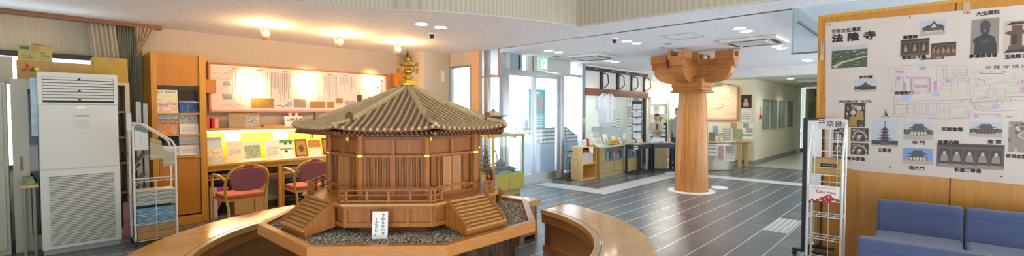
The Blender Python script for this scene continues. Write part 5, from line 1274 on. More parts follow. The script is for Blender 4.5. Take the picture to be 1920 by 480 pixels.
# glass-fronted counter
t = Thing('shop_counter', 'long beige shop counter with a glass showcase in its front', 'counter', (9.8,5.6,0)); cm_ = wood('counter_beige','#a08d5e','#b3a072',(14,14,1.2),.5)
x0,x1,y0,y1 = 8.69,10.55,5.38,5.84
t.part('body', MB().box(x0,x1,y0+.03,y1,.08,.36).box(x0,x0+.02,y0+.01,y1,.36,.67).box(x0,x0+.22,y0+.01,y0+.03,.36,.67).box(x0,x1,y1-.02,y1,.36,.67), cm_, world=True)
for k in range(3): t.part('door', MB().box(x0+.01+k*.615,x0+.61+k*.615,y0+.012,y0+.03,.10,.35), cm_, world=True, bevel=.002)
t.part('plinth', MB().box(x0,x1,y0,y1,0,.09), cm_, world=True)
t.part('worktop', MB().box(x0-.015,x1,y0-.01,y1,.67,.695), mat('counter_top','#c8c2a4',.4), world=True)
for k in range(3): t.part('moulding', MB().box(x0-.005,x0+.24,y0,y1-.1,.56+k*.03,.575+k*.03), cm_, world=True)
t.part('pane', MB().box(x0+.24,x1,y0+.01,y0+.014,.37,.66), glass('window_glass'), world=True)
t.part('frame_rail', MB().box(x0+.22,x1,y0,y0+.02,.355,.375).box(x0+.22,x1,y0,y0+.02,.655,.67).box(9.35,9.37,y0,y0+.02,.375,.655), steel, world=True)
t.part('case_floor', MB().box(x0+.03,x1,y0+.03,y1-.02,.36,.37), pw, world=True)
random.seed(21)
cl = ['#d8d4cc','#8fa5b8','#3c4a54','#c7b07a','#b9c8d0','#6f5a48','#e4e0d8']
for k in range(10):
    x = x0+.32+k*.155; hh = random.uniform(.08,.22)
    single('boxed_souvenir', 'small '+('white','blue-grey','dark','tan','pale blue','brown','cream')[k%7]+' boxed souvenir, '+('first','second','third','fourth','fifth','sixth','seventh','eighth','ninth','tenth')[k]+' from the left in the counter showcase', 'souvenir box', MB().box(x,x+.09,5.5,5.56,.37,.37+hh).box(x+.01,x+.08,5.495,5.5,.38,.36+hh), mat('souv'+str(k%7), cl[k%7], .5), (x,5.53,.37), 'souvenirs in the counter showcase', bevel=.002)
def board_(lb, x, y, z, w_, h_, m, art=None, cat='display card', name='display_card', a=15, lines=0):
    return mag(lb, frame((x,y,z), (1,0,0), (0,math.sin(rad(a)),math.cos(rad(a)))), w_, h_, m, art, None, (), lines, None, cat=cat, name=name, t_=.004)
ct = .695
board_('large white card with green leaf drawings leaning at the left end of the shop counter', 8.86, 5.62, ct, .36, .34, pw, A['map'], lines=3, a=25)
board_('small white card with picture beside the large card on the shop counter', 9.22, 5.6, ct, .2, .26, pw, None, lines=5)
board_('small bright green card on the shop counter', 9.13, 5.5, ct, .12, .08, mat('card_green','#57c088',.6))
t = Thing('name_board', 'orange wooden board with brown writing lying on the shop counter', 'sign', (9.55,5.55,ct))
S = Sheet(frame((9.30,5.52,ct+.012), (1,0,0), (0,.35,.94)), .01); S.rect(0,0,.48,.10,0); 
for k in range(8): S.rect(.05+k*.05,.03,.085+k*.05,.07,1,1)
t.part('board', S, [mat('board_orange','#d8983a',.5), mat('board_ink','#8a5a1c',.6)], world=True); t.part('foot', MB().box(9.28,9.8,5.5,5.56,ct,ct+.02), W['brown'], world=True)
t = Thing('acrylic_screen', 'clear acrylic screen standing along the back of the shop counter', 'screen', (9.7,5.7,ct)); t.part('sheet', MB().box(8.9,10.4,5.70,5.706,ct,ct+.40), glass('acrylic'), world=True); t.part('foot', MB().box(8.95,9.05,5.65,5.76,ct,ct+.01).box(10.2,10.3,5.65,5.76,ct,ct+.01), MATS['acrylic'], world=True)
board_('white sign with small black print standing behind the orange board', 9.62, 5.62, ct, .2, .2, pw, lines=3)
board_('white card with a red dot at the middle of the shop counter', 9.88, 5.6, ct, .14, .16, pw, lines=1)
t = Thing('round_fan', 'pale cream round paper fan on a stem on the shop counter', 'fan', (10.15,5.6,ct)); S = Sheet(FY(10.15,5.6,ct+.17), .004); S.disc(0,0,.09,0,1,.085); t.part('face', MB().cyl((10.15,5.598,ct+.17),(10.15,5.604,ct+.17),.085,n=24), mat('fan_cream','#e8e0b4',.6), world=True); t.part('stem', MB().cyl((10.15,5.6,ct),(10.15,5.6,ct+.09),.008), pm, world=True)
board_('black and white striped card on the dark table', 10.25, 5.3, .695, .14, .17, pw, A['ink'], a=20); board_('white leaflet rack card with small pictures on the dark table', 10.42, 5.32, .695, .16, .2, pw, lines=4, a=20); board_('low white label card on the dark table front', 10.1, 5.2, .695, .14, .1, pw, lines=2, a=20)
# small signs on the low bookcase
board_('pale blue sign card with round emblem on the low book cabinet', 8.20, 5.56, .72, .22, .15, mat('sign_pale','#dfe3ee',.5), lines=2, a=5)
board_('red-framed small sign card on the low book cabinet', 8.45, 5.58, .72, .1, .16, pred, None, a=5)
single('cloth', 'dark red cloth lying on the low book cabinet', 'cloth', MB().rbox(8.38,8.62,5.46,5.56,.72,.735,.006,'y'), mat('cloth_wine','#8a3a4c',.9), (8.5,5.5,.72), bevel=.003)
single('hanging_note', 'small white paper taped over the corner of the low book cabinet', 'note', MB().extr([(8.35,5.444,.60),(8.50,5.444,.56),(8.5,5.444,.70),(8.33,5.444,.70)], (0,.003,0)), pw, (8.43,5.444,.6))
# black tables
def table(lb, P4, z=.70, col=black):
    cx = sum(p[0] for p in P4)/4; cy = sum(p[1] for p in P4)/4
    t = Thing('display_table', lb, 'table', (cx,cy,0))
    t.part('top', MB().extr([(x,y,z-.02) for x,y in P4], (0,0,.02)), col, world=True)
    n = len(P4); 
    for i in range(n):
        a = Vector((*P4[i],0)); b = Vector((*P4[(i+1)%n],0)); d_ = (b-a).normalized(); nn = Vector((-d_.y,d_.x,0))*.015
        t.part('apron', MB().extr([a+Vector((0,0,z-.11)),b+Vector((0,0,z-.11)),b+nn+Vector((0,0,z-.11)),a+nn+Vector((0,0,z-.11))], (0,0,.09)), col, world=True)
        t.part('foot_rail', MB().extr([a+Vector((0,0,.01)),b+Vector((0,0,.01)),b+nn+Vector((0,0,.01)),a+nn+Vector((0,0,.01))], (0,0,.03)), col, world=True)
        q = a+(Vector((cx,cy,0))-a).normalized()*.03
        t.part('leg', MB().box(q.x-.022,q.x+.022,q.y-.022,q.y+.022,0,z-.02), col, world=True)
    return t
tb1 = table('black steel-framed display table in front of the shop counter', [(9.72,5.0),(10.46,5.02),(10.46,5.34),(9.72,5.33)])
tb2 = table('black steel-framed display table standing at an angle beside the column', [(10.50,5.02),(10.90,4.60),(11.12,4.81),(10.72,5.23)])
S = Sheet(FX(9.718,5.11,.60), .001); S.rect(0,0,.1,.085,0); S.rect(.01,.02,.045,.065,1,1); S.rect(.055,.03,.09,.055,1,1)
tb1.part('label_plate', S, [pw, ink], world=True)
random.seed(33)
cs = [('white',pw),('cream',pc),('pale blue',pblue),('pink',mat('item_pink','#d8a0a8',.6)),('tan',mat('item_tan','#c49a5c',.6)),('grey',mat('item_grey','#9aa0a4',.6))]
for k in range(10):
    c_, m_ = cs[k%6]; q = k/9; x = 10.58+.32*q; y = 5.06-.34*q
    single('souvenir_packet', c_+' packet on the angled black table, '+('first','second','third','fourth','fifth','sixth','seventh','eighth','ninth','tenth')[k]+' along its front edge from the left', 'packet', MB().box(-.02,.018,-.05,.05,.0,.02+.012*(k%3), Matrix.Translation((x+.05,y+.05,.70)) @ Matrix.Rotation(rad(-46),4,'Z')), m_, (x+.05,y+.05,.70), 'packets on the angled black table')
for k in range(4):
    single('souvenir_packet', cs[(k+2)%6][0]+' flat souvenir packet on the straight black table, '+('first','second','third','fourth')[k]+' from the left', 'packet', MB().box(9.80+k*.13,9.9+k*.13,5.06,5.15,.70,.72+.006*k), cs[(k+2)%6][1], (9.85+k*.13,5.1,.70), 'packets on the straight black table')
# low beige counter behind the angled table
t = Thing('shop_counter', 'lower beige counter seen through the angled black table', 'counter', (11.22,5.3,0))
t.part('body', MB().extr([(10.96,5.28,.05),(11.26,4.97,.05),(11.5,5.2,.05),(11.2,5.51,.05)], (0,0,.6)), cm_, world=True); t.part('plinth', MB().extr([(10.98,5.28,0),(11.26,4.99,0),(11.48,5.2,0),(11.2,5.49,0)], (0,0,.05)), cm_, world=True)
# white garment hanging on the brown rail
def coat(lb, x, m, w_=.36, group=None):
    t = Thing('happi_coat', lb, 'garment', (x,5.86,1.2)); 
    t.part('hanger', MB().tube([(0,0,.80),(.0,-.01,.74)], .006, 6).tube([(-w_*.42,0,.66),(0,0,.745),(w_*.42,0,.66)], .011, 6), mat('hanger_red','#a82a34',.5))
    def prism(p, y0, y1): return MB().extr([(a,y0,b) for a,b in p], (0,y1-y0,0))
    t.part('body', prism([(-.17,0),(.17,0),(.165,.35),(.16,.68),(.05,.73),(0,.60),(-.05,.73),(-.16,.68),(-.165,.35)], .012, -.028), m, bevel=.01)
    for s in (-1,1): t.part('sleeve', prism([(s*.155,.68),(s*.30,.58),(s*.285,.10+.3),(s*.25,.02+.28),(s*.16,.33)], .01, -.02), m, bevel=.008)
    t.part('lapel', prism([(-.055,.73),(-.03,.73),(.018,.0),(-.012,.0)], -.03, -.034).extr([(.055,-.03,.73),(.03,-.03,.73),(.012,-.03,.45),(.02,-.03,.45)], (0,-.004,0)), mat('coat_seam','#cfd6df',.8))
    return t
coat('white short-sleeved coat on a red hanger, right one on the brown rail', 9.86, mat('coat_white','#e4e9f0',.9)); coat('pale bluish coat hanging just behind the white coat on the brown rail', 9.62, mat('coat_pale','#cfd9e4',.9)).o.location.y = 5.88
# papers stuck on the shop pane
for (lb, px0, py0, px1, py1, m, ln) in (('white notice with red symbol on the shop pane right of the coats',1177,184,1185,197,pw,0),('pale lilac paper on the shop pane',1188,182,1199,200,mat('paper_lilac','#c3c6df',.6),1),('tall yellowish price strip on the shop pane',1176,199,1185,222,pc,6),('white notice below the pale coat hem',1148,222,1155,243,pw,3),('white notice right of the coats\' hem on the shop pane',1156,221,1164,243,pw,4),('blue-edged notice low on the shop pane',1177,222,1186,242,pw,3),('grey paper behind the acrylic screen',1110,238,1128,252,mat('paper_grey','#aeb6bb',.6),0)):
    (xa,za),(xb,zb_) = onY(px0,py0,YD-.02), onY(px1,py1,YD-.02)
    S = Sheet(FY(xa,YD-.02,zb_), .002); S.rect(0,0,xb-xa,za-zb_,0)
    if ln: textlines(S,.01,xb-xa-.01,za-zb_-.02,ln,(za-zb_-.03)/ln,1,1,ln,.4)
    if 'red symbol' in lb: S.disc((xb-xa)/2,(za-zb_)*.55,.045,2,1,.06); S.rect((xb-xa)/2-.01,.05,(xb-xa)/2+.01,.12,0,2)
    single('paper_notice', lb, 'notice', S, [m, inkg, mat('symbol_red','#c8485a',.6)], ((xa+xb)/2,YD-.02,zb_))
# postcard spinner
t = Thing('postcard_spinner', 'tall dark wire postcard rack full of pale cards behind the tables', 'rack', (10.82,5.62,0))
t.part('pole', MB().cyl((0,0,0),(0,0,1.7),.015), black); t.part('base', MB().lathe([(.16,0),(.16,.02),(.02,.04)], n=20), black)
for k in range(5):
    for s in range(4):
        a = PI/2*s+.6; M = Matrix.Translation((0,0,.78+k*.185)) @ Matrix.Rotation(a,4,'Z')
        h_ = t.part('pocket', MB().box(-.11,.11,.115,.12,0,.02,M).box(-.112,-.106,.06,.12,0,.14,M).box(.106,.112,.06,.12,0,.14,M).box(-.11,.11,.06,.12,-.004,0,M), mat('pocket_wire_grey','#59616b',.5))
        t.part('postcards', MB().box(-.104,-.003,.07,.113,.0,.155,M).box(.003,.104,.07,.113,0,.15,M), [mat('card_pale','#dfe6ee',.5,var=.12,vscale=25)], h_)
t.part('header', MB().box(-.14,.14,-.01,.01,1.64,1.76, Matrix.Rotation(-.7,4,'Z')), black); 
# shelving seen in the storeroom behind the staff doorway
t = Thing('storeroom_shelf', 'white shelf unit with papers and a red arrow sign behind the staff doorway', 'shelf', (15.0,7.2,0))
t.part('back', MB().box(15.1,15.14,6.5,7.8,0,2.1), pw, world=True)
for z in (.6,1.0,1.4,1.75): t.part('shelf', MB().box(14.85,15.1,6.5,7.8,z,z+.02), mat('shelf_grey','#9aa0a0',.5), world=True)
S = Sheet(FX(14.84,7.45,1.80), .002); S.poly([(0,.02),(.2,.02),(.2,-.02),(.32,.05),(.2,.12),(.2,.08),(0,.08)],0); t.part('arrow_sign', S, mat('arrow_red','#c84a5a',.6), world=True)
for i, (y, z, h_, c_) in enumerate(((7.4,1.02,.3,'#d8a0b0'),(7.2,1.42,.25,'#e4e4e0'),(6.95,1.02,.28,'#5c6670'),(6.8,1.42,.26,'#c8d0c0'),(7.05,.62,.3,'#d0d4d8'),(6.75,1.02,.22,'#7a8a6a'))):
    single('storeroom_box', ('pink','white','dark grey','pale green','light grey','green')[i]+' box on the storeroom shelves behind the doorway', 'box', MB().box(14.88,15.05,y-.09,y+.08,z,z+h_), mat('sbox'+str(i), c_, .6), (14.96,y,z), bevel=.004)
# grey drawer stand beside the second woman
t = Thing('card_stand', 'tall narrow black card stand left of the second shop assistant', 'stand', (11.6,5.2,0)); t.part('frame', MB().box(-.08,.08,-.02,.02,0,1.18), black)
for k in range(4): t.part('card', MB().box(-.085,-.08,-.05,.05,.72+k*.11,.80+k*.11), pw)

# ================================================================== the two shop assistants
def person(name, label, loc, rz, jacket, inner, hair_c, skin='#e2b596', scale=1.0, hold=True, turn=0, hidden_legs=True, vest=None, tie=True):
    """one skinned body; clothing and hair are children; local: faces -Y"""
    t = Thing('person', label, 'person', loc, rz)
    sk = mat('skin_'+skin.strip('#'), skin, .5)
    V = []; E = []; Rr = []
    def v(p, r): V.append(tuple(c*scale for c in p)); Rr.append(r*scale); return len(V)-1
    def e(a, b): E.append((a,b))
    pel = v((0,0,.90),.115); ab = v((0,0,1.02),.10); ch = v((0,-.005,1.18),.115); sh_ = v((0,0,1.275),.07); nk = v((0,-.005,1.345),.046); nk2 = v((0,-.012,1.385),.045)
    for a,b in ((pel,ab),(ab,ch),(ch,sh_),(sh_,nk),(nk,nk2)): e(a,b)
    for s in (-1,1):
        h1 = v((s*.09,0,.84),.085); k1 = v((s*.095,-.01,.46),.055); a1 = v((s*.095,.01,.09),.036); f1 = v((s*.10,-.12,.03),.03); e(pel,h1); e(h1,k1); e(k1,a1); e(a1,f1)
        s1 = v((s*.135,0,1.262),.045)
        e(sh_, s1)
        if hold: el = v((s*.205,.0,1.05),.038); wr = v((s*.10,-.19,1.03),.025); hn = v((s*.055,-.22,1.045),.028)
        else: el = v((s*.19,.02,1.04),.038); wr = v((s*.185,-.06,.84),.025); hn = v((s*.18,-.08,.77),.028)
        e(s1,el); e(el,wr); e(wr,hn)
        for q in range(4):
            o = (q-1.5)*.014
            if hold: fa = v((s*.03,-.235+o*.2,1.045+o),.009); fb = v((s*.0,-.238,1.04+o),.008)
            else: fa = v((s*.18+0,-.08+o,.735),.009); fb = v((s*.172,-.085+o,.70),.008)
            e(hn,fa); e(fa,fb)
        th = v((hn and (s*.05 if hold else s*.165), -.215 if hold else -.11, 1.075 if hold else .76),.010); e(hn,th)
    me = bpy.data.meshes.new('body'); me.from_pydata(V, E, []); me.materials.append(sk)
    o = bpy.data.objects.new('body', me); COL.objects.link(o); o.parent = t.o
    md = o.modifiers.new('skin','SKIN'); md.use_smooth_shade = True
    for i, r in enumerate(Rr): me.skin_vertices[0].data[i].radius = (r, r*(.8 if i < 4 else 1))
    me.skin_vertices[0].data[0].use_root = True
    o.modifiers.new('sub','SUBSURF').levels = 1
    o.modifiers['sub'].render_levels = 2
    # head, turned a little
    hz = 1.475*scale; Mh = Matrix.Translation((0,-.02*scale,hz)) @ Matrix.Rotation(turn,4,'Z')
    n, m = 24, 18; vs = []; fs = []
    for i in range(m+1):
        p = PI*i/m
        for k in range(n):
            a = 2*PI*k/n; x = math.sin(p)*math.cos(a); y = math.sin(p)*math.sin(a); z = math.cos(p)
            wz = 1-.30*max(0,-z)**1.5; X = x*.074*wz; Y = y*.092*(1-.15*max(0,-z)); Z_ = z*.112
            if y < 0:
                f = math.exp(-((x/.16)**2))*-y
                Y -= .020*f*math.exp(-(((z+.10)/.13)**2)) + .006*f*math.exp(-(((z+.42)/.10)**2)) + .008*f*math.exp(-(((z+.78)/.15)**2))
                Y += .006*-y*(math.exp(-(((abs(x)-.42)/.18)**2)))*math.exp(-(((z-.10)/.12)**2))
            vs.append(Mh @ (Vector((X,Y,Z_))*scale))
    fs = [(i*n+k,(i+1)*n+k,(i+1)*n+(k+1)%n,i*n+(k+1)%n) for i in range(m) for k in range(n)]
    hd = MB().add(vs, fs)
    for s in (-1,1): hd.ball(Mh @ (Vector((s*.076,.008,-.005))*scale), .02*scale, 8, 6, (.4,.7,1.1))
    head = t.part('head', hd, sk, smooth=True)
    fc = MB()
    for s in (-1,1):
        fc.m(0).ball(Mh @ (Vector((s*.030,-.083,.012))*scale), .010*scale, 8, 6, (1.2,.4,.6)); fc.m(1).ball(Mh @ (Vector((s*.030,-.087,.012))*scale), .0055*scale, 8, 6, (1,.5,1))
        fc.m(1).box(-.016*scale,.016*scale,-.002,.002,-.0025,.0025, Mh @ Matrix.Translation(Vector((s*.031,-.083,.034))*scale))
    fc.m(2).tube([Mh @ (Vector((x,-.084-.004*math.cos(x*60),-.047+abs(x)*.22))*scale) for x in (-.024,-.012,0,.012,.024)], .005*scale, 6)
    fc.m(0).tube([Mh @ (Vector((x,-.089,-.046+abs(x)*.2))*scale) for x in (-.015,0,.015)], .0026*scale, 5)
    t.part('face', fc, [mat('eye_white','#eeeae4',.4), mat('eye_dark','#2a1c18',.5), mat('lips','#b05a58',.5)], head, smooth=True)
    # hair: cap with fringe
    hs = []; hf = []; n2 = 28; m2 = 10
    for i in range(m2+1):
        for k in range(n2):
            a = 2*PI*k/n2; y = math.sin(a); lim = 1.22 if y < -.35 else (2.0 if y < .1 else 2.35)
            p = lim*i/m2; hs.append(Mh @ (Vector((math.sin(p)*math.cos(a)*.084, math.sin(p)*y*.101+.004, math.cos(p)*.122+.004))*scale))
    hf = [(i*n2+k,(i+1)*n2+k,(i+1)*n2+(k+1)%n2,i*n2+(k+1)%n2) for i in range(m2) for k in range(n2)]
    hr = MB().add(hs, hf)
    ho = t.part('hair', hr, mat('hair_'+hair_c.strip('#'), hair_c, .55, var=.3, vscale=60), smooth=True)
    if tie: t.part('hair_tail', MB().tube([Mh @ (Vector(p)*scale) for p in ((.0,.09,.03),(.02,.135,-.01),(.03,.13,-.09),(.02,.11,-.15))], [.02,.032,.026,.008], 10), mat('hair_'+hair_c.strip('#'), hair_c, .55), ho, smooth=True)
    # clothes: jacket body, sleeves, shirt front, trousers
    jm = mat('jacket_'+jacket.strip('#'), jacket, .85, var=.06, vscale=20); im = mat('shirt_'+inner.strip('#'), inner, .8)
    def ring(prof): 
        vs = []; n = 28
        for (rx, ry, z, dy) in prof:
            for k in range(n): a = 2*PI*k/n; vs.append((rx*math.cos(a)*scale, (ry*math.sin(a)+dy)*scale, z*scale))
        return MB().add(vs, [(i*n+k,i*n+(k+1)%n,(i+1)*n+(k+1)%n,(i+1)*n+k) for i in range(len(prof)-1) for k in range(n)])
    jk = ring([(.175,.125,.78,0),(.172,.122,.88,0),(.16,.112,1.0,0),(.17,.122,1.13,0),(.176,.112,1.21,0),(.155,.095,1.27,0),(.105,.075,1.318,0),(.066,.06,1.352,0)])
    j = t.part('jacket', jk, jm, smooth=True)
    for s in (-1,1):
        pth = [(s*.125,0,1.262),(s*.168,0,1.235),(s*.195,0,1.16),(s*.212,.0,1.06),(s*.17,-.09,1.035),(s*.115,-.165,1.03)] if hold else [(s*.125,0,1.262),(s*.168,0,1.235),(s*.188,.0,1.15),(s*.198,.02,1.04),(s*.195,-.03,.92),(s*.19,-.05,.87)]
        t.part('sleeve', MB().tube([Vector(p)*scale for p in pth], [q*scale for q in (.062,.064,.06,.054,.048,.042)], 12), jm, j, smooth=True)
    t.part('shirt_front', MB().extr([Vector(p)*scale for p in ((-.035,-.118,1.33-.055),(.035,-.118,1.33-.055),(.03,-.128,1.12),(0,-.125,.95),(-.03,-.128,1.12))], (0,-.006,0)), im, j)
    if vest: t.part('apron', MB().extr([Vector(p)*scale for p in ((-.11,-.128,1.14),(.11,-.128,1.14),(.14,-.135,.80),(-.14,-.135,.80))], (0,-.008,0)), mat('apron_'+vest.strip('#'), vest, .8), j)
    tm2 = mat('trousers_navy','#4a6488',.8)
    for s in (-1,1): t.part('trouser_leg', MB().tube([Vector(p)*scale for p in ((s*.08,0,.90),(s*.092,0,.80),(s*.097,-.01,.46),(s*.097,.01,.10))], [q*scale for q in (.10,.098,.07,.058)], 12), tm2, smooth=True)
    for s in (-1,1): t.part('shoe', MB().rbox(s*.10-.04,s*.10+.04,-.17,.06,0,.06,.03), mat('shoe_dark','#2c2a2a',.6), bevel=.01)
    return t
yw = math.atan2(-5.2, -11.1)
pr1 = person('person', 'smiling woman with brown hair in cream jacket behind the shop tables, holding something orange', (11.75,5.50,0), rad(-90)+math.atan2(5.2,11.1)+rad(0), '#e3dcc4', '#5f7890', '#5c3324', scale=.90, hold=True, turn=rad(8))
pr2 = person('person', 'woman with pulled-back dark hair in grey checked top, half hidden by the timber column', (12.3,5.16,0), rad(-90)+math.atan2(5.2,12.3), '#b4b6ae', '#c8c8c0', '#2f2420', scale=1.0, hold=False, turn=rad(-10))
d1 = Vector((math.cos(math.atan2(5.2,11.1)), math.sin(math.atan2(5.2,11.1)), 0))
q = Vector((11.75,5.50,.945))-d1*.235
single('orange_item', 'small orange bag held in the hands of the woman in the cream jacket', 'bag', MB().ball(q, .045, 12, 8, (1,1,1.2)), mat('item_orange','#e8963a',.6), q, smooth=True)
q2 = Vector((11.23,5.24,.65))
t = Thing('cloth_bundle', 'white cloth bundle on the counter in front of the woman in the cream jacket', 'cloth', (q2.x,q2.y,.65)); mb = MB(); random.seed(2)
t.part('folds', MB().rbox(-.10,.10,-.18,.18,0,.09,.03,'x', M=Matrix.Rotation(rad(45),4,'Z')).rbox(-.08,.08,-.15,.16,.07,.15,.03,'x', M=Matrix.Rotation(rad(40),4,'Z')), mat('cloth_white','#e8edf2',.9), bevel=.02)
if 0: t = Thing('till_counter', 'cream counter behind the angled table where the woman in the cream jacket stands', 'counter', (q2.x,q2.y,0)); t.part('body', MB().box(-.12,.12,-.35,.35,0,.68, Matrix.Rotation(rad(25),4,'Z')), cm_); t.part('worktop', MB().box(-.14,.14,-.37,.37,.68,.70, Matrix.Rotation(rad(25),4,'Z')), pw)

# ================================================================== timber column with bracket capital
KX, KY = 8.46, 3.275
t = Thing('timber_column', 'thick round cypress column with carved bracket capital in the middle of the hall', 'column', (KX,KY,0)); wc = W['column']
t.part('shaft', MB().lathe([(.292,0),(.292,.2),(.289,.6),(.279,1.0),(.268,1.25),(.255,1.5),(.240,1.75),(.233,1.82)], n=64), wc, smooth=True)
t.part('shaft_seam', MB().tube([(r*math.cos(rad(178)),r*math.sin(rad(178)),z) for r,z in ((.292,0),(.292,.2),(.289,.6),(.279,1.0),(.268,1.25),(.255,1.5),(.240,1.75),(.2335,1.815))],.003,5), mat('seam_dark','#7a4824',.8))
cd = wood('capital_wood','#a3642a','#be8040',(5,5,14),.45,.1)
h = .29
t.part('bearing_block', MB().box(-h*1.02,h*1.02,-h*1.02,h*1.02,1.82,1.845).add([(a*r,b*r,z) for r,z in ((h*1.0,1.845),(h*.93,1.86),(h*.905,1.88),(h*.92,1.905),(h*.97,1.93),(h*.97,2.08)) for a,b in ((-1,-1),(1,-1),(1,1),(-1,1))], [(l*4+k,l*4+(k+1)%4,l*4+4+(k+1)%4,l*4+4+k) for l in range(5) for k in range(4)]+[(20,21,22,23)]), cd, bevel=.008)
def arm(axis):
    """boat-shaped bracket arm along an axis, L = half length"""
    L_ = .70; b = [(-L_,2.30),(-L_,2.22)]
    for k in range(9): a = rad(90*k/8); b.append((-L_+.0+.36*(1-math.cos(a)), 2.22-.22*math.sin(a)))
    b = b+[(-x,z) for x,z in b[::-1]]
    M = Matrix.Identity(4) if axis == 'x' else Matrix.Rotation(PI/2,4,'Z')
    return MB().extr([(x,-.11,z) for x,z in b], (0,.22,0), M)
t.part('bracket_arm', arm('x'), cd, bevel=.006); t.part('bracket_arm', arm('y'), cd, bevel=.006)
for (dx,dy) in ((-1,0),(1,0),(0,-1),(0,1),(0,0)):
    R_ = .60; cx, cy = dx*R_, dy*R_; M = Matrix.Translation((cx,cy,0)) @ (Matrix.Rotation(PI/2,4,'Z') if dx else Matrix.Identity(4)); s = .155
    prof_ = [(-s*.68,2.27),(-s*.66,2.31),(-s*.72,2.35),(-s*.84,2.38),(-s,2.395),(-s,2.54),(-s*.62,2.54),(-s*.62,2.44),(s*.62,2.44),(s*.62,2.54),(s,2.54),(s,2.395),(s*.84,2.38),(s*.72,2.35),(s*.66,2.31),(s*.68,2.27)]
    mbx = MB()
    # U-notched block: two cheeks and a floor
    mbx.extr([(x,-s,z) for x,z in prof_], (0,2*s,0), M)
    t.part('bearing_cup', mbx, cd, bevel=.005)
t.part('cross_tenon', MB().box(-.45,.45,-.05,.05,2.30,2.42).box(-.05,.05,-.45,.45,2.30,2.42), cd)
t.part('base_ring', MB().lathe([(.31,.0),(.31,.012),(.405,.012),(.415,0)], n=64), mat('ring_white','#d9d9d2',.5))
single('floor_disc', 'small white round lid lying on the floor behind the column foot', 'lid', MB().lathe([(0,.02),(.13,.018),(.15,0)], (9.15,3.0,0), 28), mat('lid_white','#dcdfe0',.4), (9.15,3.0,0), smooth=True)

# ================================================================== reception desk, wall pieces beyond the column
t = Thing('reception_desk', 'rounded steel-fronted reception desk with posters, behind the timber column', 'desk', (12.3,4.35,0))
pts = [(12.35,4.75)]+[(12.35+.70*math.cos(rad(a)),4.40+.70*math.sin(rad(a))) for a in range(150,271,6)]
t.part('body', MB().extr([(x,y,0) for x,y in pts], (0,0,.70)), mat('desk_steel','#a8a090',.35,.5), world=True, bevel=.02)
pts2 = [(12.4,4.8)]+[(12.35+.755*math.cos(rad(a)),4.40+.755*math.sin(rad(a))) for a in range(148,273,6)]
t.part('worktop', MB().extr([(x,y,.70) for x,y in pts2], (0,0,.04)), wood('desk_top','#c8b184','#d8c294',(8,8,8),.3,.3), world=True, bevel=.01)
def hang(lb, px0, py0, px1, py1, X, m, art=None, lines=0, cat='poster', th=.002, rects=()):
    (ya,za),(yb,zb_) = onX(px0,py0,X), onX(px1,py1,X)
    S = Sheet(FX(X,ya,zb_), th); w_, h_ = ya-yb, za-zb_; S.rect(0,0,w_,h_,0)
    if art: S.rect(w_*.06,h_*.5,w_*.94,h_*.95,1,1)
    if lines: textlines(S,.02*w_,w_*.95,h_*(.45 if art else .93),lines,h_*(.4 if art else .85)/lines,2,1,lines,.35)
    for (a,b,c,d_,i) in rects: S.rect(a*w_,b*h_,c*w_,d_*h_,i,2)
    return single(cat.replace(' ','_'), lb, cat, S, [m, art or m, inkg, mat('deep_pink','#c8488c',.6), paper], (X,(ya+yb)/2,zb_))
hang('pink and white upright strip poster on the front of the reception desk',1346,273,1357,302,11.595,mat('strip_pink','#e3b8d0',.6),None,7)
hang('white poster with blue-grey bridge photograph on the front of the reception desk',1359,272,1378,302,11.595,pw,A['ink'],4)
hang('plain white sheet on the front of the reception desk next to the column',1328,270,1345,293,11.595,pw,None,3)
hang('tall white brochure with round drawings standing on the reception desk',1355,240,1372,267,11.8,pw,None,6)
hang('grey laptop screen or panel standing on the reception desk beside the column',1329,248,1341,268,11.8,mat('panel_grey','#8d8480',.5),None,0,'panel')
hang('blue and white checked calendar strip on the wall behind the reception desk',1337,236,1346,255,13.697,mat('strip_blue','#7f98c8',.6),None,4)
hang('brown paper on the wall behind the reception desk',1370,230,1381,241,13.697,card)
hang('yellow-orange flower picture above the reception desk',1374,241,1392,263,13.3,A['land'],None,0,'picture')
hang('white board with green-grey photographs left of the corridor',1391,230,1413,251,13.697,pw,None,0,'notice',rects=((.08,.5,.5,.95,1),)); hang('small green landscape print left of the corridor',1393,231,1404,240,13.69,A['land'],None,0,'print'); hang('small grey landscape print left of the corridor',1398,240,1411,249,13.688,A['ink'],None,0,'print')
hang('white sheet under the landscape prints left of the corridor',1390,250,1412,266,13.69,pw,None,1)
t = Thing('vase', 'small dark blue bottle on the reception desk', 'vase', (11.9,4.12,.74)); t.part('body', MB().lathe([(0,0),(.04,0),(.05,.06),(.03,.11),(.015,.13),(.018,.15)], n=16), mat('vase_blue','#3a4a9c',.3), smooth=True)
t = Thing('flower_arrangement', 'small arrangement of yellow flowers on the reception desk', 'flowers', (12.1,3.95,.74)); t.part('pot', MB().lathe([(0,0),(.05,0),(.065,.09),(.06,.09),(0,.02)], n=14), pw)
random.seed(6); t.part('stems', MB().tube([(0,0,.05),(.03,.02,.15)],.004,5).tube([(0,0,.05),(-.04,.0,.16)],.004,5).tube([(0,0,.05),(0,-.05,.14)],.004,5), mat('stem_green','#5c8a3c',.7))
for k in range(6): t.part('bloom', MB().ball((random.uniform(-.06,.06),random.uniform(-.07,.07),random.uniform(.13,.2)),.028,8,6), mat('bloom_yellow','#e0b83a',.7))
t = Thing('wood_counter', 'low wooden side counter between the reception desk and the corridor', 'counter', (13.3,3.9,0)); t.part('top', MB().box(12.9,13.68,3.66,4.2,.66,.72), W['pale'], world=True); t.part('leg', MB().box(12.95,13.0,3.7,3.78,0,.66), W['pale'], world=True); t.part('leg', MB().box(13.55,13.62,3.7,3.78,0,.66), W['pale'], world=True); t.part('end_panel', MB().box(12.95,13.62,4.12,4.15,0,.66), W['pale'], world=True)
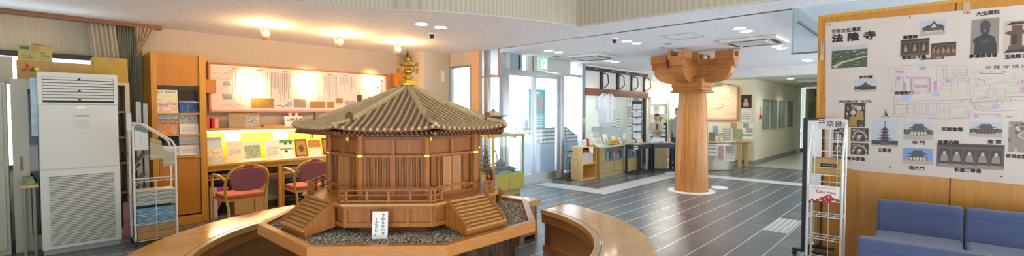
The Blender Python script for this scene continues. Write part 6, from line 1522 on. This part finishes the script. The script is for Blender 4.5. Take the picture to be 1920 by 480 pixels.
# framed pink-bordered map on the far wall with arched top
ya, yb, z0, z1 = 4.86, 4.02, 1.26, 2.30
t = Thing('framed_map', 'large framed map with pink border and arched top, half hidden by the column', 'map', (13.68,(ya+yb)/2,z0))
S = Sheet(FX(13.68,5.3,z0), .02); w_ = 5.3-yb
S.rect(0,0,w_,z1-z0-.12,0); S.poly([(w_*.0,z1-z0-.12)]+[(w_*(k/14), z1-z0-.12+.14*math.sin(PI*(.25+.75*k/14))) for k in range(15)]+[(w_,z1-z0-.12)],0,1)
S.disc(w_*.55,z1-z0-.06,.2,4,3,.035); S.rect(w_-.03,0,w_,z1-z0-.12,1,1); S.rect(0,0,w_,.03,1,1)
random.seed(14)
for k in range(14):
    u, v = random.uniform(.4,w_-.2), random.uniform(.15,.85); P=[(u,v)]
    for q in range(7): u += random.uniform(.02,.08); v += random.uniform(-.03,.05); P.append((min(u,w_-.06),min(max(v,.06),.88)))
    S.line(P,.006,2,2)
for k in range(8): S.rect(w_*.5+.08*k%.5,.2+.07*k,w_*.5+.08*k%.5+.03,.215+.07*k,3,3)
t.part('chart', S, [mat('map_cream','#e8cfae',.35), mat('map_pink','#d8a09a',.4), mat('map_line','#8a7a6a',.6), mat('map_red','#c8584a',.6), mat('map_green_title','#5c9a6c',.6)], world=True)
t.part('frame', MB().box(13.655,13.69,yb-.03,yb,z0-.03,z1-.12).box(13.655,13.69,yb-.03,5.3,z0-.03,z0).tube([(13.67, yb+(5.3-yb)*k/14, z1-.115+.14*math.sin(PI*(.25+.75*(14-k)/14))) for k in range(15)], .016, 6), W['column'], world=True)
pf = hang('dark portrait photograph of a pale figure at the top of a wall calendar',1390,178,1409,203,13.697,mat('photo_dark','#2b262e',.4),None,0,'photograph')
S = Sheet(FX(13.694,3.81,1.62), .001); S.disc(0,.19,.035,0,1,.045); S.poly([(-.07,.0),(.07,.0),(.075,.1),(.03,.15),(-.03,.15),(-.075,.1)],0,1); S.v = [v-pf.location for v in S.v]; S.build('printed_figure', mat('figure_skin','#c79a84',.6), pf)
hang('white calendar sheet under the dark portrait photograph',1390,204,1409,228,13.697,pw,None,5,'calendar')
lamp('SPOT','map_lamp',(12.9,4.6,2.3),30,(1,.8,.55),spot_size=rad(60),spot_blend=.8,shadow_soft_size=.05,aim=(13.7,4.45,1.75))
# corridor pictures
for k, (x, lb) in enumerate(((14.75,'first framed picture along the corridor wall, nearest the corner'),(15.65,'second framed picture along the corridor wall'),(16.65,'third framed picture along the corridor wall'),(17.8,'fourth framed picture along the corridor wall, before the white pillar'),(21.5,'last framed picture far down the corridor beyond the white pillar'))):
    t = Thing('framed_picture', lb, 'picture', (x,3.55,.98), 0, 'framed pictures in the corridor'); w_ = .62 if k < 4 else .85; h_ = .86
    t.part('frame', MB().box(-w_/2,w_/2,-.01,.025,0,.03).box(-w_/2,w_/2,-.01,.025,h_-.03,h_).box(-w_/2,-w_/2+.03,-.01,.025,0,h_).box(w_/2-.03,w_/2,-.01,.025,0,h_), mat('picture_frame','#8b9084',.4,.3))
    S = Sheet(frame((-w_/2+.03,.008,.03),(1,0,0),(0,0,1)),.002); W2, H2 = w_-.06, h_-.06; S.rect(0,0,W2,H2,0); S.rect(W2*.15,H2*.2,W2*.85,H2*.8,1,1)
    t.part('picture', S, [mat('mount_glare','#c9cdb8',.3), ramp_mat('art_glare', ['#8fa08c','#c4ccb8','#a8b4a8','#d4d8c8'], 6, 11)])  # print, mount and frame lightened: pale green reflections put into the colours
    t.part('glazing', MB().box(-w_/2+.03,w_/2-.03,-.004,-.001,.03,h_-.03), glass('window_glass'))
t = Thing('fire_alarm_tassel', 'red hanging tassel beside the first corridor picture', 'tassel', (14.15,3.55,1.3)); t.part('cord', MB().cyl((0,0,.1),(0,0,.32),.006), mat('tassel_red','#b82a2a',.7)); t.part('tassel', MB().lathe([(.0,-.02),(.045,-.02),(.035,.05),(.03,.09),(0,.11)], n=12), mat('tassel_red','#b82a2a',.7))
S = Sheet(FX(18.6,2.98,2.03), .02); S.rect(0,0,.5,.12,0)
for k in range(6): S.rect(.07+k*.065,.04,.11+k*.065,.08,1,1)
single('corridor_sign', 'small dark red hanging sign with pale writing in the corridor', 'sign', S, [mat('sign_maroon','#6a2a24',.5), pc], (18.6,2.75,2.03))
single('wall_panel', 'small pale switch plate on the grey striped wall right of the finial', 'switch', MB().rbox(5.42,5.50,6.855,6.87,2.05,2.25,.008,'y'), mat('plate_pale','#c9cac8',.5), (5.46,6.86,2.05))
# round vent on the well wall
t = Thing('round_vent', 'round dark vent with grey rim on the raised ceiling rim', 'vent', (5.0,3.17,2.88)); t.part('rim', MB().lathe([(.09,0),(.1,.0),(.1,.03),(.075,.03)], n=28, M=Matrix.Rotation(rad(-90),4,'Y')), steel); t.part('core', MB().lathe([(0,.012),(.078,.012)], n=28, M=Matrix.Rotation(rad(-90),4,'Y')), dark)
# ================================================================== right foreground: poster sheet, stand, sofas
XP = 5.62
def pt(px, py, X=XP): return onX(px, py, X)
t = Thing('poster_sheet', 'large pasted paper sheet of temple photographs, captions and a site map on the wooden partition', 'poster', (XP-.004, .1, .95)); ps = t
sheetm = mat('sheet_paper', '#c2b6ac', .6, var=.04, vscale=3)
FS = frame((XP-.002, 0, 0), (0,-1,0), (0,0,1))      # u = -Y, v = Z
def uv(px, py): y, z = onX(px, py, XP-.002); return (-y, z)
S = Sheet(FS, .002); S.cur = 0
P = [uv(1548,43), uv(1548,307), uv(1610,320), uv(1760,332), uv(1920,347)]
e = uv(1920,347); e0 = uv(1760,332); P.append((1.45, e[1]+(e[1]-e0[1])*(1.45-e[0])/(e[0]-e0[0]))); a = uv(1548,43); b = uv(1810,19); P.append((1.45, a[1]+(b[1]-a[1])*(1.45-a[0])/(b[0]-a[0])))
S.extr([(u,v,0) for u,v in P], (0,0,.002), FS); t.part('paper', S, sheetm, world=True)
for (px,py) in ((1551,47),(1556,47),(1548,189),(1706,32),(1815,24),(1669,313),(1878,331)):
    u, v = uv(px,py); t.part('pin', MB().cyl(FS @ Vector((u,v,.002)), FS @ Vector((u,v,.008)), .006, n=8), dark, world=True)
t.part('clear_tape', MB().extr([(u,v,.0022) for u,v in (uv(1806,4),uv(1820,3),uv(1820,26),uv(1806,28))], (0,0,.0006), FS), mat('tape_clear','#b9967c',.3), world=True)
# ---- photographs, each with its own simple scene
PM = [mat('ph_sky','#a9adb4',.4), mat('ph_dark','#2a2725',.4), mat('ph_roof','#3b3d42',.4), mat('ph_wood','#5c4030',.4), mat('ph_wall','#b8a894',.4), mat('ph_green','#46533a',.4), mat('ph_ground','#a0968a',.4), mat('ph_gold','#9a7440',.4), mat('ph_blue','#6f86b4',.4), mat('ph_stone','#85786a',.4), mat('ph_stone_l','#b3a594',.4), mat('ph_red','#7a3626',.4)]
SKY,DK,RF,WD,WL,GR,GD,GO,BL,ST,SL,RD = range(12)
def photo(px0, py0, px1, py1, kind, label=None):
    a, b = uv(px0, py1), uv(px1, py0); y0 = uv((px0+px1)/2, py0)[1]; y1 = uv((px0+px1)/2, py1)[1]
    w_, h_ = b[0]-a[0], y0-y1; F = FS @ Matrix.Translation((a[0], y1, .002)); S = Sheet(F, .0006)
    R = lambda u0,v0,u1,v1,m,l=1: S.rect(u0*w_,v0*h_,u1*w_,v1*h_,m,l); Q = lambda pts,m,l=1: S.poly([(u*w_,v*h_) for u,v in pts],m,l)
    _poly = S.poly
    def clipped(pts, mi, lay=1): return _poly([(min(max(u,0),w_),min(max(v,0),h_)) for u,v in pts], mi, lay)
    S.poly = clipped
    def roof(cx, y, hw, hh, m=RF, l=3): Q([(cx-hw,y),(cx-hw*.55,y+hh*.35),(cx-hw*.4,y+hh),(cx+hw*.4,y+hh),(cx+hw*.55,y+hh*.35),(cx+hw,y)],m,l)
    random.seed(int(px0))
    if kind == 'aerial':
        S.rect(0,0,w_,h_,GR)
        R(0,.82,1,1,SKY)
        for k in range(46):
            u, v = random.random()*.86, random.random()*.74; R(u,v,u+random.uniform(.03,.12),v+random.uniform(.02,.06),random.choice((GD,WL,GR,DK,DK,SL,RF)),1+k%3)
        Q([(0,.1),(.3,.3),(.95,.5),(1,.46),(.35,.24),(.1,.02)],SL,4)
    elif kind in ('hall','hall2','gate','gate2'):
        S.rect(0,0,w_,h_,BL if kind == 'gate2' else SKY)
        if kind != 'gate2':
            for k in range(12): S.disc(w_*(.05+.08*k),h_*(.40+.05*random.random()),w_*.08,GR if k%2 else DK,1,h_*.14)
        R(0,0,1,.25,GD,2); R(.2,.22,.8,.48,WL if kind[:4] == 'gate' else WD,3); 
        for k in range(6): R(.22+k*.11,.22,.245+k*.11,.48,DK,4)
        R(.15,.18,.85,.24,SL,3)
        roof(.5,.44,.42,.16,RF,5); 
        if kind != 'hall': R(.3,.58,.7,.66,WD,5)
        roof(.5,.62 if kind != 'hall' else .56,.36,.25,RF,6)
    elif kind == 'hex':
        S.rect(0,0,w_,h_,SKY); R(0,0,1,.2,GD); 
        for k in range(8): S.disc(w_*(.02+.14*k),h_*.3,w_*.09,DK,1,h_*.16)
        R(.25,.15,.75,.42,DK,3); Q([(.1,.4),(.4,.62),(.5,.82),(.6,.62),(.9,.4)],RF,4)
    elif kind == 'long':
        S.rect(0,0,w_,h_,SKY); R(0,0,1,.22,GD); R(.1,.2,.95,.48,WD,2); Q([(.02,.46),(.25,.66),(.42,.7),(.55,.95),(.68,.7),(.85,.66),(1,.46)],RF,3); Q([(.42,.5),(.55,.78),(.68,.5)],WL,4); R(.15,.2,.9,.3,WL,3)
    elif kind in ('altar','altarred','altarlong'):
        S.rect(0,0,w_,h_,DK); n = {'altar':3,'altarred':5,'altarlong':5}[kind]
        R(0,.78,1,.86,WD); R(0,0,1,.16,WD if kind != 'altarlong' else ST)
        for k in range(n+1): R((k+.02)/(n+.2)-.0,.1,(k+.16)/(n+.2),.8,WD,2)
        for k in range(n):
            cx = (k+.6)/(n+.2); m = GO if kind != 'altarlong' else ST
            Q([(cx-.07,.2),(cx-.05,.5),(cx,.62),(cx+.05,.5),(cx+.07,.2)],m,3); S.disc(cx*w_,h_*.6,w_*.025,SL if kind == 'altarlong' else GO,4,h_*.08); R(cx-.08,.16,cx+.08,.26,RD if kind == 'altarred' else DK,4)
        if kind == 'altarred':
            for k in range(26): R(random.random()*.93,random.random()*.8,0,0,GO,1) if False else S.disc(random.random()*w_*.95+.002,random.random()*h_*.85+.003,w_*.025,random.choice((RD,GO,WD)),5,h_*.04)
    elif kind == 'statue':
        S.rect(0,0,w_,h_,PM.index(PM[BL])); R(0,0,1,1,9,1)
        S.m(DK); Q([(.12,0),(.14,.3),(.22,.48),(.4,.56),(.62,.56),(.84,.46),(.92,.28),(.95,0)],DK,2); S.disc(w_*.5,h_*.68,w_*.17,DK,3,h_*.13); Q([(.3,.74),(.34,.92),(.5,.97),(.66,.9),(.72,.74)],RF,3); Q([(.1,.3),(.06,.42),(.2,.5),(.26,.4)],DK,3); R(.42,.5,.6,.6,DK,3)
        S.disc(w_*.5,h_*.67,w_*.12,RF,4,h_*.09); Q([(.3,.34),(.5,.28),(.7,.34),(.66,.44),(.5,.4),(.34,.44)],RF,4); S.disc(w_*.45,h_*.69,w_*.02,ST,5,h_*.006); S.disc(w_*.55,h_*.69,w_*.02,ST,5,h_*.006); R(.46,.62,.54,.632,ST,5); R(.48,.64,.52,.69,ST,5)
    elif kind == 'shrine':
        S.rect(0,0,w_,h_,SL); R(.25,.2,.62,.6,WD,2); R(.3,.26,.45,.56,DK,3); Q([(.02,.62),(.2,.68),(.66,.68),(.86,.62),(.7,.56),(.18,.56)],WD,3); R(.28,.68,.62,.84,WD,2); Q([(.08,.86),(.28,.95),(.6,.95),(.82,.86)],DK,3); R(.18,.1,.72,.2,WD,3); Q([(.05,0),(.12,.1),(.78,.1),(.85,0)],DK,3)
    elif kind in ('figures','relief'):
        S.rect(0,0,w_,h_,DK)
        for k in range(26 if kind == 'figures' else 34):
            S.disc(random.uniform(.08,.92)*w_, random.uniform(.06,.9)*h_, w_*random.uniform(.03,.09), random.choice((ST,SL,GO,ST,WD)), 1+k%5, h_*random.uniform(.03,.09), 10)
        if kind == 'figures':
            Q([(.2,.02),(.25,.4),(.45,.5),(.6,.3),(.62,.02)],GO,6); S.disc(w_*.42,h_*.6,w_*.13,SL,7,h_*.1); S.disc(w_*.7,h_*.78,w_*.13,SL,7,h_*.1); Q([(.5,.3),(.6,.66),(.85,.66),(.95,.3)],GO,6)
        else:
            for k in range(9): a_ = PI*(k/8); S.disc(w_*(.5+.36*math.cos(a_)),h_*(.3+.45*math.sin(a_)),w_*.05,SL,6,h_*.08)
            S.disc(w_*.5,h_*.35,w_*.1,SL,7,h_*.16)
    elif kind == 'pagoda':
        S.rect(0,0,w_,h_,SKY); 
        for k in range(9): S.disc(w_*(.02+.12*k),h_*.14,w_*.1,DK,1,h_*.1)
        R(0,0,1,.08,GD,2); R(.34,.06,.66,.2,WD,3)
        for k in range(5): roof(.5,.17+k*.115,.37-.045*k,.085,DK,4); R(.38+.02*k,.24+k*.115,.62-.02*k,.30+k*.115,WD,3)
        R(.492,.72,.508,.99,DK,4)
    elif kind == 'mural':
        S.rect(0,0,w_,h_,ST)
        for k in range(30): S.disc(random.random()*w_,random.random()*h_,w_*.07,random.choice((SL,ST,WL,WD)),1+k%4,h_*.05,10)
        S.disc(w_*.5,h_*.55,w_*.2,SL,6,h_*.12); S.disc(w_*.5,h_*.55,w_*.13,ST,7,h_*.08)
    t.part('photograph', S, PM, world=True, label=label)
photo(1559,86,1627,127,'aerial','green aerial photograph'); photo(1602,149,1644,172,'hex'); photo(1688,73,1743,104,'altar'); photo(1725,38,1773,66,'long'); photo(1745,80,1793,106,'altarred','red-gold interior photograph')
photo(1820,35,1874,101,'statue','photograph of a dark standing statue'); photo(1880,37,1940,98,'shrine','photograph of a small dark shrine'); photo(1583,193,1623,238,'figures'); photo(1563,241,1589,263,'relief'); photo(1595,240,1629,265,'relief'); photo(1562,268,1588,290,'relief'); photo(1595,268,1629,290,'relief')
photo(1634,226,1685,275,'pagoda','photograph of a five-storey pagoda'); photo(1694,228,1751,262,'gate'); photo(1692,278,1750,308,'gate2'); photo(1818,229,1880,257,'hall2'); photo(1756,270,1884,316,'altarlong','wide dark interior photograph'); photo(1890,228,1950,286,'mural')
def cap(txt, px0, px1, pyb, pyt, bold=.003, n=None, m=ink):
    a = uv(px0, pyb); b = uv(px1, pyb); hgt = uv(px0, pyt)[1]-a[1]; sz = hgt*.84; sl = math.atan2(b[1]-a[1], b[0]-a[0])*0
    o = text(txt, sz, m, FS @ Matrix.Translation((a[0],a[1]+hgt*.12,.0032)), t.o, t.inv, bold=bold*.3, name='caption')
    xs = [(t.M @ v.co) for v in o.data.vertices]; w_ = max(-v.y for v in xs)-min(-v.y for v in xs); k = (b[0]-a[0])/w_; y0_ = a[0]
    for v in o.data.vertices:
        q = t.M @ v.co; q.y = -(y0_+(-q.y-min(-z.y for z in xs[:1])*0-y0_)*k); v.co = t.inv @ q
    return o
cap('世界文化遺産',1559,1614,64,54,.004); cap('法 隆 寺',1559,1642,81,62,.012); cap('西円堂',1611,1637,148,141,.005); cap('聖霊院',1693,1721,74,66,.005); cap('聖徳太子像',1691,1737,112,104,.005); cap('聖霊会(法要時)に公開',1726,1770,113,108,.002)
cap('大宝蔵院',1830,1874,31,21,.004); cap('夢違観音像',1817,1870,110,101,.005); cap('玉虫厨子',1883,1925,111,101,.005); cap('法 隆 寺 境 内 図',1846,1945,131,122,.0); cap('拝観受付',1678,1713,178,170,.005)
cap('塔本塑像(北面・泣き仏)',1573,1634,193,187,.002); cap('五重塔塔本塑像',1562,1622,299,291,.004); cap('五重塔',1646,1671,285,276,.004); cap('中 門',1710,1733,271,262,.004); cap('南大門',1704,1733,318,309,.004); cap('西院伽藍',1765,1806,246,237,.005)
cap('金 堂',1851,1878,269,260,.005); cap('金堂内陣',1758,1798,270,261,.005); cap('釈迦三尊像',1789,1840,322,312,.004); cap('再現金堂壁画',1886,1944,296,287,.004)
cap('0m',1836,1841,137,133,0); cap('50m',1855,1862,137,133,0); cap('100m',1877,1887,137,133,0)
# ---- the site map
S = Sheet(FS, .0028); lm = 0
def ln(pts, w_=.0022, m=0, lay=1): S.line([uv(*p) for p in pts], w_, m, lay)
def rc(a, b, c, d_, m=0, lay=1, outline=True, w_=.0018):
    if outline: ln([(a,b),(c,b),(c,d_),(a,d_),(a,b)], w_, m, lay)
    else: S.poly([uv(a,b),uv(c,b),uv(c,d_),uv(a,d_)], m, lay)
ln([(1666,128),(1690,128),(1690,124),(1718,122),(1760,123),(1812,122),(1818,160),(1820,186),(1817,222)]); ln([(1666,128),(1668,148),(1680,152),(1676,196),(1680,206),(1674,218),(1760,223),(1817,222)]); ln([(1680,190),(1730,189),(1790,188),(1820,186),(1860,182),(1925,180)],.003); ln([(1680,197),(1740,195),(1925,188)],.002)
ln([(1820,146),(1845,150),(1848,160),(1870,156),(1900,154),(1925,156)]); ln([(1820,186),(1830,205),(1850,210),(1880,208),(1925,206)]); ln([(1836,138),(1883,138)],.003,4)
random.seed(17)
for (a,b,c,d_) in ((1709,146,1745,174),(1714,150,1740,170),(1752,152,1763,172),(1756,125,1775,150),(1769,130,1789,148),(1795,130,1812,137),(1793,141,1812,148),(1795,152,1815,175),(1763,160,1782,166),(1768,155,1784,160),(1682,143,1694,153),(1672,158,1696,172),(1676,196,1700,214),(1702,192,1712,215),(1716,192,1722,216),(1728,194,1736,215),(1740,192,1756,214),(1762,192,1770,214),(1780,200,1812,220),(1830,188,1862,205),(1836,192,1858,201),(1868,188,1880,196),(1884,184,1896,190),(1868,165,1886,178),(1890,160,1912,174),(1850,168,1862,182),(1826,160,1842,170)): rc(a,b,c,d_)
for k in range(46):
    a = random.choice((random.uniform(1668,1815),random.uniform(1822,1920))); b = random.uniform(126,220); w_ = random.uniform(3,10); h_ = random.uniform(2,6); rc(a,b,a+w_,b+h_,0,1,True,.0012)
for (a,b,c,d_,m) in ((1708,145,1746,148,1),(1708,173,1725,176,1),(1708,145,1711,174,1),(1743,145,1746,174,1),(1694,155,1699,170,1),(1752,152,1757,172,1),(1725,125,1736,131,2),(1680,132,1694,137,1),(1774,150,1782,154,2),(1915,150,1925,154,1),(1916,163,1925,174,1)): rc(a,b,c,d_,m,2,False)
for (a,b,m,r) in ((1685,147,1,.018),(1721,162,1,.02),(1734,162,1,.02),(1755,178,3,.025),(1702,145,2,.012),(1700,183,3,.03),(1867,200,3,.02)):
    u, v = uv(a,b); S.disc(u,v,r,m,3,r*.8,12)
for (a,b,m) in ((1826,213,1),(1826,217,2),(1888,217,5)): rc(a,b,a+9,b+3,m,2,False)
for k in range(3): rc(1837+k*14,214,1848+k*14,215,0,2,False)
u, v = uv(1660,219); S.line([(u-.035,v),(u+.035,v)],.003,4,1); u1, v1 = uv(1660,205); S.poly([(u,v1),(u-.02,v+.004),(u,v+.012)],0,2); S.poly([(u,v1),(u+.02,v+.004),(u,v+.012)],4,2)
for k in range(20): a_ = 2*PI*k/20; b_ = 2*PI*(k+1)/20; S.line([(u+.045*math.cos(a_),v+.03+.045*math.sin(a_)),(u+.045*math.cos(b_),v+.03+.045*math.sin(b_))],.0015,0,1)
t.part('site_map', S, [mat('map_grey_line','#8c8688',.7), mat('map_mauve','#b58aa8',.7), mat('map_violet','#9a92c4',.7), mat('map_blue','#8fb0d8',.7), mat('map_black','#2c2a2c',.7), mat('map_green','#8aa07a',.7)], world=True)
# ---- black framed notice board on casters behind the wire stand
t = Thing('rolling_board', 'narrow black-framed white board on casters between corridor and wire stand', 'board', (5.42,.9,0))
a, b = Vector((5.33,.928,0)), Vector((5.56,.815,0)); d_ = (b-a).normalized()
for q, w_ in ((a,.026),(b,.014)): t.part('post', MB().box(q.x-w_,q.x+w_,q.y-w_*.6,q.y+w_*.6,.05,1.40), black, world=True)
t.part('panel', MB().extr([a+Vector((0,0,.55)),b+Vector((0,0,.55)),b+Vector((0,.006,.55)),a+Vector((0,.006,.55))], (0,0,.83)), mat('board_white','#cbc9c6',.5), world=True)
for z in (1.385,.55,.09): t.part('rail', MB().tube([a+Vector((0,0,z)),b+Vector((0,0,z))],.011,6), black, world=True)
t.part('foot', MB().box(5.31,5.35,.78,1.02,.05,.075), black, world=True); t.part('foot', MB().box(5.54,5.58,.70,.95,.05,.075), black, world=True)
for (x,y) in ((5.33,1.0),(5.33,.80),(5.56,.93)): t.part('caster', MB().cyl((x-.012,y,.025),(x+.012,y,.025),.025,n=12), black, world=True)
# ---- white wire stand
t = Thing('leaflet_stand', 'tall white wire leaflet stand with a Take Free sign before the partition', 'rack', (5.0,.70,0)); ws = t
y0, y1 = .835, .575
for y in (y0, y1):
    t.part('rear_post', MB().tube([(5.16,y,.0),(5.16,y,1.33)], .008, 8), wm, world=True)
    t.part('front_post', MB().tube(bend([(5.16,y,1.33),(5.10,y,1.345),(4.95,y,1.06),(4.95,y,0)],5,.03), .0105, 8), wm, world=True)
for z, kind in ((.50,1),(.29,1),(.885,0),(.08,1)):
    t.part('wire_shelf', MB().tube([(4.95,y0,z),(4.95,y1,z),(5.16,y1,z),(5.16,y0,z)], .004, 6, closed=True), wm, world=True)
    for k in range(1,4): y = y0+(y1-y0)*k/4; t.part('shelf_wire', MB().tube([(4.95,y,z),(5.16,y,z)], .003, 5), wm, world=True)
    t.part('shelf_wire', MB().tube([(5.05,y0,z),(5.05,y1,z)], .003, 5), wm, world=True)
for z in (1.22,1.10,.95,.88,.82,.74): t.part('cross_wire', MB().tube([(4.985,y0,z),(4.985,y1,z)], .0032, 5), wm, world=True)
t.part('centre_wire', MB().tube([(5.16,.70,.05),(5.16,.70,1.3)], .0032, 5), wm, world=True)
t.part('upright_wire', MB().tube([(4.99,.79,.74),(4.99,.79,1.26)], .0028, 5).tube([(4.99,.62,.74),(4.99,.62,1.26)], .0028, 5), wm, world=True)
xs = 5.155; (ya,za),(yb,zb_) = onX(1534,223,xs), onX(1590,243,xs); FH = FX(xs,ya,zb_); w_, h_ = ya-yb, za-zb_
hdp = t.part('header_board', MB().rbox(0,w_,0,.004,0,h_,.015,'y', M=FH @ Matrix(((1,0,0,0),(0,0,1,0),(0,1,0,0),(0,0,0,1)))), mat('header_white','#cfcac6',.5), world=True)
text('奈良', h_*.66, ink, FH @ Matrix.Translation((w_*.28,h_*.3,.006)), hdp, t.inv, bold=.0004); 
S = Sheet(FH @ Matrix.Translation((0,0,.0045)), .0003); textlines(S,w_*.03,w_*.24,h_*.88,2,h_*.2,0,1,3,.5); textlines(S,w_*.66,w_*.93,h_*.14,1,h_*.2,0,1,4,.5); t.part('small_print', S, ink, hdp, world=True)
xs = 4.93; (ya,za),(yb,zb_) = onX(1517,346,xs), onX(1574,380,xs); w_, h_ = ya-yb, onX(1545,348,xs)[1]-onX(1545,379,xs)[1]; zb_ = onX(1545,379,xs)[1]; FT = FX(xs,ya,zb_)
S = Sheet(FT, .003); S.rect(0,0,w_,h_,0)
S.cur = 1
for (u,v,r) in ((.3,.03,.06),(.42,.12,.07),(.55,.2,.09),(.66,.3,.10),(.78,.15,.09),(.92,.1,.09),(.5,.03,.08),(.66,.06,.1),(.12,.02,.05)): S.disc(min(u*w_,w_-r*w_),v*h_+.012,r*w_,1,1,r*w_*.75,18)
S.rect(.0,0,w_,.05*h_,1,2)
for (u,v,r) in ((.66,.34,.045),(.52,.2,.035),(.86,.16,.04)):
    S.line([(u*w_+r*w_*(1-k/22)*math.cos(k*.55), v*h_+r*w_*(1-k/22)*math.sin(k*.55)) for k in range(20)], .0022, 0, 3)
sg = t.part('sign', S, [pw, mat('sign_red','#c01f32',.5)], world=True)
text('ご自由にお取り下さい', h_*.15, mat('sign_red','#c01f32',.5), FT @ Matrix.Translation((w_*.11,h_*.80,.0038)), sg, t.inv, width=w_*.8/(h_*.15*10.2))
text('Take Free', h_*.25, mat('sign_red','#c01f32',.5), FT @ Matrix.Translation((w_*.22,h_*.53,.0038)), sg, t.inv, bold=.0006)
t = Thing('cardboard_box', 'brown box with a black label strip on the shelf of the Take Free stand', 'box', (5.06,.70,.889)); t.part('carton', MB().box(-.07,.09,-.10,.11,0,.14), card, bevel=.003)
S = Sheet(frame((-.0705,.045,.065), (0,-1,0), (0,0,1)), .001); S.rect(0,0,.12,.032,0); t.part('label_strip', S, ink)
S = Sheet(frame((-.0722,.035,.074), (0,-1,0), (0,0,1)), .0004)
for k in range(7): S.disc(.008+.0145*k,.008,.0055,0,1,.0065,10)
t.part('label_print', S, mat('label_grey','#8a8680',.6))
# ---- sofas
sf = mat('sofa_blue','#4a5678',.95, bump=.35, bscale=900, var=.05, vscale=6); sf.node_tree.nodes['Principled BSDF'].inputs['Sheen Weight'].default_value = .25
def sofa(lb, Xb, y_left, n, ztop, zseat, dirn, w_=.55, depth=.62):
    """back at Xb facing dirn along X, modules run toward -Y"""
    t = Thing('sofa', lb, 'sofa', (Xb, y_left-w_*n/2, 0))
    for k in range(n):
        ya, yb = y_left-w_*k-.004, y_left-w_*(k+1)+.004
        t.part('back_cushion', MB().rbox(Xb,Xb+.13,yb,ya,.20,ztop,.035,'y',5), sf, world=True, bevel=.022, seg=3)
        x0, x1 = (Xb+.12, Xb+.12+depth) if dirn > 0 else (Xb+.01-depth, Xb+.01)
        t.part('seat_cushion', MB().rbox(x0,x1,yb,ya,zseat-.17,zseat,.05,'y',5), sf, world=True, bevel=.03, seg=3)
    t.part('back_seam', MB().box(Xb-.002,Xb,y_left-w_*n+.06,y_left-.06,ztop-.075,ztop-.072), mat('seam_blue','#3a4a74',.9), world=True)
    x0, x1 = (Xb+.05, Xb+depth+.05) if dirn > 0 else (Xb-depth+.08, Xb+.08)
    t.part('base', MB().box(x0,x1,y_left-w_*n+.03,y_left-.03,.06,zseat-.16), mat('sofa_base','#39456a',.9), world=True)
    for x in (x0+.04,x1-.04):
        for y in (y_left-.07,y_left-w_*n+.07): t.part('foot', MB().cyl((x,y,0),(x,y,.06),.02), black, world=True)
    return t
sofa('blue fabric sofa with its back to the wooden partition', 5.21, .35, 3, .67, .41, -1, .56, .5)
sofa('nearer blue fabric sofa whose top edge shows at the bottom right', 3.71, .35, 1, .63, .40, 1, .63, .42)
# ------------------------------------------------------------------ daylight and exposure
w = bpy.data.worlds.new('World'); SC.world = w; w.use_nodes = True
bg = w.node_tree.nodes['Background']; bg.inputs[0].default_value = (.84,.92,1,1); bg.inputs[1].default_value = 2.6
SC.view_settings.view_transform = 'Standard'; SC.view_settings.look = 'None'; SC.view_settings.gamma = 1; SC.view_settings.use_curve_mapping = False
SC.view_settings.exposure = .35
